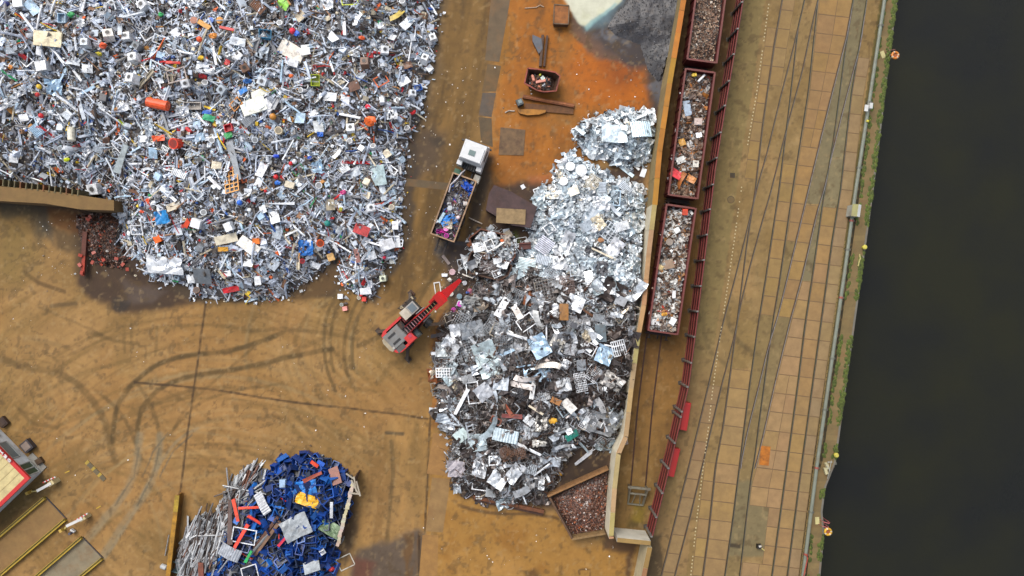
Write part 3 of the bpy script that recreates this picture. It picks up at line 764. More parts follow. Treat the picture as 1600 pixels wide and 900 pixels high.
# buffer stop
t = root("buffer_stop", (*P(994, 772), 0), math.radians(-6), "grey steel buffer stop frame at the end of the siding", "buffer stop")
G = C(150, 144, 124)
for s in (-1, 1):
    m = MB(); m.beam((s*.85, .85, .6), (s*.72, -1.0, .1), .16, .16, G); m.beam((s*.85, .85, 0), (s*.85, .85, 1.25), .18, .18, G); m.beam((s*.85, .85, 1.15), (s*.74, -1.05, .1), .13, .13, G); m.build("side_frame", M_STEEL, t)
m = MB(); m.beam((-1.1, .92, 1.1), (1.1, .92, 1.1), .22, .26, G); m.build("cross_beam", M_STEEL, t)
m = MB(); m.beam((-.85, .25, .8), (.85, .25, .8), .16, .16, G); m.beam((-.76, -.98, .16), (.76, -.98, .16), .14, .14, G); m.beam((-.2, .2, .75), (-.4, -.95, .2), .08, .08, G); m.beam((.25, .2, .75), (.4, -.95, .2), .08, .08, G); m.build("brace", M_STEEL, t)

# ------------------------------------------------------------------ quay furniture
m = MB(); ys = list(range(-60, 968, 18)); rg = random.Random(9)
t = root("quay_pipe", (0, 0, 0), 0, "long grey-green pipe running on the quay edge above the water", "pipe")
m.tube([(*P(PIPE(y), y, .45), .45) for y in ys], .17, C(138, 144, 128), 10)
m.build("pipe", M_PAINT, t)
for y in (40, 160, 262, 345, 390, 465, 560, 640, 731, 800, 866):
    m = MB(); a, b = P(PIPE(y-1.5), y-1.5, .45), P(PIPE(y+1.5), y+1.5, .45)
    m.tube([(*a, .45), (*b, .45)], .2, C(170, 84, 66) if y in (345, 465, 731, 866) else C(116, 118, 104), 10)
    m.box((*P(PIPE(y), y, .1), .12), (.5, .2, .24), C(110, 104, 92))
    m.build("flange", M_PAINT, t)
m = MB(); m.tube([P3(1259, 866, .75), P3(1262, 872, .75), P3(1257, 895, .75), P3(1255, 905, .75)], .05, C(200, 80, 60), 6)
tag(m.build("hose", M_PLAST), "thin red hose lying along the quay pipe", "hose")
t = root("utility_cabinet", (*P(1328.5, 331), 0), math.radians(-8), "white utility cabinet with a mossy sloping lid against the quay pipe", "cabinet")
m = MB(); m.box((0, 0, .6), (.75, 1.1, 1.2), C(190, 192, 180)); m.build("body", M_PAINT, t)
m = MB(); m.add([(-.42, -.6, 1.2), (.06, -.6, 1.42), (.06, .6, 1.42), (-.42, .6, 1.2), (.42, -.6, 1.24), (.42, .6, 1.24)], [(0, 1, 2, 3), (1, 4, 5, 2), (0, 4, 1), (3, 2, 5), (0, 3, 5, 4)], [C(156, 152, 80), C(232, 234, 228), C(200, 200, 190), C(200, 200, 190), C(150, 150, 140)]); m.build("lid", M_PAINT, t)
m = MB(); m.box((*P(1353.5, 169), .5), (.3, .55, 1.0), C(226, 228, 224), rz=-.12); m.box((*P(1353.5, 169, 1), 1.03), (.36, .62, .06), C(238, 238, 234), rz=-.12)
tag(m.build("junction_box", M_PAINT), "small white box beside the quay pipe upstream of the cabinet", "box")
m = MB(); m.tube([P3(1356, 188, .62), P3(1355, 191, .62)], .14, C(226, 214, 50), 10); m.box((*P(1355.5, 189.5), .3), (.1, .1, .6), C(150, 140, 60))
tag(m.build("valve_wheel", M_PAINT), "small yellow valve on the quay pipe below the small white box", "valve")
def bollard(px, py, lab):
    t = root("mooring_bollard", (*P(px, py), 0), 0, lab, "bollard", "mooring bollards")
    m = MB(); m.tube([(0, 0, 0), (0, 0, .38)], .17, C(190, 176, 50), 12, .13); m.build("post", M_PAINT, t)
    m = MB(); m.tube([(0, 0, .38), (0, 0, .44), (0, 0, .5)], .24, C(236, 222, 96), 12, .16); m.build("head", M_PAINT, t)
bollard(1348.5, 386.5, "yellow mooring bollard beside the short yellow rope")
bollard(1304.5, 710, "yellow mooring bollard just above the steps down to the water")
m = MB(); m.tube([P3(1343, 397, .06), P3(1344, 404, .06), P3(1342, 410, .06), P3(1341, 416, .06)], .07, C(216, 204, 130), 6)
tag(m.build("mooring_rope", M_PLAST), "short pale yellow rope lying on the quay edge", "rope")
def lifebuoy(px, py, c, lab):
    t = root("lifebuoy", (*P(px, py), .9), 0, lab, "lifebuoy", "lifebuoys on the quay")
    m = MB(); n = 18; k = 8; R, r = .3, .11; vs = []; fs = []; cs = []
    for i in range(n):
        a = 2*math.pi*i/n
        for j in range(k):
            b = 2*math.pi*j/k
            vs.append(((R + r*math.cos(b))*math.cos(a), (R + r*math.cos(b))*math.sin(a), r*math.sin(b)))
    for i in range(n):
        for j in range(k):
            fs.append((i*k+j, ((i+1) % n)*k+j, ((i+1) % n)*k+(j+1) % k, i*k+(j+1) % k)); cs.append(c if i % 5 else C(236, 220, 190))
    m.add(vs, fs, cs); m.build("ring", M_PLAST, t, smooth=True)
    m = MB(); m.tube([(0, 0, -.95), (0, 0, -.06)], .06, C(190, 180, 140), 8); m.tube([(0, 0, -.07), (0, 0, -.03)], .2, C(176, 96, 50), 12); m.build("stand", M_PAINT, t)
lifebuoy(1391, 91, C(240, 142, 40), "orange lifebuoy at the upper ladder of the quay")
lifebuoy(1287.5, 826, C(238, 180, 30), "yellow lifebuoy at the lower ladder of the quay")
def ladder(px, py, rz, lab, c):
    t = root("quay_ladder", (*P(px, py), 0), rz, lab, "ladder", "ladders on the quay wall")
    for s in (-1, 1):
        m = MB(); m.tube([(-.5, s*.22, .02), (-.45, s*.22, .7), (.1, s*.22, .75), (.35, s*.22, .3), (.35, s*.22, -2.4)], .035, c, 6); m.build("rail", M_PAINT, t)
    for k in range(7):
        m = MB(); m.tube([(.35, -.22, .1 - k*.35), (.35, .22, .1 - k*.35)], .02, C(120, 110, 100), 6); m.build("rung", M_STEEL, t)
    m = MB(); m.box((-.75, .05, .03), (.4, .7, .05), C(226, 214, 150), rz=.3); m.build("foot_plate", M_PAINT, t)
ladder(1391, 85, .1, "ladder with pink rails beside the orange lifebuoy", C(160, 100, 90))
ladder(1288, 817, -.25, "ladder with pink rails beside the yellow lifebuoy", C(226, 120, 120))
t = root("water_steps", (0, 0, 0), 0, "grey metal steps with handrail going down to the river in the quay notch", "steps")
for k in range(8):
    m = MB(); y = 725 + k*5; x = 1302 - k*1.9
    m.box((*P(x, y), -.1 - .25*k), (.75, .26, .06), C(126, 128, 116), rz=.1); m.build("step", M_STEEL, t)
m = MB(); m.tube([P3(1299, 720, .9), P3(1296, 735, .6), P3(1290, 760, -.6)], .04, C(196, 200, 190), 6); m.tube([P3(1293, 722, .02), P3(1294, 722, .9), P3(1300, 722, .9), P3(1300, 722, .02)], .04, C(210, 212, 206), 6); m.tube([P3(1291, 728, .02), P3(1292, 728, .9), P3(1297, 735, .9)], .04, C(210, 212, 206), 6); m.build("handrail", M_PAINT, t)
for (px, py) in [(1290.5, 727), (1288.5, 735)]:
    m = MB(); m.box((*P(px, py), .2), (.28, .6, .35), C(226, 216, 170), rz=.3); m.build("side_block", M_PAINT, t)
t = root("switch_lever", (*P(1184.5, 852.5), 0), 0, "black and white track switch lever with yellow handle beside the middle track", "switch lever")
m = MB(); m.box((0, 0, .12), (.42, .42, .24), C(52, 46, 36)); m.build("base", M_STEEL, t)
m = MB(); m.tube([(0, .05, .35), (0, .05, .5)], .22, C(40, 38, 36), 14); m.tube([(-.1, .08, .5), (.14, .12, .5)], .1, C(232, 226, 214), 8); m.build("weight", M_PAINT, t)
m = MB(); m.tube([(.05, 0, .4), (.45, -.3, .5)], .05, C(226, 206, 120), 8); m.build("handle", M_PAINT, t)
m = MB(); m.box((*P(1195, 712), .015), (.95, 1.9, .02), C(206, 122, 24), rz=-.1)
tag(m.build("rusty_plate", M_RUST), "orange rust-coloured plate set in the quay paving right of the middle track", "plate")
for px, py, r, c in [(1142, 312, .3, (122, 104, 66))]:
    m = MB(); m.tube([(*P(px, py), .005), (*P(px, py), .02)], r+.07, C(92, 78, 52), 20); m.tube([(*P(px, py), .02), (*P(px, py), .026)], r, C(*c), 20)
    tag(m.build("manhole_cover", M_CONC), "round manhole cover in the asphalt strip by the fence", "manhole cover")
m = MB()
for i in range(4): m.box((*P(1144.5, 271.5 + i*1.8), .012), (.45, .05, .02), C(70, 58, 40))
m.box((*P(1144.5, 274), .008), (.5, .5, .014), C(92, 78, 52)); tag(m.build("drain_cover", M_STEEL), "square drain grating in the asphalt strip by the fence", "drain cover")

# ------------------------------------------------------------------ truck
def build_truck():
    x, y = P(708.7, 324, 2.6)
    t = root("hook_lift_truck", (x, y, 0), math.radians(-20.3), "white-cabbed hook lift truck carrying an open rust-edged skip of mixed scrap", "truck")
    Wc = C(240, 241, 242); BK = C(44, 44, 46)
    m = MB()  # cab shell
    m.box((0, 5.55, 1.55), (2.4, 2.1, 1.7), Wc); m.box((0, 5.52, 2.85), (2.36, 1.95, .9), Wc, taper=.93); m.box((0, 5.35, 3.36), (2.05, 1.45, .12), Wc, taper=.95)
    m.box((0, 6.62, 1.1), (2.4, .12, .9), C(60, 62, 64)); m.build("cab", M_CLEAN, t)
    m = MB(); m.box((-.05, 5.35, 3.45), (.62, .5, .06), C(112, 138, 136)); m.build("roof_hatch", M_PLAST, t)
    m = MB(); m.box((0, 6.56, 2.45), (2.05, .06, .8), C(40, 50, 56), rx=.12); m.build("windscreen", M_CLEAN, t)
    for s in (-1, 1):
        m = MB(); m.box((s*1.42, 6.4, 2.4), (.16, .1, .5), C(50, 50, 52)); m.beam((s*1.2, 6.4, 2.6), (s*1.42, 6.4, 2.6), .04, .04, BK); m.build("mirror", M_PLAST, t)
        m = MB(); m.box((s*1.2, 5.6, 2.35), (.03, 1.0, .6), C(40, 50, 56)); m.build("side_window", M_CLEAN, t)
        m = MB(); m.box((s*.85, 6.69, .85), (.45, .04, .2), C(220, 224, 228)); m.build("headlight", M_CLEAN, t)
        m = MB(); m.box((s*.98, 4.25, 1.75), (.5, .42, 1.5), Wc); m.build("fairing", M_CLEAN, t)
    m = MB()
    for xx in (-.42, .42): m.box((xx, .8, .92), (.14, 10.6, .28), BK)
    for yy in (-3.2, -1.4, .6, 2.4, 4.4): m.box((0, yy, .92), (.9, .14, .2), BK)
    m.box((0, 4.2, 1.3), (1.3, .5, .7), BK)
    for k in range(5): m.tube([(-.5+.25*k, 4.0, 1.7), (-.5+.25*k, 4.5, 1.7)], .07, C(90, 92, 94), 8)
    m.build("chassis", M_STEEL, t)
    m = MB(); m.box((-1.02, 3.25, 1.05), (.62, 1.0, .62), C(16, 96, 66)); m.build("tool_box", M_PAINT, t)
    m = MB(); m.box((1.0, 3.45, 1.1), (.6, .8, .62), C(214, 206, 190)); m.box((1.0, 3.45, 1.44), (.5, .7, .06), C(224, 218, 204)); m.build("fuel_tank", M_PAINT, t)
    m = MB(); m.box((.95, 2.6, 1.05), (.6, .75, .5), C(150, 136, 112)); m.build("battery_box", M_PAINT, t)
    for yy in (5.5, -.9, -2.3):
        for s in (-1, 1):
            m = MB(); m.tube([(s*1.22, yy, .52), (s*.9, yy, .52)], .52, C(30, 30, 32), 18); o = m.build("wheel", M_PLAST, t)
            m = MB(); m.tube([(s*1.24, yy, .52), (s*1.2, yy, .52)], .27, C(150, 150, 152), 12); m.build("rim", M_STEEL, o)
    m = MB(); m.tube([(-.28, 3.75, 2.2), (-.42, 3.3, 2.75), (-.55, 2.7, 3.0), (-.95, 1.9, 3.0), (-.9, 1.2, 2.75)], .07, C(214, 208, 214), 8); m.build("hook_arm", M_PAINT, t)
    k = root("skip_container", (x, y, 0), math.radians(-20.3), "open skip with rust-edged rim riding on the white-cabbed truck", "skip")
    L, W = 6.2, 2.38; SI, RM = C(70, 58, 52), C(186, 150, 116)
    m = MB()
    for s in (-1, 1):
        m.box((s*(W/2-.04), 0, 1.9), (.07, L, 1.4), SI); m.box((0, s*(L/2-.04), 1.9), (W-.15, .07, 1.4), SI)
    m.box((0, 0, 1.22), (W-.15, L-.15, .08), C(40, 36, 34))
    for s in (-1, 1):
        for i in range(8): m.box((s*(W/2+.02), -L/2+.35+i*.78, 1.9), (.08, .12, 1.36), SI)
    m.build("body", M_PAINT, k)
    m = MB()
    for s in (-1, 1):
        m.box((s*(W/2-.02), 0, 2.63), (.13, L+.04, .08), RM); m.box((0, s*(L/2-.02), 2.635), (W-.17, .13, .08), RM)
    m.build("rim", M_RUST, k)
    return x, y, math.radians(-20.3)
TRUCK = build_truck()

# ------------------------------------------------------------------ material handler
def build_handler():
    x, y = P(636.5, 512.5, 2.5); rz = math.radians(-47.6)
    t = root("material_handler", (x, y, 0), rz, "red material handler with grey engine hood reaching its boom over the scrap", "excavator")
    RD, GR, BK, DR = C(224, 40, 36), C(128, 128, 126), C(40, 38, 38), C(140, 28, 30)
    m = MB()   # revolving deck
    poly = [(-1.3, -2.0), (-1.1, -2.35), (-.55, -2.55), (.55, -2.55), (1.1, -2.35), (1.35, -2.0), (1.35, .1), (.75, .15), (.75, .9), (-.65, .9), (-.65, .25), (-1.3, .25)]
    m.prism(poly, 1.45, 1.75, BK); m.build("deck", M_PAINT, t)
    m = MB(); m.prism([(-1.3, -1.9), (-1.1, -2.3), (-.55, -2.5), (.55, -2.5), (1.1, -2.3), (1.35, -1.95), (1.35, .1), (1.12, .1), (1.12, -1.75), (-1.06, -1.75), (-1.06, .25), (-1.3, .25)], 1.75, 2.75, RD); m.build("side_panels", M_CLEAN, t)
    m = MB(); m.prism([(-.75, -2.52), (-.45, -2.66), (.45, -2.66), (.75, -2.52), (.75, -2.3), (-.75, -2.3)], 1.5, 2.79, C(190, 176, 146)); m.build("counterweight", M_PAINT, t)
    m = MB(); m.box((-.08, -1.4, 2.25), (1.7, 1.9, 1.04), GR); m.box((-.08, -1.4, 2.8), (1.6, 1.75, .06), C(136, 136, 134)); m.build("engine_hood", M_PAINT, t)
    for xx in (-.45, .3):
        m = MB(); m.box((xx-.0, -1.55, 2.85), (.22, .85, .04), BK); m.build("vent", M_PLAST, t)
    m = MB(); m.box((.55, -2.2, 2.86), (.24, .22, .08), C(206, 200, 190)); m.build("exhaust", M_STEEL, t)
    m = MB(); m.box((.98, -1.7, 2.6), (.55, .9, .34), C(104, 102, 100)); m.build("radiator", M_STEEL, t)
    m = MB(); m.box((.9, -.4, 2.35), (.8, .9, 1.1), RD); m.box((.75, -.25, 2.92), (.3, .3, .05), C(196, 60, 90)); m.build("tank_cover", M_CLEAN, t)
    m = MB(); m.box((1.0, .35, 2.0), (.75, .55, .9), C(52, 60, 60)); m.box((1.0, .35, 2.47), (.5, .4, .04), C(88, 112, 112)); m.build("hydraulic_box", M_PAINT, t)
    m = MB(); m.box((-.55, -.2, 2.35), (.7, .5, 1.2), BK); m.box((.1, -.15, 2.2), (.6, .6, .9), C(60, 56, 54))
    for k in range(4): m.beam((-.1+.16*k, -.4, 2.75), (-.1+.16*k, .3, 2.75), .05, .05, C(110, 104, 98))
    m.build("valve_block", M_STEEL, t)
    m = MB()
    for k in range(5): m.box((-.85, .0+.22*k, 2.1), (.55, .1, .7-.04*k), DR if k % 2 else RD)
    m.box((-.85, .45, 1.9), (.7, 1.2, .3), DR); m.build("step_guard", M_CLEAN, t)
    c = MB(); c.box((-1.0, 1.45, 3.15), (.98, 1.7, 1.7), C(66, 66, 66), taper=.96); o = c.build("cab", M_PAINT, t)
    m = MB(); m.box((-1.0, .98, 4.03), (.94, .78, .09), C(214, 204, 184)); m.build("roof", M_PAINT, o)
    m = MB(); m.box((-1.0, 1.83, 4.02), (.72, .66, .07), C(108, 122, 130)); m.build("roof_window", M_CLEAN, o)
    m = MB(); m.box((-1.0, 1.84, 4.0), (.95, .9, .06), C(176, 172, 166)); m.build("window_frame", M_PAINT, o)
    m = MB(); m.box((-1.0, 2.3, 3.1), (.84, .04, 1.3), C(60, 76, 84)); m.build("windscreen", M_CLEAN, o)
    m = MB(); m.box((-1.75, 1.55, 2.05), (.42, 1.9, .06), C(58, 52, 48))
    for yy in (.65, 1.5, 2.45): m.beam((-1.94, yy, 2.05), (-1.94, yy, 3.05), .05, .05, C(70, 62, 58))
    m.beam((-1.94, .65, 3.05), (-1.94, 2.45, 3.05), .05, .05, C(84, 76, 70)); m.build("walkway", M_STEEL, t)
    for dx, yy in ((-1.86, 1.0), (-1.7, 1.0), (-1.78, .85), (-1.86, 2.3), (-1.7, 2.3)):
        m = MB(); m.tube([(dx, yy, 3.02), (dx, yy+.06, 3.1)], .08, C(206, 192, 160), 8); m.build("work_lamp", M_PAINT, t)
    # boom: two plates with cross rungs and hoses
    b0, b1 = Vector((.12, -.35, 2.35)), Vector((.3, 4.75, 7.0))
    m = MB()
    n = Vector((1, 0, 0))
    for s in (-1, 1):
        q = [(0, .36), (.35, .32), (.72, .24), (1, .22)]
        for (u0, w0), (u1, w1) in zip(q[:-1], q[1:]):
            m.beam(b0.lerp(b1, u0) + n*s*w0, b0.lerp(b1, u1) + n*s*w1, .1, .5, DR if u1 < .6 else RD)
    m.beam(b0 + Vector((0, .05, -.2)), b1 + Vector((0, 0, -.2)), .42, .06, C(90, 24, 26)); o = m.build("boom", M_CLEAN, t)
    for k in range(15):
        p = b0.lerp(b1, .03 + k*.066); m = MB(); m.beam(p + n*-.3 + Vector((0, 0, .24)), p + n*.3 + Vector((0, 0, .24)), .07, .07, C(196, 186, 120) if k > 8 else (C(150, 92, 100) if k % 3 else C(196, 150, 160)))
        m.build("rung", M_PAINT, o)
    for dx in (-.12, .02, .14):
        m = MB(); m.tube([b0 + Vector((dx, 0, .1)), b0.lerp(b1, .5) + Vector((dx, 0, .22)), b1 + Vector((dx, -.2, .1))], .035, C(34, 28, 28), 6); m.build("hose", M_PLAST, o)
    for s in (-1, 1):
        m = MB(); m.tube([(.12+s*.52, .7, 1.9), b0.lerp(b1, .42) + n*s*.5], .1, C(90, 24, 26), 8); m.tube([b0.lerp(b1, .42) + n*s*.5, b0.lerp(b1, .62) + n*s*.45 + Vector((0, 0, -.1))], .06, C(190, 190, 190), 8); m.build("cylinder", M_STEEL, t)
    m = MB(); m.box(b1 + Vector((0, -.15, .1)), (1.15, .7, .5), RD, rx=.7); m.box(b1 + Vector((-.42, -.75, -.3)), (.2, .8, .4), RD, rx=.7); m.box(b1 + Vector((.42, -.75, -.3)), (.2, .8, .4), RD, rx=.7); m.build("boom_head", M_CLEAN, t)
    s0, s1 = b1 + Vector((0, .1, .15)), Vector((0.05, 6.75, 2.9))
    d = (s1-s0)
    m = MB(); a, w0, w1 = Vector((1, 0, 0)), .42, .17
    up = a.cross(d).normalized() * .25
    vs = [s0 - a*w0 - up, s0 + a*w0 - up, s0 + a*w0 + up, s0 - a*w0 + up, s1 - a*w1 - up*.6, s1 + a*w1 - up*.6, s1 + a*w1 + up*.6, s1 - a*w1 + up*.6]
    m.add(vs, [(0, 1, 2, 3), (7, 6, 5, 4), (0, 4, 5, 1), (1, 5, 6, 2), (2, 6, 7, 3), (3, 7, 4, 0)], C(236, 24, 28)); m.build("stick", M_CLEAN, t)
    g = MB(); g.tube([s1, s1 + Vector((0, -.05, -.5))], .12, BK, 8); g.tube([s1 + Vector((0, -.05, -.5)), s1 + Vector((0, -.05, -.85))], .22, BK, 10); o = g.build("grapple", M_STEEL, t)
    for k in range(5):
        a = 2*math.pi*k/5; ca, sa = math.cos(a), math.sin(a); c0 = s1 + Vector((0, -.05, -.75)); m = MB()
        m.tube([c0 + Vector((ca*.15, sa*.15, 0)), c0 + Vector((ca*.36, sa*.36, -.35)), c0 + Vector((ca*.32, sa*.32, -.75)), c0 + Vector((ca*.06, sa*.06, -1.05))], .07, C(58, 50, 46), 6, .03); m.build("claw", M_STEEL, o)
    # undercarriage with four outriggers
    R = Euler((0, 0, -rz)).to_matrix(); ur = math.radians(7)
    m = MB(); m.box((0, 0, .85), (1.3, 4.4, .5), C(60, 52, 46), rz=ur); m.tube([(0, 0, 1.05), (0, 0, 1.46)], .75, C(54, 48, 44), 20); u = m.build("undercarriage", M_STEEL, t)
    ru = Euler((0, 0, ur)).to_matrix()
    for sx in (-1, 1):
        for sy in (-1, 1):
            c = ru @ Vector((sx*1.1, sy*1.45, .55)); e = ru @ Vector((sx*.25, 0, 0))
            m = MB(); m.tube([c - e, c + e], .55, C(34, 32, 32), 18); m.build("wheel", M_PLAST, t)
    for (dx, dy) in ((.03, 3.3), (-3.2, -.45), (-.28, -3.2), (3.4, .4)):
        p = R @ Vector((dx, dy, 0)); q = p*.45
        m = MB(); m.beam((q.x, q.y, .95), (p.x, p.y, .8), .3, .26, C(84, 70, 56)); m.tube([(p.x, p.y, .85), (p.x, p.y, .1)], .1, C(100, 92, 84), 8); o = m.build("outrigger", M_STEEL, t)
        m = MB(); m.box((p.x, p.y, .06), (.62, .5, .1), C(70, 54, 42)); m.build("foot", M_STEEL, o)
build_handler()

# ------------------------------------------------------------------ skips and loose yard things
def taper_box(mb, poly, z0, z1, k, side, inner, floor, rim, th=.09):
    """open container: outline poly at the rim (plan metres), floor shrunk by k"""
    cx = sum(p[0] for p in poly)/len(poly); cy = sum(p[1] for p in poly)/len(poly)
    sh = lambda p, s: (cx + (p[0]-cx)*s, cy + (p[1]-cy)*s)
    n = len(poly); body, rm = mb
    inn = 1 - th/max(abs(p[0]-cx)+abs(p[1]-cy) for p in poly)*1.4
    O1 = [(*p, z1) for p in poly]; O0 = [(*sh(p, k), z0) for p in poly]; I1 = [(*sh(p, inn), z1) for p in poly]; I0 = [(*sh(p, k*inn*.98), z0+.06) for p in poly]
    for i in range(n):
        j = (i+1) % n
        body.add([O0[i], O0[j], O1[j], O1[i]], [(0, 1, 2, 3)], side); body.add([I0[j], I0[i], I1[i], I1[j]], [(0, 1, 2, 3)], inner)
        a, b = Vector(O1[i]), Vector(O1[j]); rm.beam(a.lerp(b, 0), a.lerp(b, 1), .12, .1, rim)
    body.add(O0, [tuple(range(n))[::-1]], side); body.add(I0, [tuple(range(n))], floor)
def skip(name, px, z1, k, label, side, inner, rim, cat="skip", mat=None):
    poly = [P(*p, z1) for p in px]
    a = sum(poly[i][0]*poly[(i+1) % len(poly)][1]-poly[(i+1) % len(poly)][0]*poly[i][1] for i in range(len(poly)))
    if a < 0: poly = poly[::-1]
    c = (sum(p[0] for p in poly)/len(poly), sum(p[1] for p in poly)/len(poly))
    t = root(name, (*c, 0), 0, label, cat)
    rel = [(p[0]-c[0], p[1]-c[1]) for p in poly]
    b, r = MB(), MB(); taper_box((b, r), rel, .05, z1, k, side, inner, inner, rim)
    b.build("body", mat or M_RUST, t); r.build("rim", mat or M_RUST, t)
    return c, rel
SK1 = skip("open_skip", [(824.5, 106.6), (846, 109), (868, 113), (875, 119), (869, 142), (851, 143.5), (839, 141), (819.5, 130)], 1.4, .78, "red-rimmed skip of broken fittings standing alone on the orange ground", C(140, 60, 46), C(96, 62, 40), C(172, 84, 66))
SK2 = skip("open_skip", [(733, 372), (751, 358), (789, 367), (803, 381), (805, 400), (796, 411), (768, 398), (739, 388)], 1.3, .9, "rusty skip overflowing with grey scrap behind the truck, next to the tan board", C(108, 62, 40), C(84, 58, 44), C(128, 76, 52))
SK3 = skip("open_skip", [(736, 394), (745, 391), (800, 415), (794, 430), (780, 438), (735, 427), (731, 408)], 1.2, .85, "low brown skip holding a bundle of bright metal offcuts", C(88, 60, 44), C(74, 52, 42), C(104, 72, 52))
# dark lidded container with a tan board
m = MB(); pl4 = [P(*p, 1.5) for p in [(764, 302), (772, 289), (800, 300), (839.5, 323), (829, 356), (800, 352), (762, 330), (759, 328)]]
m.prism(pl4, .02, 1.5, C(70, 46, 44), C(86, 62, 60))
tag(m.build("covered_container", M_RUST), "dark brown lidded container beside the aluminium heap, a tan board on it", "container")
m = MB(); q = [P(*p, 1.6) for p in [(776, 325), (821.5, 327.5), (820.5, 351), (775, 348)]]
m.prism(q, 1.52, 1.62, C(164, 136, 94))
tag(m.build("board", M_WOOD), "tan rectangular board lying on the dark lidded container", "board")
m = MB(); q = [P(*p, .5) for p in [(811, 380), (829, 379), (830, 389), (811, 390)]]; m.prism(q, .02, .55, C(104, 58, 52))
m.prism([P(*p, .5) for p in [(812, 379.5), (829, 378.5), (829, 381), (812, 382)]], .55, .66, C(122, 70, 62)); tag(m.build("metal_box", M_RUST), "small red-brown metal box between the skips and the aluminium heap", "box")
def plate(px, c, lab, z=.05, name="steel_plate", mat=None, cat="plate", th=.04):
    m = MB(); m.prism([P(*p) for p in px], z-th, z, C(*c)); return tag(m.build(name, mat or M_RUST), lab, cat)
plate([(782, 199), (821, 203), (818, 243), (779, 242)], (128, 98, 64), "square grey-brown steel plate lying flat on the orange ground near the truck")
m = MB(); q = [P(*p, .8) for p in [(866, 7), (889, 9), (888, 38), (865, 37)]]; m.prism(q, .02, .8, C(110, 76, 44), C(168, 102, 38))
for a, b in zip(q, q[1:]+q[:1]): m.beam((*a, .82), (*b, .82), .1, .08, C(124, 100, 74))
tag(m.build("steel_tray", M_RUST), "rust-filled square steel tray at the edge of the pale puddle", "tray")
m = MB(); m.prism([P(*p, .4) for p in [(832, 54), (846, 60), (848, 76), (842, 84), (836, 72), (832, 64)]], .05, .4, C(92, 96, 104)); tag(m.build("steel_offcut", M_STEEL), "blue-grey bent steel offcut lying above the red-rimmed skip", "steel offcut")
m = MB(); m.beam(P3(848, 55, .2), P3(844, 104, .2), .26, .3, C(96, 70, 54)); tag(m.build("steel_beam", M_RUST), "short brown beam lying above the red-rimmed skip beside the blue-grey offcut", "beam")
m = MB(); m.beam(P3(855, 56, .2), P3(850, 104, .2), .2, .24, C(84, 58, 44)); tag(m.build("steel_beam", M_RUST), "short dark beam lying above the red-rimmed skip, farther from the blue-grey offcut", "beam")
m = MB(); m.beam(P3(817, 151, .2), P3(897, 166, .2), .34, .34, C(150, 84, 40)); m.beam(P3(817, 150, .39), P3(897, 165, .39), .12, .05, C(178, 110, 62)); tag(m.build("steel_beam", M_RUST), "long rusty beam lying just below the red-rimmed skip", "beam")
m = MB(); m.beam(P3(820, 167, .12), P3(896, 173, .12), .7, .1, C(120, 76, 36)); tag(m.build("plank", M_WOOD), "dull brown plank beside the long rusty beam", "plank")
m = MB(); q = [(808, 171), (830, 170.5), (853, 172), (852, 176), (842, 179), (824, 180), (811, 177)]; m.prism([P(*p, .3) for p in q], .02, .32, C(150, 96, 32), C(196, 132, 44)); tag(m.build("steel_trough", M_RUST), "boat-shaped orange steel trough below the long rusty beam", "trough")
m = MB(); m.box((*P(812, 162), .35), (.62, .6, .7), C(50, 74, 82), rz=.4); m.box((*P(812.5, 161.5), .72), (.35, .35, .06), C(140, 166, 172), rz=.4); tag(m.build("drum", M_PAINT), "small teal box-shaped drum at the end of the long rusty beam", "drum")
m = MB(); m.tube([P3(789, 176, .08), P3(795, 173, .08), P3(804, 173.5, .08)], .07, C(206, 192, 176), 6); tag(m.build("pipe", M_PAINT), "short pale bent pipe on the orange ground left of the trough", "pipe")
m = MB(); m.tube([P3(820, 13, .05), P3(838, 11.5, .05), P3(844, 8, .05), P3(850, 11, .05)], .05, C(200, 170, 140), 6); tag(m.build("wire", M_PAINT), "thin pale wire on the ground at the top beside the steel tray", "wire")
# weighbridges, kerbs, barriers
def weighbridge(a0, a1, b0, b1, lab, deck):
    t = root("weighbridge", (0, 0, 0), 0, lab, "weighbridge", "weighbridges by the office")
    m = MB(); m.prism([P(*p) for p in (a0, a1, b1, b0)], .005, .03, C(*deck)); m.build("deck", M_CONC, t)
    for p, q in ((a0, a1), (b0, b1)):
        m = MB(); A, B = Vector(P(*p)), Vector(P(*q)); d = (B-A).normalized(); n = Vector((-d.y, d.x))
        m.beam((*A, .16), (*B, .16), .16, .26, C(150, 128, 40))
        m.beam((*(A + n*.11), .22), (*(B + n*.11), .22), .08, .36, C(216, 180, 50)); m.beam((*(A - n*.12), .22), (*(B - n*.12), .22), .05, .36, C(196, 168, 60)); m.build("side_rail", M_PAINT, t)
    m = MB(); m.beam(P3(*a0, .04), P3(*b0, .04), .12, .05, C(74, 70, 72)); m.build("end_frame", M_STEEL, t)
weighbridge((72, 777), (-120, 940), (104, 811), (-80, 968), "weighbridge with yellow side rails nearest the cream-roofed office", (156, 120, 68))
weighbridge((129, 839), (0, 950), (161, 872), (60, 955), "weighbridge with yellow side rails and grey deck farther from the office", (150, 136, 108))
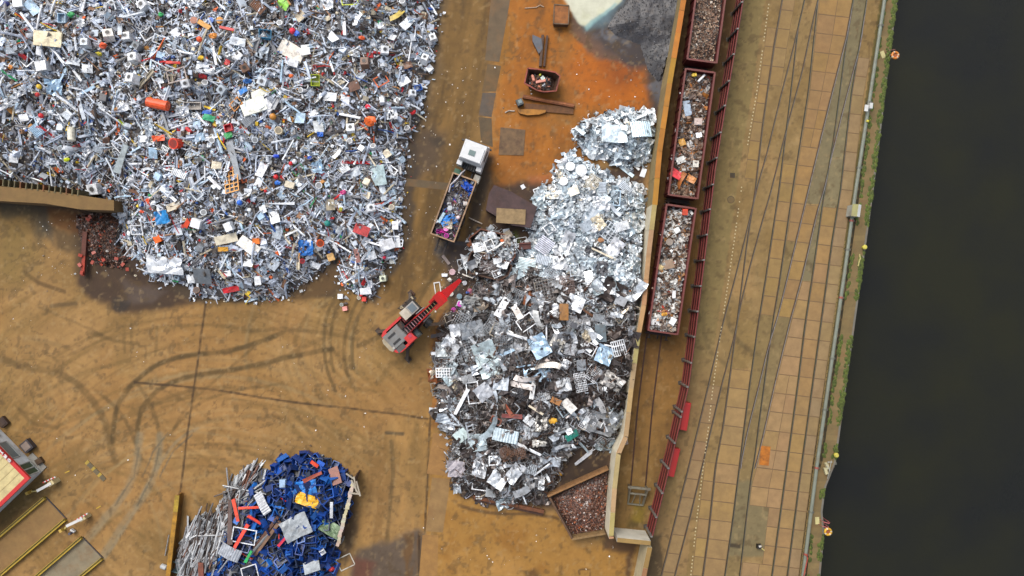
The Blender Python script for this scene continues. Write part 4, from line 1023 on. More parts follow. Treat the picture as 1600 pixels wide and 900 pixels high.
def barrier(p_tip, p_red, p_box, p_arm, p_foot, lab):
    t = root("barrier", (0, 0, 0), 0, lab, "barrier", "lift barriers at the weighbridges")
    m = MB(); m.box((*P(*p_box, .9), .5), (.6, .42, 1.0), C(222, 202, 150), rz=.6); m.build("housing", M_PAINT, t)
    m = MB(); a, b = Vector(P3(*p_red, 1.0)), Vector(P3(*p_tip, 1.0))
    for i in range(8): m.beam(a.lerp(b, i/8), a.lerp(b, (i+1)/8), .12, .1, C(222, 60, 50) if i % 2 == 0 else C(240, 236, 230))
    m.build("arm", M_CLEAN, t)
    m = MB(); m.beam(P3(*p_box, 1.0), P3(*p_arm, 1.0), .26, .14, C(236, 234, 228)); m.build("counter_arm", M_CLEAN, t)
    m = MB(); m.beam(P3(*p_arm, .6), P3(*p_foot, .6), .1, .08, C(220, 200, 120)); m.box((*P(*p_foot), .35), (.26, .3, .7), C(220, 182, 80), rz=.5); m.build("rest_post", M_PAINT, t)
    d = (b - a).normalized(); m = MB(); m.box((b.x + d.x*.55, b.y + d.y*.55, .012), (.5, .1, .02), C(212, 172, 40), rz=math.atan2(d.y, d.x)); m.build("marker", M_PAINT, t)
barrier((87, 745), (67, 754), (80, 755), (58, 767), (49, 768), "red and white lift barrier nearest the cream-roofed office")
barrier((137, 802), (118, 813), (129, 810), (104, 822), (101, 826), "red and white lift barrier between the two weighbridges")
m = MB(); m.beam(P3(111, 827, .3), P3(117, 831, .3), .16, .3, C(226, 226, 224)); m.box((*P(116, 830), .4), (.2, .22, .8), C(90, 90, 110)); tag(m.build("traffic_signal", M_PAINT), "small white signal post next to the barrier between the weighbridges", "signal")
m = MB(); a, b = Vector(P(135, 721)), Vector(P(164, 750))
for i in range(9):
    m.beam((*a.lerp(b, i/9), .03), (*a.lerp(b, (i+.96)/9), .03), .42, .06, C(112, 98, 66) if i % 3 else C(190, 158, 50))
tag(m.build("speed_bump", M_PAINT), "grey and yellow speed bump across the way to the weighbridges", "speed bump")
for p, q in [((143, 776), (152, 770)), ((168, 772), (178, 766)), ((237, 787), (243, 782))]:
    pass

# ------------------------------------------------------------------ office at the lower left
def build_office():
    t = root("office_building", (0, 0, 0), 0, "flat cream-roofed office with a red roof edge and white letters at lower left", "building")
    zr = 2.3
    out = [(47.7, 747), (-10, 688), (-170, 780), (-130, 900), (-20, 806)]
    out = [(47.7, 747), (-60, 637), (-170, 745), (-60, 851)]
    def shr(pts, d):
        c = (sum(p[0] for p in pts)/4, sum(p[1] for p in pts)/4); k = 1 - d/76
        return [(c[0]+(p[0]-c[0])*k, c[1]+(p[1]-c[1])*k) for p in pts]
    m = MB(); m.prism([P(*p, zr) for p in shr(out, 5)], 0, zr-.05, C(240, 244, 246), C(190, 186, 176)); m.build("wall", M_PAINT, t)
    m = MB(); o4 = [P(*p, zr) for p in out]; i4 = [P(*p, zr) for p in shr(out, 6)]
    for i in range(4):
        j = (i+1) % 4
        m.add([(*o4[i], zr+.1), (*o4[j], zr+.1), (*i4[j], zr+.1), (*i4[i], zr+.1)], [(3, 2, 1, 0)], C(222, 48, 44)); m.add([(*o4[i], zr+.1), (*o4[j], zr+.1), (*o4[j], zr-.12), (*o4[i], zr-.12)], [(0, 1, 2, 3)], C(206, 40, 40)); m.add([(*i4[i], zr+.1), (*i4[j], zr+.1), (*i4[j], zr-.1), (*i4[i], zr-.1)], [(3, 2, 1, 0)], C(206, 40, 40))
    m.build("roof_edge", M_CLEAN, t)
    m = MB(); m.flat(i4, zr + .02, C(232, 212, 150))
    A, B, D = Vector(i4[0]), Vector(i4[1]), Vector(i4[3])
    for k in range(1, 12):
        p = A.lerp(B, k/12); q = p + (D - A)
        m.beam((*p, zr+.03), (*q, zr+.03), .05, .04, C(222, 200, 138))
    m.build("roof", M_PAINT, t)
    # white letters standing along the red edge
    e0, e1 = Vector(P(21, 721, zr)), Vector(P(-6, 693, zr)); d = (e1-e0); L = d.length; d.normalize(); n = Vector((-d.y, d.x)); n = n if n.x + n.y > 0 else -n
    glyph = {'D': [((0, 0), (0, 1)), ((0, 1), (.45, .85)), ((.45, .85), (.45, .15)), ((.45, .15), (0, 0))], 'E': [((0, 0), (0, 1)), ((0, 1), (.5, 1)), ((0, .5), (.4, .5)), ((0, 0), (.5, 0))],
             'M': [((0, 0), (0, 1)), ((0, 1), (.3, .4)), ((.3, .4), (.6, 1)), ((.6, 1), (.6, 0))], 'W': [((0, 1), (.15, 0)), ((.15, 0), (.3, .7)), ((.3, .7), (.45, 0)), ((.45, 0), (.6, 1))], 'I': [((.2, 0), (.2, 1))], 'U': [((0, 1), (0, 0)), ((0, 0), (.45, 0)), ((.45, 0), (.45, 1))]}
    for i, ch in enumerate("DEMWU"):
        m = MB(); o = e0 + d*(.15 + i*.52)
        for (ax, ay), (bx, by) in glyph[ch]:
            a = o + d*ax*.62 + n*(.08 + .02); b = o + d*bx*.62 + n*(.08 + .02)
            a2 = a + n*(ay*.26 - .3); b2 = b + n*(by*.26 - .3)
            m.beam((*a2, zr + .16 + ay*.12), (*b2, zr + .16 + by*.12), .09, .06, C(246, 240, 240))
        m.build("letter", M_CLEAN, t)
    # glazing on the facade that faces the yard
    w4 = [Vector(P(*p, zr)) for p in shr(out, 5)]
    a0, b0 = w4[0], w4[1]; d = (b0-a0).normalized(); n = Vector((-d.y, d.x)); n = n if n.x + n.y > 0 else -n
    def win(s0, s1, z0, z1, glass, panes):
        m = MB(); p, q = a0 + d*s0 + n*.03, a0 + d*s1 + n*.03
        for zz in (z0, z1): m.beam((*p, zz), (*q, zz), .1, .1, C(196, 198, 192))
        for k in range(panes+1):
            x = p.lerp(q, k/panes); m.beam((*x, z0+.051), (*x, z1-.051), .1, .1, C(196, 198, 192))
        f = m.build("window", M_PAINT, t)
        m = MB(); m.beam((*(p - n*.02), (z0+z1)/2), (*(q - n*.02), (z0+z1)/2), .04, z1-z0-.1, C(*glass)); m.build("pane", M_CLEAN, f)
    win(.12, 1.5, .3, 1.85, (70, 86, 60), 2); win(2.4, 4.4, .7, 1.8, (128, 136, 136), 1); win(5.2, 7.2, .7, 1.8, (128, 136, 136), 1)
    m = MB(); p, q = a0 + n*.35, a0 + d*2.0 + n*.35; m.beam((*p, .06), (*q, .06), .7, .1, C(170, 166, 156)); m.build("step", M_CONC, t)
    tagm = lambda px, sx, sy, sz, rz, c1, c2, nm, lab, ct: (lambda mm: (mm.box((*P(*px, sz), sz/2), (sx, sy, sz), C(*c1), rz=rz), mm.box((*P(*px, sz), sz+.02), (sx*.72, sy*.72, .05), C(*c2), rz=rz), tag(mm.build(nm, M_PAINT), lab, ct)))(MB())
    tagm((40.5, 697.5), 1.0, 1.05, .55, .7, (64, 60, 66), (150, 132, 120), "waste_container", "black bin with pale rubbish inside at the office facade", "bin")
    tagm((60, 721), .62, .6, .35, .6, (74, 54, 36), (84, 62, 42), "planter_box", "small dark brown box outside the corner window of the office", "box")
    tagm((3, 660), .8, .9, .4, .7, (66, 46, 38), (76, 54, 44), "storage_crate", "dark brown box by the office facade at the left photo edge", "box")
build_office()
# ------------------------------------------------------------------ scrap: piece shapes
# every shape returns (V, F, k): vertices, faces, colour multiplier per face
RG = np.random.default_rng(20)
RR = random.Random(20)
def s_sheet(w=.6, l=1.0, cr=.1, fold=.0, nx=4, ny=3):
    xs = np.linspace(-.5, .5, nx+1); ys = np.linspace(-.5, .5, ny+1)
    X, Y = np.meshgrid(xs, ys)
    Z = RG.normal(0, cr, X.shape)*.6 + fold*np.abs(X - RG.uniform(-.3, .3))*RG.choice([-1, 1]) + RG.normal(0, cr)*X*Y*3
    X = X*l + RG.normal(0, cr*.35, X.shape)*l*.4; Y = Y*w + RG.normal(0, cr*.35, X.shape)*w*.4
    V = np.stack([X, Y, Z], -1).reshape(-1, 3); F = []
    for j in range(ny):
        for i in range(nx):
            a = j*(nx+1)+i
            if cr > .09 and RR.random() < .06: continue
            F.append((a, a+1, a+nx+2, a+nx+1))
    return V, F, [RR.uniform(.88, 1.08) for _ in F]
def s_panel(w=.6, l=1.0, th=.04):
    return s_box(l, w, th)
def s_box(l=1, w=.7, h=.6, top=1.0):
    mb = MB(); mb.box((0, 0, 0), (l, w, h), (1, 1, 1))
    j = RG.normal(0, .015*max(l, w), (8, 3))
    return np.array([tuple(p) for p in mb.v]) + j, mb.f, [.9, top, .95, .9, .95, .9]
def from_mb(mb): return np.array([tuple(p) for p in mb.v], float), mb.f, [c[0] for c in mb.c]
def s_machine(a=.6, h=.85):
    mb = MB(); mb.box((0, 0, 0), (a, a*.97, h), (1, 1, 1)); z = h/2
    mb.tube([(0, .03, z), (0, .03, z+.025)], a*.33, (.72,)*3, 12); mb.tube([(0, .03, z+.02), (0, .03, z+.035)], a*.23, (.07,)*3, 12)
    mb.box((0, -a*.42, z+.01), (a*.9, a*.1, .03), (.75,)*3)
    return from_mb(mb)
def s_openbox(l=.8, w=.6, h=.5, inner=.35, th=.05):
    mb = MB()
    for s in (-1, 1):
        mb.box((s*(l/2-th/2), 0, 0), (th, w, h), (1, 1, 1)); mb.box((0, s*(w/2-th/2), 0), (l-2*th, th, h), (.95,)*3)
    mb.box((0, 0, -h/2+th/2), (l-2*th, w-2*th, th), (inner,)*3)
    return from_mb(mb)
def s_tube(L=1.5, r=.05, seg=6, bend=0.0):
    mb = MB(); mb.tube([(-L/2, 0, 0), (0, RR.uniform(-bend, bend), RR.uniform(0, bend)), (L/2, 0, 0)], r, (1, 1, 1), seg); return from_mb(mb)
def s_bar(L=1.5, w=.08, h=.06):
    return s_box(L, w, h)
def s_wire(L=1.2, r=.016, n=7, curl=.5):
    p = Vector((0, 0, 0)); a = RR.uniform(0, 6.28); pts = [p]
    for i in range(n):
        a += RR.uniform(-curl, curl)*2; p = p + Vector((math.cos(a), math.sin(a), RR.uniform(-.3, .35)))*(L/n); pts.append(p)
    mb = MB(); mb.tube(pts, r, (1, 1, 1), 3, caps=False)
    V, F, k = from_mb(mb); return V - V.mean(0), F, k
def s_loop(R=.3, r=.02):
    mb = MB(); e = RR.uniform(.5, 1)
    mb.tube([(R*math.cos(a), e*R*math.sin(a), RR.uniform(-.04, .04)) for a in np.linspace(0, 6.0, 10)], r, (1, 1, 1), 4, caps=False); return from_mb(mb)
def s_frame(l=1.0, w=.7, b=.06, nx=1, ny=1, h=.05):
    mb = MB()
    for i in range(nx+1): mb.box((-l/2+l*i/nx, 0, 0), (b, w+b, h), (1, 1, 1))
    for i in range(ny+1): mb.box((0, -w/2+w*i/ny, .003), (l-b, b, h), (.95,)*3)
    return from_mb(mb)
def s_disc(r=.3, th=.04, seg=12):
    mb = MB(); mb.tube([(0, 0, -th/2), (0, 0, th/2)], r, (1, 1, 1), seg); mb.tube([(0, 0, th/2), (0, 0, th/2+.01)], r*.7, (.9,)*3, seg); return from_mb(mb)
def s_bucket(r=.25, h=.4, inner=.3):
    mb = MB(); mb.tube([(0, 0, -h/2), (0, 0, h/2)], r*.85, (.95,)*3, 12, r); mb.tube([(0, 0, h/2-.004), (0, 0, h/2+.006)], r*.8, (inner,)*3, 12); return from_mb(mb)  # solid bucket; the darkened top disc paints in the shade of a hollow
def s_drum(r=.25, L=.9):
    mb = MB()
    mb.tube([(-L/2, 0, 0), (-L/2+.08, 0, 0)], r*.6, (.9,)*3, 12, r); mb.tube([(-L/2+.08, 0, 0), (L/2-.08, 0, 0)], r, (1, 1, 1), 14, caps=False); mb.tube([(L/2-.08, 0, 0), (L/2, 0, 0)], r, (.9,)*3, 12, r*.6)
    return from_mb(mb)
def s_ball(r=.2):
    V = []; F = []; n, m = 8, 6
    for i in range(m+1):
        for j in range(n):
            t = math.pi*i/m; V.append((r*math.sin(t)*math.cos(6.2832*j/n), r*math.sin(t)*math.sin(6.2832*j/n), r*math.cos(t)))
    for i in range(m):
        for j in range(n): F.append((i*n+j, (i+1)*n+j, (i+1)*n+(j+1) % n, i*n+(j+1) % n))
    return np.array(V), F, [1]*len(F)
def s_lump(r=.3, j=.3):
    V, F, k = s_ball(1.0); V = V*(1+RG.normal(0, j, (len(V), 1)))*np.array([1, RR.uniform(.5, .9), RR.uniform(.4, .7)])*r
    return V, F, [RR.uniform(.85, 1.1) for _ in F]
def s_strip(L=1.4, w=.2, curl=1.0, n=8):
    a = RR.uniform(0, 6); p = np.zeros(3); pts = [p]; d = RR.choice([-1, 1])*curl
    for i in range(n):
        a += d*RR.uniform(-.2, .9)*2/n*1.3; p = p + np.array([math.cos(a), math.sin(a)*.8, math.sin(a*1.7)*.4])*L/n; pts.append(p)
    V = []; pts = np.array(pts) - np.mean(pts, 0)
    t = np.gradient(pts, axis=0); nr = np.stack([-t[:, 1], t[:, 0], t[:, 2]*0+.0], 1); nr /= np.linalg.norm(nr, axis=1, keepdims=True)+1e-9
    tw = RR.uniform(0, 1.2)
    for i, q in enumerate(pts):
        off = nr[i]*w/2*math.cos(tw*i/n*2) + np.array([0, 0, 1])*w/2*math.sin(tw*i/n*2)
        V += [q-off, q+off]
    F = [(2*i, 2*i+2, 2*i+3, 2*i+1) for i in range(n)]
    return np.array(V), F, [RR.uniform(.9, 1.06) for _ in F]
def s_channel(L=1.4, w=.16, h=.1):
    mb = MB(); mb.box((0, 0, 0), (L, w, .02), (1, 1, 1)); mb.box((0, w/2, h/2), (L, .02, h), (.95,)*3); mb.box((0, -w/2, h/2), (L, .02, h), (.95,)*3); return from_mb(mb)
def s_ribbed(l=1.2, w=.8, n=7):
    V = []; F = []
    for i in range(2*n+1):
        x = -l/2 + l*i/(2*n); z = .05*(i % 2)
        V += [(x, -w/2, z), (x, w/2, z)]
    for i in range(2*n): F.append((2*i, 2*i+2, 2*i+3, 2*i+1))
    V = np.array(V); V[:, 2] += .12*np.sin(V[:, 0]*2+RR.uniform(0, 6)); return V, F, [1 if i % 2 else .86 for i in range(2*n)]
def s_chair():
    mb = MB(); mb.box((0, 0, 0), (.5, .5, .05), (1, 1, 1)); mb.box((0, .24, .28), (.5, .05, .5), (1, 1, 1))
    for x in (-.2, .2):
        for y in (-.2, .2): mb.beam((x, y, 0), (x*1.2, y*1.2, -.42), .05, .05, (.9,)*3)
    return from_mb(mb)
def s_crate():
    mb = MB(); l, w, h, t = .9, .62, .5, .04
    for s in (-1, 1):
        mb.box((s*(l/2-t/2), 0, 0), (t, w, h), (1, 1, 1)); mb.box((0, s*(w/2-t/2), 0), (l-2*t, t, h), (.9,)*3)
        mb.box((s*(l/2+.01), 0, h/2-.04), (.06, w+.04, .06), (1.15,)*3); mb.box((0, s*(w/2+.01), h/2-.04), (l-.04, .06, .06), (1.15,)*3)
        for k in (-.25, 0, .25): mb.box((k*l, s*(w/2+.012), -.05), (.05, .03, h-.14), (1.1,)*3)
    mb.box((0, 0, -h/2+t/2), (l-2*t, w-2*t, t), (.6,)*3)
    return from_mb(mb)

def tmpl(fs): return [f() for f in fs]
R_ = RR.uniform
T_SHEET = tmpl([lambda i=i: s_sheet(R_(.4, .95), 1.0, R_(.04, .16), R_(0, .5), RR.choice([2, 3, 4]), RR.choice([2, 3])) for i in range(22)])
T_CRUMP = tmpl([lambda i=i: s_sheet(R_(.6, 1.0), 1.0, R_(.14, .22), R_(0, .4), 6, 5) for i in range(12)])
T_BOX = tmpl([lambda i=i: s_box(1, R_(.45, .95), R_(.3, .8)) for i in range(8)] + [lambda i=i: s_openbox(1, R_(.5, .9), R_(.3, .6)) for i in range(5)] + [lambda: s_machine(.85, .9), lambda: s_machine(.8, 1)])
T_BAR = tmpl([lambda i=i: s_box(1, R_(.05, .13), R_(.03, .08)) for i in range(5)] + [lambda i=i: s_tube(1, R_(.02, .05), 5, R_(0, .2)) for i in range(7)] + [lambda i=i: s_channel(1, R_(.08, .16), .06) for i in range(3)])
T_WIRE = tmpl([lambda i=i: s_wire(1.4, .014, 7, R_(.2, .9)) for i in range(10)] + [lambda i=i: s_loop(.3, .02) for i in range(4)])
T_FRAME = tmpl([lambda i=i: s_frame(1, R_(.5, .9), R_(.04, .08), RR.choice([1, 1, 2, 4]), RR.choice([1, 1, 2, 3])) for i in range(7)])
T_MISC = tmpl([lambda: s_disc(.4), lambda: s_bucket(.35, .6), lambda: s_drum(.25, .9), lambda: s_lump(.4), lambda: s_lump(.4, .15), lambda: s_ball(.35), lambda: s_bucket(.4, .3, .1), lambda: s_lump(.45, .35)])
T_STRIP = tmpl([lambda i=i: s_strip(1.3, R_(.08, .26), R_(.4, 1.4)) for i in range(12)])
T_CRATE = [s_crate(), s_crate(), s_openbox(.9, .6, .5, .5), s_box(.9, .6, .45)]

def scatter(name, groups, mat, extra=None):
    """groups: (templates, pos Nx3, size N, tilt, colours Nx3, slope Nx2) -> one mesh"""
    Vs, Ls, Ts, Cs = [], [], [], []; off = 0
    if extra is not None:
        V, F, co = extra; Vs.append(V); Ls.append(F.ravel()); Ts.append(np.full(len(F), F.shape[1])); Cs.append(co); off = len(V)
    for tm, pos, size, tilt, colr, slope in groups:
        N = len(pos)
        pick = RG.integers(0, len(tm), N)
        for t, (V, F, k) in enumerate(tm):
            idx = np.nonzero(pick == t)[0]
            n = len(idx)
            if not n: continue
            tl_ = tilt[0] if isinstance(tilt, tuple) else tilt
            yaw = RG.normal(tilt[1], tilt[2], n) if isinstance(tilt, tuple) else RG.uniform(0, 2*np.pi, n)
            tx = RG.normal(0, tl_, n); ty = RG.normal(0, tl_, n)
            cy, sy = np.cos(yaw), np.sin(yaw); cx, sx = np.cos(tx), np.sin(tx); cz, sz = np.cos(ty), np.sin(ty)
            Z = np.zeros(n); O = np.ones(n)
            Rz = np.stack([cy, -sy, Z, sy, cy, Z, Z, Z, O], -1).reshape(n, 3, 3)
            Rx = np.stack([O, Z, Z, Z, cx, -sx, Z, sx, cx], -1).reshape(n, 3, 3)
            Ry = np.stack([cz, Z, sz, Z, O, Z, -sz, Z, cz], -1).reshape(n, 3, 3)
            R = Rx @ Ry @ Rz
            sc = size[idx][:, None] * RG.uniform(.85, 1.15, (n, 3))
            W = np.einsum('nij,nvj->nvi', R, V[None] * sc[:, None, :])
            if slope is not None: W[..., 2] += (W[..., :2] * slope[idx][:, None, :]).sum(-1)
            W = W + pos[idx][:, None, :]
            Vs.append(W.reshape(-1, 3))
            fl = np.array([q for f in F for q in f]); tl = np.array([len(f) for f in F])
            Ls.append((fl[None] + off + (np.arange(n)*len(V))[:, None]).ravel()); Ts.append(np.tile(tl, n))
            kk = np.repeat(np.array(k), tl)
            Cs.append(np.clip(colr[idx][:, None, :] * kk[None, :, None], 0, .85).reshape(-1, 3)); off += n*len(V)
    return np_mesh(name, np.concatenate(Vs), np.concatenate(Ls), np.concatenate(Ts), np.concatenate(Cs), mat)

def pal(n, items):
    w = np.array([i[1] for i in items], float); w /= w.sum()
    c = np.array([C(*i[0]) for i in items])
    return np.minimum(c[RG.choice(len(items), n, p=w)] * RG.uniform(1.15, 1.85, (n, 1)), .84)

WALLED = []; WALLX = pl(WALL)
class Heap:
    def __init__(self, px, hmax, slope, open_edges=(), seed=1, rough=.35):
        self.px = px; self.poly = [P(*p) for p in px]; self.hmax = hmax; self.slope = slope; self.open = open_edges; self.seed = seed; self.rough = rough
        a = np.array(self.poly); self.lo = a.min(0); self.hi = a.max(0)
    def h(self, x, y):
        x = np.asarray(x, float); y = np.asarray(y, float)
        d = seg_dist(x, y, self.poly, True, self.open); i = inside(x, y, self.poly)
        hh = self.hmax*(1-np.exp(-d*self.slope/self.hmax))
        n = fbm(x+500, y+500, 6, self.seed, 4)
        return np.where(i, np.maximum(hh*(.65+.7*n) + (np.minimum(d, 1))*self.rough*(fbm(x+300, y+300, 1.6, self.seed+5, 3)-.5)*2, 0), 0)
    def slope_at(self, x, y, e=.5):
        return np.stack([(self.h(x+e, y)-self.h(x-e, y))/(2*e), (self.h(x, y+e)-self.h(x, y-e))/(2*e)], -1)
    def sample(self, n, spill=0.0, sub=None):
        out = []
        while len(out) < n:
            p = RG.uniform(self.lo-spill, self.hi+spill, (n*2, 2))
            m = inside(p[:, 0], p[:, 1], self.poly)
            if spill:
                d = seg_dist(p[:, 0], p[:, 1], self.poly, True, self.open); m |= (d < spill*RG.random(len(p))**2.5)
            if self in WALLED: m &= p[:, 0] < (WALLX(450 - p[:, 1]/S) - 800)*S - .45
            if sub is not None: m &= sub(p[:, 0], p[:, 1])
            out.extend(p[m])
        return np.array(out[:n])
    def at_px(self, px, py):
        z = 0.0
        for _ in range(5):
            x, y = P(px, py, z); z = float(self.h(np.array([x]), np.array([y]))[0])
        return x, y, z
    def surface(self, step, col):
        xs = np.arange(self.lo[0]-.3, self.hi[0]+.3, step); ys = np.arange(self.hi[1]+.3, self.lo[1]-.3, -step)
        X, Y = np.meshgrid(xs, ys); Z = self.h(X, Y)
        F = quad_grid(X, Y); ok = inside(X, Y, self.poly).ravel()[F].any(1); F = F[ok]
        V = np.stack([X.ravel(), Y.ravel(), Z.ravel() - .03 + .02*(Z.ravel() > 0)], 1)
        c = np.array(col)[None]*(.6 + .8*fbm(X, Y, 1.2, self.seed+9, 3).ravel()[F.ravel()])[:, None]
        return V, F, c
def grp(h, tm, n, s0, s1, tilt, palette, lift=(.0, .3), spill=.3, sub=None, pw=1.6, zone=None):
    p = h.sample(n, spill, sub); x, y = p[:, 0], p[:, 1]
    z = h.h(x, y) + RG.uniform(*lift, n)
    size = s0 + (s1-s0)*RG.random(n)**pw
    c = pal(n, palette)
    if zone is not None: c = zone(x, y, c)
    return (tm, np.stack([x, y, z], 1), size, tilt, c, h.slope_at(x, y)*.8)

# ------------------------------------------------------------------ the heaps
PX_A = [(-150, -140), (684, -140), (684, 0), (676, 70), (664, 120), (655, 185), (640, 215), (628, 280), (626, 350), (622, 395), (606, 410), (596, 425), (590, 450), (580, 466), (560, 456), (538, 448), (532, 425), (535, 402), (522, 402), (505, 415), (480, 440), (440, 462), (405, 468), (375, 464), (345, 466), (306, 462), (298, 440), (262, 440), (228, 425), (224, 408), (196, 388), (186, 365), (190, 345), (176, 318), (125, 296), (60, 287), (0, 281), (-150, 266)]
A = Heap(PX_A, 4.6, .8, (), 31)
PAL_A = [((238, 243, 250), 30), ((208, 218, 233), 25), ((180, 189, 206), 14), ((150, 152, 158), 8), ((104, 100, 100), 6), ((62, 56, 54), 6), ((106, 82, 66), 6), ((206, 194, 168), 6), ((184, 205, 222), 9), ((40, 86, 160), 1.4), ((205, 40, 44), 1.6), ((226, 104, 40), 1.6), ((222, 186, 40), .9), ((40, 150, 90), .5), ((200, 140, 70), 1.2), ((150, 110, 80), 2)]
PAL_AD = [((80, 72, 68), 6), ((116, 112, 112), 8), ((160, 164, 170), 10), ((206, 212, 218), 14), ((106, 78, 60), 6), ((235, 238, 240), 10)]
def zoneA(x, y, c):
    u = 800 + x/S; v = 450 - y/S
    n = fbm(u, v, 90, 201, 3)
    dk = sstep(.44, .62, n) + .5*np.exp(-((u-275)/70)**2-((v-60)/70)**2)
    dk = np.clip(dk, 0, 1)*(RG.random(len(c)) < .6)
    br = np.array(C(98, 86, 76)); lum = c.mean(1, keepdims=True); sat = (c.max(1)-c.min(1)) > .12
    k = (dk*.8*(~sat))[:, None]
    return c*(1-k) + (br*(.5+lum))*k
t = scatter("scrap_heap", [grp(A, T_SHEET, 5200, .2, .8, .32, PAL_A, zone=zoneA), grp(A, T_BOX, 3000, .18, .65, .4, PAL_A, zone=zoneA), grp(A, T_BAR, 5200, .5, 2.3, .28, PAL_A, (.05, .4), zone=zoneA),
                           grp(A, T_WIRE, 2600, .5, 1.5, .4, PAL_AD, (.1, .4)), grp(A, T_FRAME, 700, .4, 1.2, .4, PAL_A, (.1, .4)), grp(A, T_MISC, 2600, .2, .75, .6, PAL_A), grp(A, T_STRIP, 1300, .4, 1.3, .5, PAL_A, (.1, .4), zone=zoneA),
                           grp(A, T_SHEET, 15000, .1, .34, .4, PAL_A, (.05, .35), spill=1.2, zone=zoneA), grp(A, T_BOX, 3600, .1, .26, .5, PAL_A, (.1, .4), spill=.8, zone=zoneA)],
            M_SCRAP, A.surface(.4, C(112, 104, 100)))
tag(t, "mixed heap of crushed household scrap and pale metal filling the upper left", kind="stuff")

PX_B = [(890, 244), (915, 260), (945, 275), (980, 292), (1002, 300), (1004, 345), (993, 450), (972, 600), (955, 690), (940, 695), (905, 690), (880, 710), (868, 745), (850, 775), (800, 786), (740, 770), (712, 755), (700, 720), (712, 690), (690, 660), (688, 620), (682, 580), (690, 520), (706, 490), (735, 478), (740, 450), (772, 432), (800, 418), (822, 410), (836, 385), (826, 350), (838, 310), (870, 285), (880, 250)]
B = Heap(PX_B, 2.6, .62, (5, 6, 7), 37, .45)
PX_B1 = [(900, 205), (915, 190), (958, 184), (985, 178), (1014, 182), (1016, 200), (1010, 252), (985, 258), (955, 248), (930, 238), (912, 228)]
B1 = Heap(PX_B1, 1.7, .8, (4, 5), 43, .35)
WALLED += [B, B1]
PAL_W = [((242, 248, 252), 48), ((220, 233, 241), 30), ((184, 200, 210), 12), ((150, 158, 166), 8), ((96, 96, 100), 5), ((226, 216, 196), 3), ((70, 64, 62), 4)]
PAL_G = [((214, 220, 226), 22), ((236, 240, 244), 20), ((178, 184, 190), 16), ((130, 132, 136), 14), ((88, 80, 76), 12), ((68, 58, 54), 6), ((190, 206, 212), 8), ((120, 80, 54), 3), ((196, 182, 160), 5), ((150, 88, 50), 1)]
def zoneB(x, y, c):
    n = fbm(x + 90, y + 90, 4.2, 331, 3); k = (sstep(.45, .56, n)*(RG.random(len(c)) < .82)*.88)[:, None]
    return c*(1-k) + np.array(C(92, 74, 66))*(.5+c.mean(1, keepdims=True)*1.6)*k
PAL_WIRE = [((92, 84, 80), 12), ((130, 126, 124), 12), ((170, 172, 174), 8), ((70, 56, 48), 9), ((110, 76, 54), 5)]
up = lambda x, y: (450 - y/S) < 425 + .12*(x/S)
lo = lambda x, y: ~up(x, y)
ctr = lambda x, y: lo(x, y) & (fbm(x+50, y+50, 5, 301, 2) > .5)
t = scatter("aluminium_heap", [grp(B, T_SHEET, 1500, .35, 1.2, .36, PAL_W, sub=up), grp(B, T_CRUMP, 420, .6, 1.7, .3, PAL_W, (.0, .4), sub=up), grp(B, T_STRIP, 500, .5, 1.4, .5, PAL_W, (.1, .4), sub=up), grp(B, T_BOX, 420, .25, .7, .5, PAL_W, sub=up), grp(B, T_BAR, 350, .5, 1.5, .35, PAL_W, (.1, .4), sub=up), grp(B, T_MISC, 160, .3, .8, .5, PAL_W, sub=up),
                               grp(B, T_SHEET, 1300, .2, .5, .6, PAL_W, (.1, .4), sub=up, spill=1.0),
                               grp(B, T_SHEET, 600, .4, 1.3, .5, PAL_G, sub=lo, zone=zoneB), grp(B, T_CRUMP, 420, .8, 2.4, .32, PAL_G, (.1, .5), sub=lo, zone=zoneB), grp(B, T_STRIP, 700, .7, 2.4, .5, PAL_G, (.1, .4), sub=lo, zone=zoneB), grp(B, T_BAR, 700, .7, 2.4, .3, PAL_G, (.1, .4), sub=lo, zone=zoneB), grp(B, T_FRAME, 150, .7, 1.7, .35, PAL_G, (.15, .5), sub=lo),
                               grp(B, T_WIRE, 6500, .8, 2.2, .4, PAL_WIRE, (.05, .5), sub=lo), grp(B, T_BOX, 160, .3, .8, .5, PAL_G, sub=lo), grp(B, T_SHEET, 1800, .12, .36, .45, PAL_G, (.1, .4), sub=lo, spill=.8, zone=zoneB),
                               grp(B1, T_SHEET, 420, .5, 1.5, .4, PAL_W), grp(B1, T_CRUMP, 130, .7, 1.8, .35, PAL_W, (.1, .4)), grp(B1, T_BAR, 260, .8, 2.2, .3, PAL_W, (.1, .4)), grp(B1, T_STRIP, 160, .6, 1.4, .4, PAL_W), grp(B1, T_SHEET, 300, .15, .4, .5, PAL_W, (.1, .3), spill=1.0)],
            M_ALU, B.surface(.35, C(84, 72, 68)))
tag(t, "silver heap of aluminium sheet, strip and wire along the concrete wall", kind="stuff")
V, F, co = B1.surface(.35, C(96, 100, 104)); o = np_mesh("heap_core", V, F.ravel(), np.full(len(F), 4), co, M_FINE, parent=t); o["kind"] = "stuff"

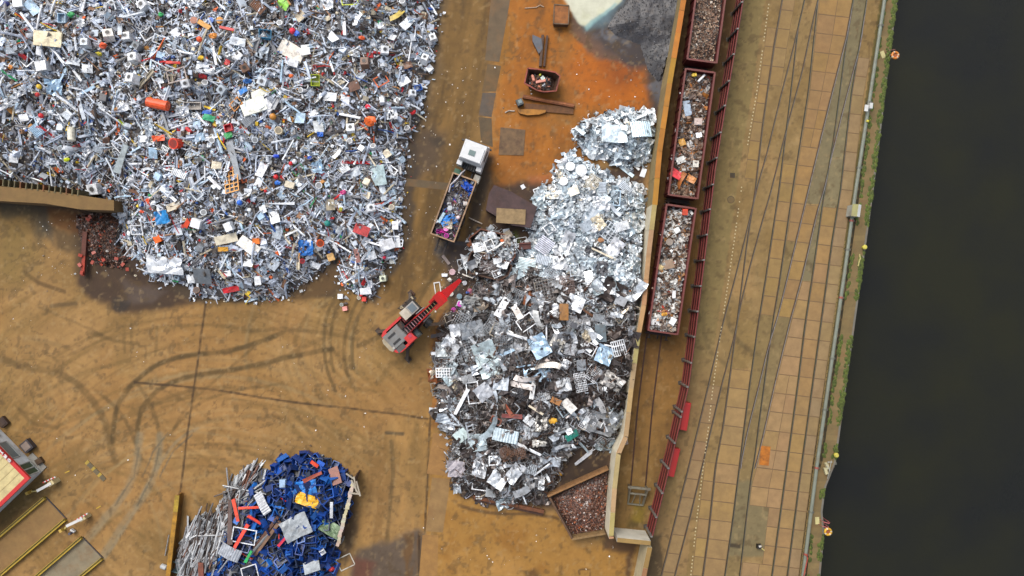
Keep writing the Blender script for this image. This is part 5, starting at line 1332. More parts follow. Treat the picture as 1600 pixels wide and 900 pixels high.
PX_C = [(282, 905), (284, 850), (300, 812), (330, 808), (346, 790), (352, 772), (372, 750), (386, 735), (402, 730), (420, 736), (440, 718), (470, 712), (490, 708), (510, 715), (540, 735), (552, 752), (545, 790), (530, 850), (520, 905), (514, 960), (270, 960)]
HC = Heap(PX_C, 1.9, .9, (19,), 47, .3)
PIPES = lambda x, y: (800 + x/S) < 375 + (450 - y/S - 800)*(-.45)
BLUE = lambda x, y: ~PIPES(x, y)
PAL_P = [((176, 178, 180), 22), ((130, 130, 132), 14), ((90, 78, 72), 14), ((176, 180, 182), 10), ((70, 60, 56), 8), ((104, 66, 48), 5)]
PAL_BL = [((16, 56, 124), 24), ((22, 78, 168), 12), ((16, 40, 88), 16), ((44, 54, 74), 14), ((30, 104, 186), 4), ((96, 100, 108), 4), ((120, 120, 120), 2), ((60, 64, 74), 6)]
t = scatter("bay_heap", [grp(HC, T_BAR, 330, 1.4, 3.4, (.08, 1.2, .3), PAL_P, (.0, .3), spill=0, sub=PIPES), grp(HC, T_WIRE, 120, .8, 1.8, .3, PAL_P, (.05, .3), spill=0, sub=PIPES),
                         grp(HC, T_SHEET, 70, .3, .9, .4, PAL_P, spill=0, sub=PIPES), grp(HC, T_CRATE, 380, .8, 1.2, .5, PAL_BL, (-.1, .15), spill=0, sub=BLUE), grp(HC, T_SHEET, 200, .3, .8, .6, PAL_BL, (.0, .25), spill=0, sub=BLUE), grp(HC, T_BAR, 160, .4, 1.2, .4, [((210, 214, 216), 5), ((20, 60, 130), 6), ((210, 60, 40), 1)], (.1, .35), spill=0, sub=BLUE)],
            M_PLAST, HC.surface(.35, C(48, 44, 44)))
tag(t, "jumble of loose pipe ends and broken blue plastic filling the bay floor", kind="stuff")

# fine heaps: swarf in the corner bay, ash at the wall, red-brown crumbs under the mixed heap
def fine_heap(name, px, hmax, slope, open_e, seed, col, palette, n, lab, s=(.05, .22), tm=None, mat=None, rough=.15):
    h = Heap(px, hmax, slope, open_e, seed, rough)
    t = scatter(name, [grp(h, tm or T_SHEET, n, s[0], s[1], .6, palette, (0, .08), spill=0), grp(h, T_STRIP, n//3, s[0]*1.5, s[1]*1.4, .5, palette, (0, .1), spill=0)], mat or M_SCRAP, h.surface(.2, col))
    return tag(t, lab, kind="stuff")
PAL_SW = [((120, 78, 62), 20), ((150, 112, 92), 12), ((92, 60, 48), 14), ((206, 196, 190), 4), ((170, 92, 48), 5), ((70, 52, 46), 10)]
fine_heap("metal_fines", [(862, 779), (905, 757), (950, 737), (946, 800), (942, 832), (897, 838), (880, 812)], .9, .5, (), 51, C(92, 62, 50), PAL_SW, 2600, "brown metal fines with pale flakes piled in the board-walled bay", (.08, .26))
fine_heap("crumb_pile", [(120, 336), (176, 330), (192, 350), (188, 380), (205, 402), (190, 420), (150, 412), (132, 395), (124, 365)], .7, .5, (), 53, C(80, 54, 42), [((94, 64, 50), 20), ((64, 48, 42), 14), ((190, 72, 40), 2.2), ((150, 120, 104), 4), ((190, 186, 182), 1.5), ((120, 76, 52), 8)], 1500, "red-brown crumbs of scrap spilling under the edge of the mixed heap", (.1, .35))
fine_heap("ash_pile", [(992, -60), (982, 0), (962, 22), (948, 42), (962, 56), (1000, 70), (1012, 110), (1030, 130), (1046, 80), (1060, 0), (1064, -60)], 1.1, .4, (7, 8, 9, 10), 57, C(58, 57, 62), [((48, 47, 52), 20), ((40, 38, 41), 12), ((70, 74, 84), 8), ((150, 156, 164), .5)], 2600, "dark grey ash-like pile against the wall beside the pale puddle", (.03, .12), rough=.2)
# wagon, skip and truck loads
def load(name, cx, cy, rz, L, W, z, palette, n, lab, s, tms, bump=.35, seed=1, dens=None):
    hw = Heap([(800, 450)]*3, .1, 1, (), seed); c_, s_ = math.cos(rz), math.sin(rz)
    nu = max(6, int(L/.35)); nv = max(5, int(W/.3))
    X, Y = np.meshgrid(np.linspace(-L/2, L/2, nu), np.linspace(W/2, -W/2, nv))   # X along the length
    Z = z + bump*(fbm(X+70, Y+70, 2.2, seed, 3)-.45)*1.6
    wx = cx - X*s_ + Y*c_; wy = cy + X*c_ + Y*s_
    V = np.stack([wx.ravel(), wy.ravel(), Z.ravel()], 1); F = quad_grid(X, Y)
    gs = []
    for tm, k, s0, s1 in tms:
        m_ = int(n*k); u = RG.uniform(-L/2+.1, L/2-.1, m_); v = RG.uniform(-W/2+.1, W/2-.1, m_)
        zz = z + bump*(fbm(u+70, v+70, 2.2, seed, 3)-.45)*1.6 + RG.uniform(0, .12, m_)
        sz = s0 + (s1-s0)*RG.random(m_)**1.5
        lim = np.minimum(1, (np.minimum(L/2-np.abs(u), W/2-np.abs(v))+.12)/(sz*.5)); sz = sz*np.clip(lim, .3, 1)
        gs.append((tm, np.stack([cx - u*s_ + v*c_, cy + u*c_ + v*s_, zz], 1), sz, .5, pal(m_, palette), None))
    t = scatter(name, gs, M_SCRAP, (V, F, np.tile(np.array(C(52, 40, 34)), (F.size, 1))))
    return tag(t, lab, kind="stuff")
MIXW = [((206, 204, 198), 18), ((150, 132, 116), 14), ((110, 84, 66), 16), ((228, 228, 224), 10), ((84, 66, 56), 12), ((176, 120, 60), 5), ((150, 152, 154), 9), ((190, 60, 40), .8)]
load("wagon_load", *WAG[0], 11.8, 2.6, 2.35, [((150, 116, 92), 20), ((120, 88, 68), 16), ((196, 170, 144), 8), ((226, 216, 202), 3), ((86, 64, 52), 10)], 2600, "fine brown swarf heaped in the wagon farthest from the buffer stop", 1, [(T_SHEET, .7, .08, .28), (T_STRIP, .3, .15, .4), (T_WIRE, .15, .2, .5)], .45, 61)
load("wagon_load", *WAG[1], 11.8, 2.6, 2.2, [((150, 126, 106), 16), ((112, 82, 62), 18), ((84, 64, 54), 14), ((196, 190, 182), 8), ((180, 112, 44), 6), ((140, 140, 142), 8), ((200, 70, 40), .6)], 900, "dark mixed scrap with rusty sheets in the middle wagon", 1, [(T_SHEET, .5, .2, .9), (T_STRIP, .3, .3, 1.0), (T_BAR, .3, .4, 1.2), (T_WIRE, .6, .4, 1.2), (T_BOX, .25, .2, .6)], .5, 63)
load("wagon_load", *WAG[2], 11.8, 2.6, 2.3, MIXW, 1300, "pale crumpled scrap pieces filling the wagon nearest the buffer stop", 1, [(T_SHEET, .6, .2, .75), (T_STRIP, .3, .3, .8), (T_BOX, .35, .15, .5), (T_BAR, .15, .3, .9), (T_WIRE, .2, .4, .9)], .45, 65)
tx, ty, trz = TRUCK
load("truck_load", tx, ty, trz, 5.95, 2.15, 2.0, [((96, 88, 86), 14), ((150, 148, 150), 10), ((60, 54, 56), 12), ((204, 206, 210), 8), ((32, 96, 190), 4), ((200, 40, 140), 1.5), ((120, 90, 70), 6)], 420, "tangled wire and mixed scrap in the skip on the truck", 1, [(T_SHEET, .4, .2, .7), (T_WIRE, 1.6, .5, 1.4), (T_BOX, .3, .15, .5), (T_STRIP, .3, .3, .8)], .3, 67)
load("skip_load", SK1[0][0]-.3, SK1[0][1], math.radians(84), 2.1, 1.3, .55, [((190, 120, 96), 6), ((96, 70, 56), 10), ((60, 56, 60), 10), ((180, 184, 190), 4), ((120, 90, 60), 8)], 130, "broken pink and dark fittings in the red-rimmed skip", 1, [(T_SHEET, .3, .2, .5), (T_BAR, .6, .3, .9), (T_BOX, .5, .15, .45)], .2, 69)
load("skip_load", SK2[0][0], SK2[0][1], math.radians(72), 3.9, 1.7, 1.1, PAL_G, 420, "grey scrap and white frames overflowing the rusty skip behind the truck", 1, [(T_SHEET, .5, .25, 1.0), (T_WIRE, .6, .5, 1.2), (T_STRIP, .4, .4, 1.1), (T_FRAME, .12, .5, 1.2), (T_BOX, .2, .2, .6)], .6, 71)
load("skip_load", SK3[0][0]+.4, SK3[0][1]-.15, math.radians(70), 2.2, 1.2, .7, [((200, 196, 196), 10), ((150, 140, 138), 8), ((100, 80, 74), 8)], 160, "bundle of bright metal offcuts in the low brown skip", 1, [(T_BAR, 1.0, .5, 1.3), (T_STRIP, .4, .4, .8), (T_SHEET, .3, .2, .5)], .3, 73)

# bits that slid over the skips' rims on to the ground
sp = []
for c_, n_, r_ in ((SK2[0], 170, 2.4), (SK3[0], 130, 2.2)):
    for _ in range(n_):
        a = RR.uniform(0, 6.28); q = r_*(.55 + .5*RR.random()); x_, y_ = c_[0] + math.cos(a)*q*1.15, c_[1] + math.sin(a)*q*.75
        din = math.hypot((x_-c_[0])/1.75, (y_-c_[1])/1.1)
        sp.append((x_, y_, 1.35 if din < 1 else RR.uniform(.05, .5)))
sp = np.array(sp); n_ = len(sp)
tag(scatter("spilled_scrap", [(T_SHEET + T_STRIP + T_WIRE + T_FRAME, sp, .35 + .8*RG.random(n_)**2, .4, pal(n_, PAL_G), None)], M_SCRAP), "grey scrap spilling over and around the two rusty skips", kind="stuff")
# loose litter blown over the yard
def litter():
    n = 0; zones = [((625, 100, 760, 480), 260), ((770, 80, 1010, 300), 160), ((430, 440, 700, 700), 110), ((0, 330, 300, 760), 60), ((660, 780, 960, 890), 60), ((1060, 30, 1130, 800), 90), ((60, 340, 200, 430), 120), ((400, 690, 560, 740), 60), ((690, 400, 740, 500), 120)]
    pos = []
    for (x0, y0, x1, y1), k in zones:
        for _ in range(k):
            px, py = RR.uniform(x0, x1), RR.uniform(y0, y1)
            if RR.random() < .35: continue
            if x0 == 1060 and not (1020 + (800-py)*.13 < px < FENCE(py) - 3): continue
            pos.append((*P(px, py), .03))
    pos = np.array(pos); m_ = len(pos)
    t = scatter("scrap_litter", [(T_SHEET+T_BOX[:4], pos, .04 + .14*RG.random(m_)**3, .25, pal(m_, [((236, 234, 228), 14), ((190, 170, 140), 8), ((110, 90, 70), 8), ((230, 226, 220), 8)]), None)], M_SCRAP)
    tag(t, "small pale bits of scrap scattered over the yard", kind="stuff")
litter()
# ------------------------------------------------------------------ single pieces one can tell apart on the heaps
def piece(name, shape, loc, rot, col, label, cat, group=None, mat=None):
    V, F, k = shape
    mb = MB(); mb.v = [tuple(p) for p in V]; mb.f = [list(f) for f in F]; mb.c = [tuple(min(.85, c*q) for c in col) for q in k]
    o = mb.build(name, mat or M_SCRAP, None, loc, rot)
    return tag(o, label, cat, group)
px2m = .061
SH = {
 'panel': lambda l, w: s_panel(w, l, .05), 'sheet': lambda l, w: s_sheet(w, l, .05, .15, 4, 3), 'crumple': lambda l, w: s_sheet(w, l, .16, .25, 7, 6), 'tarp': lambda l, w: s_sheet(w, l, .088, .5, 6, 5), 'box': lambda l, w: s_box(l, w, min(l, w)*.8),
 'machine': lambda l, w: s_machine(max(.6, l), .85), 'drum': lambda l, w: s_drum(w/2, l), 'bucket': lambda l, w: s_bucket(l/2, l*.9), 'ball': lambda l, w: s_ball(l/2), 'lump': lambda l, w: s_lump(l/2, .18),
 'frame': lambda l, w: s_frame(l, w, .09, 1, 1), 'grid': lambda l, w: s_frame(l, w, .08, 6, 3), 'bar': lambda l, w: s_box(l, w, .1), 'pipe': lambda l, w: s_tube(l, w/2, 8, .1), 'strip': lambda l, w: s_strip(l, w, 1.0, 12),
 'crate': lambda l, w: s_openbox(l, w, .4, .55, .05), 'disc': lambda l, w: s_disc(l/2, .06, 16), 'ribbed': lambda l, w: s_ribbed(l, w, 9), 'chair': lambda l, w: s_chair(), 'mesh': lambda l, w: s_frame(l, w, .035, 9, 7, .03)}
NAMES = {'panel': ('sheet_panel', 'panel'), 'sheet': ('metal_sheet', 'metal sheet'), 'crumple': ('crumpled_sheet', 'crumpled sheet'), 'box': ('appliance_box', 'appliance'), 'machine': ('washing_machine', 'washing machine'), 'drum': ('gas_cylinder', 'cylinder'),
         'bucket': ('bucket', 'bucket'), 'ball': ('ball', 'ball'), 'lump': ('plastic_lump', 'plastic lump'), 'tarp': ('buckled_sheet', 'buckled sheet'), 'frame': ('metal_frame', 'frame'), 'grid': ('wire_crate', 'wire crate'), 'bar': ('metal_bar', 'bar'), 'pipe': ('pipe', 'pipe'), 'strip': ('bent_strip', 'strip'),  # the frame entries are loose metal frames, window and door frames among them
         'crate': ('plastic_crate', 'crate'), 'disc': ('round_lid', 'lid'), 'ribbed': ('corrugated_sheet', 'corrugated sheet'), 'chair': ('chair', 'chair'), 'mesh': ('wire_mesh', 'wire mesh')}
OR_, RD_, YE_, BL_, GR_, TE_, WH_, BE_, LB_, GY_, DG_, PK_, BR_, LI_ = (228, 84, 28), (206, 36, 40), (228, 186, 40), (30, 96, 190), (44, 160, 84), (30, 130, 130), (240, 243, 246), (222, 208, 172), (176, 204, 226), (150, 156, 162), (84, 90, 96), (206, 50, 130), (110, 74, 56), (190, 206, 40)
CS = lambda c: tuple(min(.82, v*1.55) for v in C(*c))
# px, py, shape, length px, width px, angle, colour, label, short reference
ITEMS_A = [
 (80, 64, 'panel', 42, 22, -6, BE_, "large cream panel lying flat on the mixed heap, upper left", "large cream panel"),
 (253, 166, 'drum', 34, 15, -12, OR_, "large orange cylinder lying on the mixed heap", "large orange cylinder"),
 (458, 83, 'panel', 42, 22, -32, (226, 218, 206), "big off-white panel on the mixed heap below the yellow-green tub", "off-white panel"),
 (495, 128, 'crate', 13, 17, 0, LI_, "yellow-green plastic tub on the mixed heap", "yellow-green tub"),
 (365, 282, 'grid', 40, 22, 100, (236, 168, 84), "orange wooden grid crate on the mixed heap", "orange grid crate"),
 (259, 340, 'tarp', 22, 20, 10, (36, 132, 196), "crumpled blue tarpaulin on the mixed heap above the white bundle", "blue tarpaulin"),
 (258, 415, 'tarp', 62, 28, -5, WH_, "white plastic sheet bundle at the lower edge of the mixed heap", "white sheet bundle"),
 (417, 57, 'crate', 18, 14, 0, (36, 120, 160), "teal-blue slatted crate on the upper mixed heap", "teal slatted crate"),
 (622, 27, 'strip', 30, 8, 70, (206, 180, 84), "curved yellow strip near the lane edge of the mixed heap", "curved yellow strip"),
 (597, 128, 'frame', 20, 14, 35, (232, 104, 30), "bent orange frame on the mixed heap near the lane", "orange bent frame"),
 (580, 193, 'lump', 20, 14, 0, (238, 104, 24), "bright orange lump on the mixed heap near the lane", "orange lump"),
 (646, 177, 'lump', 11, 10, 0, (220, 28, 40), "bright red lump at the lane edge of the mixed heap", "bright red lump"),
 (654, 140, 'crate', 12, 9, 20, BL_, "small blue crate at the lane edge of the mixed heap", "small blue crate"),
 (555, 137, 'panel', 17, 14, 20, BR_, "brown panel on the mixed heap near the yellow-green tub", "brown panel"),
 (361, 202, 'crate', 12, 11, 15, (206, 34, 46), "red tub on the mixed heap beside a green piece", "red tub"),
 (360, 213, 'sheet', 12, 9, 20, GR_, "bright green piece tucked under the red tub", "green piece"),
 (330, 186, 'sheet', 18, 10, -15, (32, 150, 100), "green sheet on the mixed heap with a blue piece on it", "green sheet"),
 (327, 177, 'sheet', 14, 7, 0, BL_, "blue piece lying on the green sheet", "blue piece"),
 (390, 130, 'lump', 14, 10, 0, (30, 110, 190), "blue lump on the mixed heap left of the off-white panel", "blue lump"),
 (383, 144, 'sheet', 13, 10, 30, (34, 120, 196), "flat blue piece just below the blue lump", "flat blue piece"),
 (372, 165, 'frame', 18, 12, 40, (206, 134, 56), "thin orange-brown frame beside the big cream slabs", "orange-brown frame"),
 (400, 168, 'panel', 36, 22, 20, (226, 228, 214), "large dirty white slab in the middle of the mixed heap", "dirty white slab"),
 (404, 150, 'panel', 30, 12, 25, (214, 214, 200), "narrow cream slab leaning on the large dirty white slab", "narrow cream slab"),
 (323, 42, 'bar', 20, 7, -30, (200, 140, 40), "mustard bar among the dark scrap at the top of the heap", "mustard bar"),
 (333, 35, 'disc', 9, 9, 0, BL_, "round blue lid near the mustard bar", "round blue lid"),
 (347, 35, 'disc', 10, 10, 0, (226, 150, 30), "round orange lid near the mustard bar", "round orange lid"),
 (307, 35, 'disc', 11, 11, 0, (160, 90, 56), "round brown lid left of the mustard bar", "round brown lid"),
 (337, 59, 'lump', 11, 9, 0, (206, 130, 40), "ochre lump below the mustard bar", "ochre lump"),
 (316, 65, 'ball', 9, 9, 0, OR_, "small orange ball below the mustard bar", "small orange ball"),
 (275, 101, 'bar', 24, 4, -5, (210, 50, 36), "red bar lying flat in the upper middle of the mixed heap", "red bar"),
 (358, 48, 'bar', 22, 4, -10, (196, 40, 36), "thin dark red bar near the round orange lid", "dark red bar"),
 (318, 93, 'lump', 9, 12, 0, YE_, "yellow lump beside a white cloth-like sheet", "yellow lump"),
 (325, 110, 'crumple', 16, 26, 80, WH_, "white crumpled sheet right of the red bar", "white crumpled sheet"),
 (167, 75, 'lump', 11, 16, 20, OR_, "orange-red lump right of the large cream panel", "orange-red lump"),
 (160, 87, 'lump', 9, 9, 0, (222, 206, 50), "lemon-yellow lump below the orange-red lump", "lemon lump"),
 (116, 26, 'lump', 11, 8, 0, GR_, "green lump above the large cream panel", "green lump"),
 (17, 10, 'ball', 9, 9, 0, (40, 50, 120), "dark blue ball in the top corner of the mixed heap", "dark blue ball"),
 (37, 10, 'box', 14, 12, 5, WH_, "white appliance beside the dark blue ball", "white top appliance"),
 (103, 32, 'crate', 12, 14, 0, LB_, "pale blue tub above the large cream panel", "pale blue tub"),
 (255, 26, 'lump', 8, 10, 0, GR_, "vivid green lump in the dark part of the heap", "vivid green lump"),
 (24, 108, 'lump', 8, 18, 0, (212, 130, 30), "orange strip-like lump at the left edge of the heap", "left orange lump"),
 (67, 138, 'ball', 8, 8, 0, YE_, "yellow ball under the white cube at the left", "yellow ball"),
 (75, 107, 'box', 18, 14, 8, WH_, "white cube-like appliance at the left of the heap", "white cube"),
 (64, 150, 'lump', 8, 7, 0, RD_, "red lump just below the yellow ball", "red lump below"),
 (70, 183, 'ball', 8, 7, 0, (214, 30, 40), "red ball at the left of the heap", "left red ball"),
 (118, 212, 'drum', 22, 11, 95, (226, 220, 200), "cream cylinder standing out at the left of the heap", "cream cylinder"),
 (91, 139, 'crumple', 24, 24, 0, LB_, "pale blue crumpled sheet right of the yellow ball", "pale blue sheet"),
 (197, 195, 'strip', 20, 4, 60, LI_, "lime-green bent strip left of the large orange cylinder", "lime strip"),
 (252, 218, 'sheet', 20, 9, 5, OR_, "orange sheet below the large orange cylinder", "orange sheet"),
 (282, 227, 'bucket', 17, 17, 0, (226, 60, 26), "orange-red bucket below the large orange cylinder", "orange-red bucket"),
 (109, 251, 'lump', 9, 14, 20, (214, 226, 30), "neon yellow lump above the tan capped wall", "neon yellow lump"),
 (217, 95, 'machine', 13, 13, 5, WH_, "white washing machine with dark port in the upper heap", "upper washing machine"),
 (214, 127, 'machine', 14, 13, -10, WH_, "white washing machine above the large orange cylinder", "white washing machine"),
 (206, 63, 'machine', 12, 12, 8, (232, 234, 236), "off-white washing machine with small port right of the orange-red lump", "off-white machine"),
 (177, 60, 'machine', 14, 13, 15, (236, 230, 222), "cream-white washing machine near the orange-red lump", "cream machine"),
 (155, 297, 'machine', 17, 14, 5, WH_, "white washing machine beside the end of the tan capped wall", "wall-end machine"),
 (603, 83, 'machine', 12, 12, 0, WH_, "white washing machine near the lane, left of its edge", "lane machine"),
 (665, 97, 'machine', 11, 12, 70, WH_, "white washing machine on the very lane edge of the heap", "edge machine"),
 (645, 150, 'machine', 10, 11, 0, (236, 240, 246), "white washing machine left of the small blue crate", "machine by crate"),
 (678, 62, 'machine', 10, 9, 20, WH_, "small white washing machine topmost on the lane edge", "topmost edge machine"),
 (672, 109, 'box', 10, 10, 40, WH_, "white square box lying off the heap beside the lane", "white square box"),
 (440, 207, 'bucket', 12, 12, 0, (214, 196, 160), "cream bucket with tan inside below the off-white panel", "cream bucket"),
 (430, 185, 'ball', 11, 11, 0, (196, 130, 40), "brown-orange ball below the off-white panel", "brown-orange ball"),
 (500, 200, 'panel', 14, 18, 10, (212, 216, 216), "upright pale panel with a blue piece at its foot", "pale upright panel"),
 (503, 212, 'sheet', 9, 7, 0, BL_, "small blue piece at the foot of the pale upright panel", "small blue piece"),
 (460, 52, 'ball', 10, 10, 0, (220, 30, 60), "crimson ball above the off-white panel", "crimson ball"),
 (467, 56, 'lump', 9, 8, 0, (50, 110, 220), "sky-blue lump touching the crimson ball", "sky-blue lump"),
 (445, 10, 'sheet', 14, 18, 60, (140, 206, 60), "light green sheet at the top of the mixed heap", "light green sheet"),
 (548, 3, 'frame', 24, 16, 10, (206, 216, 60), "yellow-green frame cut by the top of the photo", "yellow-green frame"),
 (567, 63, 'lump', 9, 8, 0, (240, 96, 30), "small orange lump between the brown panel and the curved yellow strip", "small orange lump"),
 (674, 17, 'lump', 8, 6, 0, BL_, "small blue lump on the lane edge at the top", "edge blue lump"),
 (576, 168, 'lump', 9, 8, 0, (226, 44, 70), "rose-red lump above the orange lump", "rose-red lump"),
 (434, 246, 'lump', 10, 11, 0, (30, 70, 190), "royal blue lump below the cream bucket", "royal blue lump"),
 (437, 287, 'lump', 9, 9, 0, (40, 110, 200), "blue lump lower down, with a red ball above it", "lower blue lump"),
 (434, 278, 'ball', 8, 8, 0, RD_, "red ball right above the lower blue lump", "middle red ball"),
 (463, 254, 'ball', 8, 8, 0, WH_, "white ball touching a red ball", "white ball"),
 (457, 257, 'ball', 7, 7, 0, (214, 30, 40), "red ball touching the white ball", "red ball"),
 (487, 249, 'lump', 8, 8, 0, (30, 80, 190), "blue lump right of the white ball", "blue nub"),
 (538, 302, 'lump', 9, 12, 30, PK_, "magenta lump in the lower right of the mixed heap", "magenta lump"),
 (535, 328, 'lump', 7, 15, 80, (206, 200, 60), "olive-yellow lump below the magenta lump", "olive-yellow lump"),
 (514, 350, 'ball', 10, 10, 0, (30, 140, 130), "teal ball in the lower part of the mixed heap", "teal ball"),
 (522, 342, 'lump', 8, 8, 0, RD_, "small red lump right above the teal ball", "small red lump"),
 (503, 380, 'bucket', 12, 12, 0, (232, 92, 20), "orange bucket in the lower part of the mixed heap", "orange bucket"),
 (480, 388, 'crumple', 22, 24, 0, (30, 110, 190), "crumpled blue sheet with a white panel beside it, lower heap", "lower blue sheet"),
 (486, 383, 'panel', 6, 17, 0, WH_, "narrow white panel upright beside the crumpled blue sheet", "narrow white panel"),
 (567, 360, 'ribbed', 16, 24, 70, (206, 90, 90), "red and white striped slatted piece near the lower lane edge", "striped piece"),
 (392, 385, 'panel', 34, 18, -38, (238, 232, 222), "white wedge panel with an orange box on it", "white wedge panel"),
 (404, 377, 'box', 11, 8, 0, (226, 120, 40), "orange box resting on the white wedge panel", "orange box"),
 (619, 353, 'panel', 10, 13, 0, WH_, "small white door panel standing off the lower lane edge, topmost of three", "small door panel"),
 (622, 378, 'panel', 9, 19, 6, WH_, "tall narrow white panel on the lower lane edge", "tall white panel"),
 (606, 383, 'panel', 24, 17, 22, (232, 234, 238), "large white appliance door left of the tall narrow white panel", "white appliance door"),
 (613, 406, 'panel', 10, 12, 8, (226, 226, 216), "square off-white panel below the tall narrow white panel", "square off-white panel"),
 (614, 390, 'disc', 9, 9, 0, (40, 40, 42), "black round wheel-like disc between two white panels", "black disc"),
 (602, 403, 'ball', 6, 6, 0, (206, 30, 70), "raspberry-red ball left of the square off-white panel", "raspberry ball"),
 (519, 402, 'panel', 11, 12, 20, (238, 190, 120), "peach square panel at the lower edge of the mixed heap", "peach panel"),
 (475, 408, 'bucket', 8, 10, 0, (190, 34, 40), "dark red bucket left of the peach panel", "dark red bucket"),
 (496, 415, 'sheet', 14, 10, -30, WH_, "white folded sheet at the lower toe left of the peach panel", "white folded sheet"),
 (573, 455, 'panel', 18, 11, 5, WH_, "white panel on the toe of the heap nearest the red machine", "toe white panel"),
 (570, 467, 'box', 7, 7, 0, (226, 60, 44), "red box at the toe between two wire hoops", "red toe box"),
 (365, 452, 'sheet', 26, 9, 10, (214, 30, 40), "bright red sheet at the bottom toe of the mixed heap", "bright red sheet"),
 (320, 432, 'panel', 28, 26, -4, (96, 102, 108), "flat dark grey panel at the bottom of the mixed heap", "dark grey panel"),
 (195, 250, 'bar', 48, 8, 62, (186, 196, 196), "long pale grey plank above the wall-end washing machine", "pale grey plank"),
 (252, 374, 'box', 11, 10, 20, (240, 108, 28), "orange box left of the white can in the lower heap", "lower orange box"),
 (248, 368, 'bucket', 9, 9, 0, WH_, "white can touching the lower orange box", "white can"),
 (297, 349, 'bar', 16, 7, 60, (224, 76, 36), "orange-red bar right of the blue tarpaulin", "orange-red bar"),
 (227, 332, 'lump', 8, 8, 0, (224, 80, 40), "small orange-red lump left of the blue tarpaulin", "orange-red nub"),
 (236, 315, 'lump', 8, 7, 0, (230, 80, 30), "small vermilion lump above the blue tarpaulin", "vermilion lump"),
 (312, 350, 'box', 15, 13, -20, WH_, "white appliance right of the orange-red bar", "white appliance"),
 (362, 355, 'box', 12, 13, 20, WH_, "white appliance left of another in the lower middle heap", "lower white appliance"),
 (352, 390, 'sheet', 15, 7, 0, (222, 160, 40), "golden sheet in the lower middle of the mixed heap", "golden sheet"),
 (378, 318, 'ball', 9, 8, 0, (30, 100, 200), "blue ball below the orange grid crate", "blue ball"),
 (357, 374, 'panel', 36, 14, 12, (214, 204, 180), "cream flat box with red edge in the lower middle heap", "cream flat box"),
 (218, 360, 'frame', 20, 14, 0, (220, 222, 224), "pale empty frame left of the blue tarpaulin", "pale frame"),
 (370, 252, 'bar', 8, 60, 12, GY_, "grey plank standing above the orange grid crate", "grey plank"),
 (593, 275, 'sheet', 22, 32, 10, (186, 208, 210), "pale green-grey bent sheet near the lane edge above the magenta lump", "green-grey sheet"),
 (560, 400, 'panel', 9, 22, 10, (150, 104, 96), "dusty rose panel left of the white appliance door", "dusty rose panel"),
 (280, 120, 'frame', 30, 18, 10, (196, 180, 172), "rusty-white frame above the red tub", "rusty-white frame"),
 (305, 168, 'crate', 26, 11, 0, (196, 186, 176), "beige open box right of the large orange cylinder", "beige open box"),
 (600, 300, 'sheet', 10, 30, 10, (214, 224, 232), "pale long sheet beside the green-grey sheet", "pale long sheet"),
]
used = set(); REFS_A = []
def put(heap, it, lift=.5):
    px, py, sh, L, W, ang, col, lab, ref = it
    x, y, z = heap.at_px(px, py)
    nm, cat = NAMES[sh]
    sl = heap.slope_at(np.array([x]), np.array([y]))[0] if z > .05 else (0, 0)
    rot = Euler((math.atan(sl[1]*.6) + RR.gauss(0, .06), -math.atan(sl[0]*.6) + RR.gauss(0, .06), math.radians(ang)), 'XYZ')
    if sh == 'drum' and L < W: pass
    shp = SH[sh](L*px2m, W*px2m)
    hgt = float(np.ptp(np.array(shp[0])[:, 2]))
    zz = z + hgt/2 + (lift if z > .05 else (.16 if 690 < px < 740 and 415 < py < 490 else .02))*(1 if hgt < .35 else .6)
    used.add(lab); return piece(nm, shp, (x, y, zz), rot, CS(col), lab, cat, None, M_ALU if (sh in ('crumple', 'ribbed', 'strip', 'tarp') and sum(col) > 560) else M_SCRAP)
for it in ITEMS_A:
    put(A, it); REFS_A.append((it[0], it[1], it[8]))
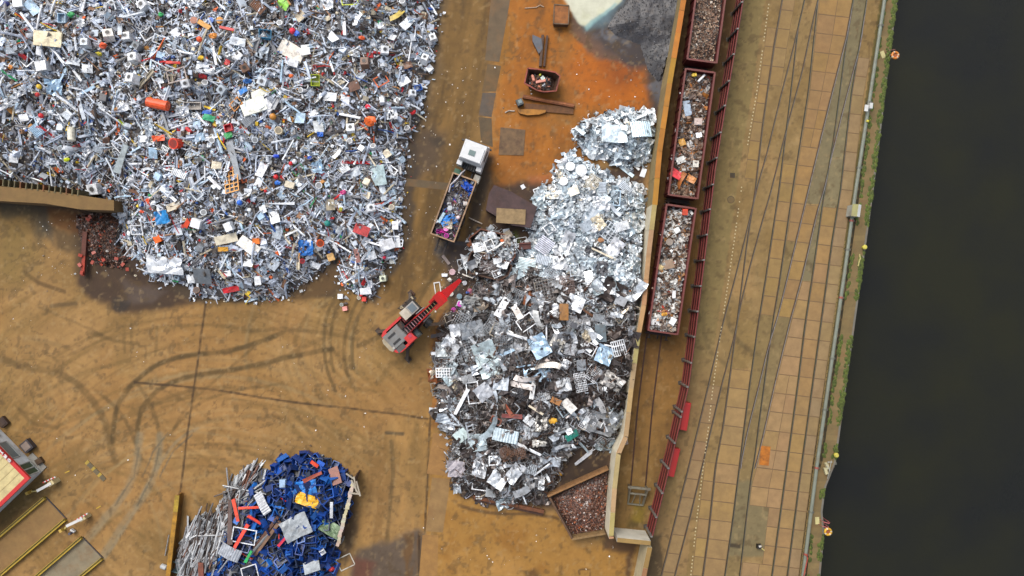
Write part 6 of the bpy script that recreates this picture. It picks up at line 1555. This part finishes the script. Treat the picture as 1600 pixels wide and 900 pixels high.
ITEMS_B = [
 (937, 520, 'panel', 17, 27, 4, (98, 110, 116), "dark blue-grey door panel on the silver heap near the wall", "dark door panel"),
 (968, 470, 'panel', 18, 14, -25, (150, 154, 160), "grey square sheet against the wall on the silver heap", "grey square sheet"),
 (893, 678, 'sheet', 22, 11, 30, (24, 128, 112), "teal-green bent sheet near the fines bay", "teal-green sheet"),
 (888, 672, 'box', 10, 9, 30, WH_, "white box touching the teal-green sheet", "white box"),
 (695, 581, 'grid', 28, 14, 3, WH_, "white window grid frame hanging off the yard edge of the silver heap", "white window grid"),
 (740, 612, 'frame', 18, 34, 8, WH_, "white door frame right of the white window grid", "white door frame"),
 (722, 625, 'bar', 46, 5, 62, WH_, "long white bar crossing the white door frame", "long white bar"),
 (790, 678, 'ribbed', 40, 20, -12, (214, 230, 236), "pale ribbed sheet in the lower silver heap", "pale ribbed sheet"),
 (765, 668, 'strip', 62, 11, -20, (224, 238, 242), "long pale bent strip running into the pale ribbed sheet", "pale bent strip"),
 (722, 678, 'panel', 24, 18, 40, (204, 222, 220), "pale grey-green panel left of the pale ribbed sheet", "grey-green panel"),
 (742, 690, 'tarp', 38, 28, 10, (206, 222, 226), "large crumpled pale sheet under the pale bent strip", "crumpled pale sheet"),
 (762, 560, 'tarp', 56, 36, 110, (196, 212, 214), "very large crumpled pale sheet in the left of the silver heap", "largest crumpled sheet"),
 (690, 545, 'tarp', 22, 24, 0, (206, 214, 216), "crumpled white sheet hanging off the yard edge above the white window grid", "edge crumpled sheet"),
 (720, 505, 'mesh', 34, 26, 60, (170, 174, 178), "grey wire mesh nearest the purple lids", "upper wire mesh"),
 (728, 545, 'mesh', 36, 30, 20, (166, 170, 174), "grey wire mesh beside the very large crumpled sheet", "middle wire mesh"),
 (768, 512, 'mesh', 30, 24, 55, (150, 154, 158), "grey wire mesh right of the upper one", "right wire mesh"),
 (733, 590, 'mesh', 20, 12, 15, (190, 194, 198), "small pale wire mesh above the white door frame", "small wire mesh"),
 (965, 543, 'grid', 20, 24, 15, WH_, "white slatted vent against the wall", "white vent"),
 (870, 537, 'crumple', 18, 24, 70, (226, 220, 208), "cream crumpled cloth-like sheet in mid silver heap", "cream crumpled sheet"),
 (822, 503, 'frame', 26, 20, 35, WH_, "white square frame left of the rust-brown box", "white square frame"),
 (808, 488, 'bar', 24, 10, -60, (236, 226, 216), "white plank above the white square frame", "white plank"),
 (840, 500, 'strip', 34, 9, -50, (230, 230, 226), "white twisted strip right of the white square frame", "white twisted strip"),
 (785, 480, 'panel', 12, 34, -30, WH_, "white long panel lying near the purple lids", "white long panel"),  # plain white panel, one even colour
 (880, 487, 'box', 14, 26, 0, (150, 104, 50), "rust-brown upright box in the silver heap", "rust-brown box"),
 (820, 590, 'strip', 40, 9, -60, (232, 222, 216), "white bent channel, upper arm of a V", "upper white channel"),
 (812, 600, 'bar', 44, 8, -8, (234, 224, 218), "long white flat bar lying level beside the bent channel", "level white bar"),
 (832, 605, 'bar', 34, 7, 80, (224, 224, 222), "white bar standing beside the level white bar", "standing white bar"),
 (855, 570, 'strip', 44, 9, 30, (214, 206, 196), "grey-cream curved strip right of the level white bar", "grey-cream strip"),
 (888, 632, 'panel', 24, 14, -45, (236, 232, 224), "white panel in the right middle of the silver heap", "middle white panel"),
 (868, 625, 'panel', 16, 9, -25, (170, 116, 64), "tan panel left of the middle white panel", "tan panel"),
 (863, 656, 'lump', 14, 14, 0, (214, 160, 40), "mustard lump below the tan panel", "mustard lump"),
 (875, 740, 'lump', 9, 9, 0, (206, 150, 30), "small mustard lump near the fines bay boards", "small mustard lump"),
 (917, 711, 'bar', 50, 5, 35, (206, 208, 212), "long silver bar lying toward the wall above the fines bay", "long silver bar"),
 (968, 685, 'mesh', 24, 22, 10, (206, 196, 192), "pale wire basket hooked on the top of the concrete wall", "wire basket"),
 (955, 366, 'grid', 36, 26, -35, (214, 222, 230), "pale slatted board on the bright silver heap", "pale slatted board"),
 (850, 385, 'ribbed', 28, 24, 55, (206, 208, 220), "fan of pale slats at the edge of the bright silver heap", "fan of slats"),
 (937, 376, 'lump', 10, 9, 0, (176, 124, 80), "brown lump on the bright silver heap", "brown lump"),
 (880, 285, 'disc', 14, 14, 0, WH_, "white round lid, smallest of the cluster atop the bright heap", "small white lid"),
 (907, 268, 'disc', 19, 19, 0, WH_, "largest white round lid atop the bright heap", "largest white lid"),
 (890, 262, 'disc', 15, 12, 0, WH_, "white round lid upper left of the largest one", "upper white lid"),
 (882, 253, 'ball', 10, 10, 0, (226, 230, 236), "pale ball at the tip of the bright heap", "pale ball"),
 (895, 300, 'panel', 16, 14, 20, (220, 214, 200), "cream panel near the middle of the bright heap", "cream panel"),
 (885, 330, 'crumple', 28, 20, 30, (206, 214, 218), "grey-white crumpled sheet in mid bright heap", "grey-white sheet"),
 (940, 320, 'crumple', 28, 18, -20, (230, 232, 236), "white crumpled sheet right of the grey-white one", "bright crumpled sheet"),
 (842, 318, 'crumple', 22, 22, 10, (196, 210, 216), "blue-grey crumpled sheet by the dark container", "blue-grey sheet"),
 (958, 212, 'tarp', 40, 30, 0, (226, 242, 250), "white crumpled sheet topping the small upper heap", "upper white sheet"),
 (1000, 205, 'ribbed', 34, 26, 5, (206, 230, 244), "pale blue ribbed sheet on the small upper heap by the wall", "pale blue ribbed sheet"),
 (905, 207, 'bar', 20, 6, -42, (206, 222, 230), "pale pipe-like bar jutting from the small upper heap", "jutting bar"),
 (946, 186, 'bar', 16, 8, -50, (214, 228, 234), "pale short bar at the top of the small upper heap", "short top bar"),
 (1005, 183, 'bar', 34, 4, 22, (226, 234, 238), "thin pale bar topmost on the small upper heap", "topmost thin bar"),
 (980, 268, 'bar', 26, 6, -38, (206, 226, 236), "pale bar between the two bright heaps", "pale bar between"),
 (1005, 270, 'panel', 8, 14, -20, WH_, "small white panel by the wall between the two bright heaps", "small wall panel"),
 (842, 298, 'frame', 16, 9, 22, WH_, "small white frame on the ground above the dark container", "small white frame"),
 (817, 292, 'panel', 6, 7, 30, WH_, "small white square tile above the dark container", "white tile"),
 (812, 384, 'panel', 6, 6, 20, WH_, "small white tile on the ground below the dark container, nearer the skips", "tile by skips"),
 (823, 377, 'panel', 6, 6, 35, WH_, "small white tile on the red-brown box by the bright heap", "tile on box"),
 (800, 428, 'crumple', 34, 28, 30, (206, 222, 228), "bright crushed sheet bundle below the low brown skip", "crushed bundle"),
 (822, 415, 'ribbed', 22, 30, 80, (196, 212, 216), "pale upright slats at the top of the crushed bundle", "upright slats"),
 (855, 450, 'mesh', 40, 36, 10, (110, 106, 104), "dark wire netting sheet in the middle of the silver heap", "dark wire netting"),
 (885, 445, 'mesh', 22, 28, 5, (130, 104, 96), "rusty wire rack right of the dark netting", "rusty wire rack"),
 (740, 470, 'crumple', 30, 14, -10, (150, 152, 150), "dull grey crumpled strip sheet right of the purple lids", "dull grey sheet"),
 (800, 648, 'bar', 32, 6, -3, (130, 66, 60), "dark red bar with a white disc on it in the lower heap", "dark red bar"),
 (775, 655, 'frame', 16, 9, -30, (140, 72, 46), "rust-red frame left of the dark red bar", "rust-red frame"),
 (795, 640, 'bar', 22, 6, -55, (150, 74, 46), "rust-orange bar leaning on the dark red bar", "rust-orange bar"),
 (845, 660, 'crumple', 20, 22, 0, (216, 212, 204), "cream crumpled metal left of the mustard lump", "cream metal"),
 (842, 690, 'crumple', 22, 10, 0, (230, 226, 218), "white torn sheet above the fines bay side of the heap", "torn white sheet"),
 (730, 765, 'crate', 18, 20, 35, (176, 176, 190), "pale lilac-grey open box at the bottom toe", "lilac-grey box"),
 (815, 765, 'strip', 30, 12, 60, (190, 192, 194), "curled grey strip at the bottom toe of the silver heap", "curled grey strip"),
 (715, 730, 'crumple', 32, 28, 0, (166, 160, 166), "large dull foil sheet at the lower left of the silver heap", "dull foil sheet"),
 (940, 660, 'crumple', 34, 44, 70, (130, 132, 134), "large dark crumpled sheet against the lower wall", "dark crumpled sheet"),
 (932, 625, 'strip', 46, 10, -55, (176, 176, 176), "grey curved strip above the dark crumpled sheet", "grey curved strip"),
 (955, 595, 'crumple', 24, 34, 60, (196, 192, 186), "pale torn sheet against the wall below the white vent", "pale torn sheet"),
 # at the tip of the boom
 (719, 475, 'disc', 9, 9, 0, (206, 60, 190), "round magenta lid beside the boom, upper of two", "upper magenta lid"),
 (709, 484, 'disc', 8, 8, 0, (196, 50, 170), "round magenta lid beside the boom, lower of two", "lower magenta lid"),
 (718, 463, 'disc', 9, 9, 0, (110, 134, 146), "round blue-grey lid above the magenta lids", "blue-grey lid"),
 (705, 459, 'disc', 8, 8, 0, (224, 220, 212), "round white lid touching the red stick of the machine", "white lid"),
 (707, 425, 'disc', 10, 10, 0, (206, 170, 176), "pinkish round lid on dark ground above the boom tip", "pinkish lid"),
 (720, 422, 'disc', 9, 9, 0, (150, 154, 160), "grey round lid on dark ground above the boom tip", "grey lid"),
 (726, 442, 'disc', 8, 8, 0, (190, 190, 196), "pale round lid just past the boom tip", "pale lid"),
 (734, 455, 'disc', 9, 9, 0, (206, 120, 140), "rose round lid with a blue piece beside it", "rose lid"),
 (731, 457, 'lump', 7, 7, 0, (60, 110, 200), "small blue piece beside the rose round lid", "small blue piece"),
 (695, 430, 'panel', 9, 5, 0, WH_, "white tile on dark ground beyond the boom tip", "white ground tile"),
 (703, 437, 'lump', 8, 8, 0, (220, 216, 206), "white lump above the boom tip", "white lump"),
 (697, 406, 'bar', 18, 5, -55, (130, 116, 110), "dull grey channel on wet ground behind the truck", "dull channel"),
 (728, 430, 'pipe', 26, 2.5, -22, (214, 206, 196), "white bent pipe between the boom tip and the low skip", "white bent pipe"),
 (743, 345, 'pipe', 24, 2, -25, (190, 176, 160), "pale pipe on the ground between the truck and the dark container", "ground pipe"),
 (684, 452, 'frame', 9, 22, 8, (226, 224, 220), "thin white frame standing beside the boom", "thin white frame"),
 (678, 552, 'box', 8, 5, 0, WH_, "small white box off the yard edge of the silver heap", "small white box"),
 (600.5, 435, 'machine', 7.5, 7.5, 5, (214, 220, 196), "pale little machine with round white drum alone on the brown lane", "lone drum"),
 (533, 463, 'box', 8, 8, 0, WH_, "white box alone on the yard near the red machine's wheel tracks", "lone white box"),
 (543, 466, 'strip', 10, 5, -40, (196, 200, 204), "pale bent piece beside the lone white box", "pale bent piece"),
 (540, 482, 'box', 8, 7, 10, (232, 150, 140), "salmon-coloured box alone on the yard below the lone white box", "salmon box"),
 (541, 474, 'lump', 7, 7, 0, (90, 76, 70), "dark lump touching the salmon box", "dark lump"),
 (535, 476, 'bucket', 6, 6, 0, (206, 214, 206), "small pale can left of the salmon box", "small can"),
 (561, 465, 'disc', 7, 7, 0, (190, 180, 160), "wire hoop left of the red toe box", "left hoop"),
]
REFS_B = []
def heap_for(px, py):
    for h in (B1, B):
        if h.at_px(px, py)[2] > .05: return h
    return B
for it in ITEMS_B:
    put(heap_for(it[0], it[1]), it, .72); REFS_B.append((it[0], it[1], it[8]))
# wire basket sits on the wall top
# worn larger pieces between those landmarks
ADJ = {WH_: 'white', (226, 228, 232): 'off-white', (206, 214, 222): 'pale grey', (176, 186, 196): 'blue-grey', (140, 146, 152): 'grey', LB_: 'light blue', (212, 200, 176): 'beige', (92, 92, 96): 'dark grey', (120, 84, 62): 'brown'}
def auto(heap, refs, n, zone, kinds, cols, wts, gname, sizes, seed):
    rr = random.Random(seed); done = [(r[0], r[1]) for r in refs]; made = 0; tries = 0
    while made < n and tries < n*60:
        tries += 1
        px, py = rr.uniform(zone[0], zone[2]), rr.uniform(zone[1], zone[3])
        if not inside(np.array([px]), np.array([py]), heap.px)[0]: continue
        if heap is B and px > np.interp(py, [240, 700], [984, 930]): continue
        if min((px-a)**2 + (py-b)**2 for a, b in done) < 18**2: continue
        if heap.at_px(px, py)[2] < .25: continue
        sh = rr.choice(kinds); col = rr.choices(cols, wts)[0]
        near = sorted(refs, key=lambda r: (r[0]-px)**2 + (r[1]-py)**2)[:5]
        nm, cat = NAMES[sh]; L, W = sizes(sh, rr); lab = None
        if L > 42 and sh not in ('bar', 'pipe', 'strip'): L = 30
        size = 'big ' if L > 22 else ('small ' if L < 13 else '')
        for a, b in ((0, 1), (0, 2), (1, 2), (0, 3), (1, 3)):
            c = f"{size}{ADJ[col]} {cat} between the {near[a][2]} and the {near[b][2]}"
            if c not in used and len(c.split()) <= 16: lab = c; break
        if not lab: continue
        it = (px, py, sh, L, W, rr.uniform(0, 180), col, lab, ''); o = put(heap, it, .36 if heap is A else .6); o["group"] = gname; done.append((px, py)); made += 1
def sz(sh, rr):
    return {'tarp': (rr.uniform(22, 42), rr.uniform(15, 28)), 'panel': (rr.uniform(10, 20), rr.uniform(8, 13)), 'sheet': (rr.uniform(12, 24), rr.uniform(9, 15)), 'crumple': (rr.uniform(14, 26), rr.uniform(10, 18)), 'box': (rr.uniform(9, 15), rr.uniform(8, 11)), 'machine': (rr.uniform(10, 13), 11), 'bucket': (rr.uniform(8, 11), 9),
            'frame': (rr.uniform(13, 24), rr.uniform(9, 15)), 'bar': (rr.uniform(20, 44), rr.uniform(2, 5)), 'pipe': (rr.uniform(24, 46), rr.uniform(1.5, 3)), 'strip': (rr.uniform(18, 34), rr.uniform(4, 8)), 'crate': (rr.uniform(11, 17), rr.uniform(8, 12)), 'mesh': (rr.uniform(16, 30), rr.uniform(12, 22)), 'ribbed': (rr.uniform(14, 26), rr.uniform(10, 16))}[sh]
cols = list(ADJ); wts = [14, 8, 7, 3, 1, 4, 3, 1, 1]
auto(A, REFS_A, 180, (4, 4, 655, 455), ['panel', 'sheet', 'sheet', 'crumple', 'crumple', 'box', 'machine', 'bar', 'bar', 'pipe', 'pipe', 'frame', 'strip', 'strip', 'ribbed', 'bucket'], cols, wts, "larger pieces on the mixed heap", sz, 5)
auto(B, REFS_B, 95, (690, 250, 1000, 775), ['tarp', 'tarp', 'crumple', 'strip', 'strip', 'bar', 'frame', 'mesh', 'mesh', 'ribbed'], cols, [14, 8, 9, 4, 4, 4, 2, 2, 1], "larger pieces on the silver heap", sz, 6)

# the bay: blue crates, pipes and the pieces lying on them
def put_c(it, lift=.75): return put(HC, it, lift)
for it in [
 (475, 762, 'tarp', 44, 26, 8, (30, 124, 206), "bright blue torn tank sheet above the yellow sheet in the bay", ""),
 (482, 778, 'tarp', 36, 18, -18, (236, 176, 30), "yellow torn sheet on the blue crates", ""),
 (466, 820, 'tarp', 42, 34, 25, (160, 166, 170), "grey crumpled tarpaulin in the middle of the bay heap", ""),
 (520, 822, 'crumple', 20, 34, 60, (120, 142, 110), "dull green crumpled sheet beside the flaking bay wall", ""),
 (386, 833, 'frame', 36, 24, -12, WH_, "white moulded pallet frame left of the timber beams", ""),
 (365, 858, 'ribbed', 34, 20, -25, (196, 200, 206), "white slatted panel below the moulded pallet frame", ""),
 (373, 793, 'bar', 36, 5, -75, (226, 70, 36), "orange-red bar standing upright left in the bay heap", ""),
 (394, 789, 'bar', 34, 4, 3, (226, 66, 32), "orange-red bar lying level right of the upright one", ""),
 (402, 808, 'bar', 24, 4, -35, (216, 60, 40), "red bar slanting beneath the level orange-red bar", ""),
 (381, 835, 'bar', 44, 4, 60, (226, 60, 36), "orange-red bar crossing the white moulded pallet frame", ""),
 (393, 865, 'bar', 20, 4, 62, (30, 160, 80), "green bar left of the timber beams", ""),
 (445, 712+130, 'bar', 18, 4, 50, (206, 40, 70), "pinkish red bar right of the grey tarpaulin's left corner", ""),
 (275, 884, 'crate', 18, 16, -15, (120, 144, 146), "grey-green tub among the pipes beside the yellow steel beam", ""),
 (320, 888, 'bar', 9, 30, 0, (122, 66, 46), "brown steel channel upright among the pipes", ""),
 (363, 812, 'bar', 5, 70, 4, (92, 72, 66), "long dark brown post among the pipes", ""),
 (415, 782, 'ribbed', 36, 14, -55, (206, 208, 212), "white slatted rack left of the bright blue tank sheet", ""),
 (491, 880, 'box', 24, 14, 10, (196, 202, 204), "pale grey table-like box low in the bay", ""),
 (508, 857, 'chair', 12, 12, 30, (226, 228, 230), "white plastic chair near the flaking bay wall", ""),
 (521, 793, 'bar', 5, 26, 0, (220, 222, 224), "white post near the flaking bay wall", ""),
 (492, 742, 'bar', 32, 5, 25, (150, 66, 44), "rust-red bar at the upper right of the bay heap", ""),
 (527, 740, 'panel', 15, 28, 20, (132, 74, 56), "rust-brown plate at the top corner of the bay", ""),
 (495, 722, 'bar', 14, 5, -40, (226, 70, 30), "short orange bar at the top of the blue crates", ""),
 (505, 720, 'box', 12, 6, -35, (30, 90, 190), "bright blue small box at the top of the blue crates", ""),
 (520, 905-20, 'lump', 12, 8, 0, (190, 40, 44), "red lump at the bottom of the flaking bay wall", ""),
 (446, 752, 'box', 9, 12, 0, (150, 178, 206), "pale blue box touching the bright blue tank sheet", ""),
 (395, 890, 'frame', 26, 20, 20, (206, 208, 210), "white crossed frame at the bottom left of the timber beams", ""),
 (540, 878, 'frame', 24, 20, 25, (196, 190, 176), "thin pale frame on wet ground right of the bay wall", ""),
 (258, 884, 'drum', 11, 8, -20, (170, 172, 172), "small grey drum outside the yellow steel beam", "")]:
    put_c(it)
m = MB(); m.beam(P3(437, 815, 2.3), P3(383, 888, 1.4), .34, .2, C(150, 116, 92)); tag(m.build("timber_beam", M_WOOD), "long weathered timber beam across the bay heap, lower of two", "beam")
m = MB(); m.beam(P3(434, 808, 2.3), P3(398, 856, 1.8), .3, .2, C(122, 84, 66)); tag(m.build("timber_beam", M_WOOD), "dark brown timber beam across the bay heap, upper of two", "beam")
m = MB(); m.tube([P3(419, 834, 2.0), P3(362, 902, 1.6)], .16, C(140, 142, 142), 8); tag(m.build("pipe", M_SCRAP), "thick grey pipe below the timber beams", "pipe")
m = MB(); m.tube([P3(264, 836, .4), P3(258, 868, .1)], .06, C(170, 170, 168), 6); tag(m.build("pipe", M_SCRAP), "thin pale pipe leaning on the outer face of the yellow steel beam", "pipe")
proto = None
rr = random.Random(77); k = 0; done = []
CR = [s_crate(), s_openbox(.9, .6, .5, .5), s_crate()]
CCOL = [(20, 72, 160), (28, 92, 190), (20, 50, 108), (50, 64, 94), (36, 110, 200), (20, 62, 138)]
protos = []
def first_copy(protos, key, make):
    if key not in protos: protos[key] = make(); return protos[key]
    c = protos[key].copy(); COL.objects.link(c); return c
PR = {}
tries = 0
while k < 130 and tries < 6000:
    tries += 1
    px, py = rr.uniform(380, 552), rr.uniform(708, 900)
    if not inside(np.array([px]), np.array([py]), PX_C)[0] or px < 375 + (py-800)*(-.45) + 20 or (px < 440 and py > 830 - (px-400)*.2 and px < 425 + (py-880)*.2 + 15): continue
    if min([(px-a)**2+(py-b)**2 for a, b in done] or [999]) < 8.5**2: continue
    done.append((px, py)); x, y, z = HC.at_px(px, py)
    ci = rr.randrange(len(CCOL)); si = rr.randrange(3)
    o = first_copy(PR, ('crate', ci, si), lambda: piece("plastic_crate", CR[si], (0, 0, 0), (0, 0, 0), C(*CCOL[ci]), "", "crate", "blue plastic crates in the bay heap", M_PLAST))
    o["label"] = ["blue plastic crate tumbled among others in the bay", "bright blue plastic crate tumbled among others in the bay", "navy blue plastic crate tumbled among others in the bay", "slate blue plastic crate tumbled among others in the bay", "sky blue plastic crate tumbled among others in the bay", "deep blue plastic crate tumbled among others in the bay"][ci]
    o["group"] = ["blue", "bright blue", "navy blue", "slate blue", "sky blue", "deep blue"][ci] + " plastic crates in the bay heap"
    s = rr.uniform(.95, 1.3); o.scale = (s, s, s); o.location = (x, y, z + .28); o.rotation_euler = (rr.gauss(0, .45), rr.gauss(0, .45), rr.uniform(0, 6.3)); k += 1
PT = [s_tube(3.4, .06, 8), s_tube(4.4, .075, 8), s_tube(2.8, .05, 8), s_channel(2.2, .14, .08)]
PCOL = [(190, 192, 194), (150, 152, 154), (104, 92, 84), (214, 217, 220)]
k = 0; tries = 0
while k < 100 and tries < 4000:
    tries += 1
    px, py = rr.uniform(284, 400), rr.uniform(745, 900)
    if not inside(np.array([px]), np.array([py]), PX_C)[0] or px > 375 + (py-800)*(-.45) + 12: continue
    x, y, z = HC.at_px(px, py); ci = rr.randrange(4); si = rr.randrange(4)
    if px < 325 and si == 3: si = 1
    o = first_copy(PR, ('pipe', ci, si), lambda: piece("pipe" if si < 3 else "metal_channel", PT[si], (0, 0, 0), (0, 0, 0), C(*PCOL[ci]), "", "pipe" if si < 3 else "channel", None, M_STEEL))
    nm = ["light grey", "grey", "brown", "silver"][ci] + (" steel pipe" if si < 3 else " steel channel")
    o["label"] = f"long {nm} lying among others in the bay's pipe heap"; o["group"] = f"{nm}s in the bay"
    ang = rr.gauss(72, 7) if px < 335 else rr.gauss(65, 30)
    o.location = (x, y, z + rr.uniform(.12, .4)); o.rotation_euler = (0, rr.gauss(0, .1), math.radians(ang)); k += 1

# pieces one can pick out in the wagons, skips and the truck
def onload(i, px, py, sh, L, W, ang, col, lab, z=2.75):
    nm, cat = NAMES[sh]; shp = SH[sh](L*px2m, W*px2m)
    piece(nm, shp, P3(px, py, z), (RR.gauss(0, .12), RR.gauss(0, .12), math.radians(ang)), CS(col), lab, cat)
for a in [(1, 1074, 169, 'panel', 11, 24, 8, (150, 166, 184), "blue-grey panel in the middle wagon's upper half"), (1, 1056, 272, 'sheet', 14, 18, 60, (206, 56, 62), "red panel leaning on the inner wall of the middle wagon"), (1, 1085, 117, 'lump', 8, 8, 0, (214, 180, 50), "yellow lump at the top end of the middle wagon"),
          (1, 1096, 122, 'bar', 17, 3, 45, (226, 226, 226), "thin white bar at the top end of the middle wagon"), (1, 1091, 190, 'panel', 13, 10, 0, (206, 186, 176), "pinkish cream panel in the middle of the middle wagon"), (1, 1092, 211, 'panel', 9, 8, 10, WH_, "white square panel in the middle wagon"),
          (1, 1087, 256, 'panel', 9, 10, 0, (222, 218, 206), "cream square panel low in the middle wagon"), (1, 1066, 222, 'sheet', 10, 11, 20, (190, 140, 60), "ochre sheet in the middle wagon"), (1, 1064, 283, 'strip', 28, 8, 70, (176, 104, 46), "rusty curved strip at the lower end of the middle wagon"), (1, 1080, 280, 'sheet', 14, 10, -30, (196, 130, 70), "tan sheet at the lower end of the middle wagon"), (1, 1064, 250, 'sheet', 14, 10, 20, (206, 206, 200), "pale sheet left in the middle wagon"),
          (2, 1070, 331, 'box', 8, 10, 0, (222, 80, 50), "orange-red box at the upper end of the nearest wagon"), (2, 1038, 491, 'lump', 10, 9, 0, (222, 160, 60), "golden lump near the lower end of the nearest wagon"), (2, 1045, 413, 'panel', 16, 14, 15, (130, 104, 80), "brown panel midway along the nearest wagon"), (2, 1032, 418, 'sheet', 8, 9, 60, (222, 196, 140), "sand-coloured sheet at the inner wall of the nearest wagon"), (2, 1053, 460, 'bar', 5, 12, 0, (240, 240, 240), "white bar in the lower half of the nearest wagon"),
          (2, 1024, 503, 'sheet', 12, 10, 0, (226, 226, 224), "white sheet in the lower left corner of the nearest wagon"), (2, 1051, 502, 'panel', 9, 11, -30, (236, 238, 240), "white panel in the lower right corner of the nearest wagon"), (2, 1046, 378, 'disc', 11, 11, 0, (130, 116, 104), "round grey-brown lid in the nearest wagon"), (2, 1058, 360, 'panel', 9, 8, 30, (232, 232, 228), "white square panel in the upper half of the nearest wagon")]:
    onload(*a)
for px, py, sh, L, W, ang, col, lab in [(731, 292, 'crumple', 20, 12, -40, (24, 84, 190), "blue crumpled sheet behind the truck cab in its skip"), (701, 343, 'crumple', 26, 16, 20, (36, 124, 206), "bright blue crumpled sheet at the rear of the truck's skip"), (700, 352, 'crumple', 14, 12, 0, (206, 198, 180), "cream crumpled piece at the rear of the truck's skip"),
          (697, 357, 'disc', 9, 9, 0, (238, 130, 200), "pale pink lid at the rear of the truck's skip"), (688, 361, 'crumple', 14, 7, 10, (196, 34, 150), "magenta sheet at the rear left corner of the truck's skip"), (698, 368, 'bucket', 8, 8, 0, (206, 40, 170), "magenta bucket at the rear edge of the truck's skip"), (682, 346, 'box', 5, 5, 20, WH_, "white box on the rim of the truck's skip"), (690, 340, 'bar', 4, 18, -28, (160, 190, 206), "pale blue bar along the left wall of the truck's skip"),
          (716, 340, 'ball', 7, 7, 0, (226, 200, 204), "pale pink ball at the right wall of the truck's skip"), (703, 325, 'disc', 8, 8, 0, (170, 176, 182), "grey round lid in the middle of the truck's skip"), (727, 318, 'panel', 6, 6, 0, (214, 206, 200), "small cream panel at the right wall of the truck's skip")]:
    nm, cat = NAMES[sh]; piece(nm, SH[sh](L*px2m, W*px2m), P3(px, py, 2.4), (RR.gauss(0, .15), RR.gauss(0, .15), math.radians(ang)), CS(col), lab, cat)
for px, py, sh, L, W, ang, col, lab, z in [(833, 122, 'drum', 11, 5, -75, (206, 134, 110), "salmon cylinder in the red-rimmed skip", .9), (845, 127, 'bar', 16, 5, 10, (196, 120, 100), "salmon bar in the red-rimmed skip", .9), (844, 117, 'ball', 4, 4, 0, (216, 214, 70), "yellow ball in the red-rimmed skip", 1.0), (848, 122, 'panel', 6, 6, 40, (200, 214, 206), "pale square panel in the red-rimmed skip", .95),
          (765, 383, 'frame', 13, 16, 25, (232, 232, 230), "white window frame on top of the overflowing skip", 1.9), (785, 376, 'lump', 6, 5, 0, (224, 110, 50), "orange lump on the overflowing skip", 1.9), (779, 384, 'bar', 22, 3, 38, (226, 224, 218), "white bar on the overflowing skip", 1.9), (790, 376, 'crumple', 16, 18, 0, (170, 160, 150), "grey-brown curled sheet at the end of the overflowing skip", 1.6)]:
    nm, cat = NAMES[sh]; piece(nm, SH[sh](L*px2m, W*px2m), P3(px, py, z), (RR.gauss(0, .15), RR.gauss(0, .15), math.radians(ang)), CS(col), lab, cat)
# red offcut plates by the standing beam in the crumb pile
m = MB(); m.beam(P3(134, 362, .5), P3(129, 430, .5), .42, .3, C(112, 58, 40)); m.beam(P3(131, 400, .68), P3(129, 431, .68), .3, .06, C(190, 66, 40)); tag(m.build("steel_beam", M_RUST), "red-brown steel beam dividing the crumb pile from the yard", "beam")
for px, py in [(126, 399), (125, 414), (128, 426), (138, 343), (141, 339), (145, 430-20), (156, 366), (180, 404), (197, 421), (190, 413), (160, 406), (147, 395)]:
    x, y = P(px, py, .8); V, F, kq = s_box(.36, .28, .1); piece("steel_offcut", (V, F, kq), (x, y, .85 if px < 150 else .6), (RR.gauss(0, .2), RR.gauss(0, .2), RR.uniform(0, 3)), C(190, 62, 34), "small orange-red steel offcut lying on the crumb pile", "steel offcut", "orange-red offcuts on the crumb pile", M_PAINT)
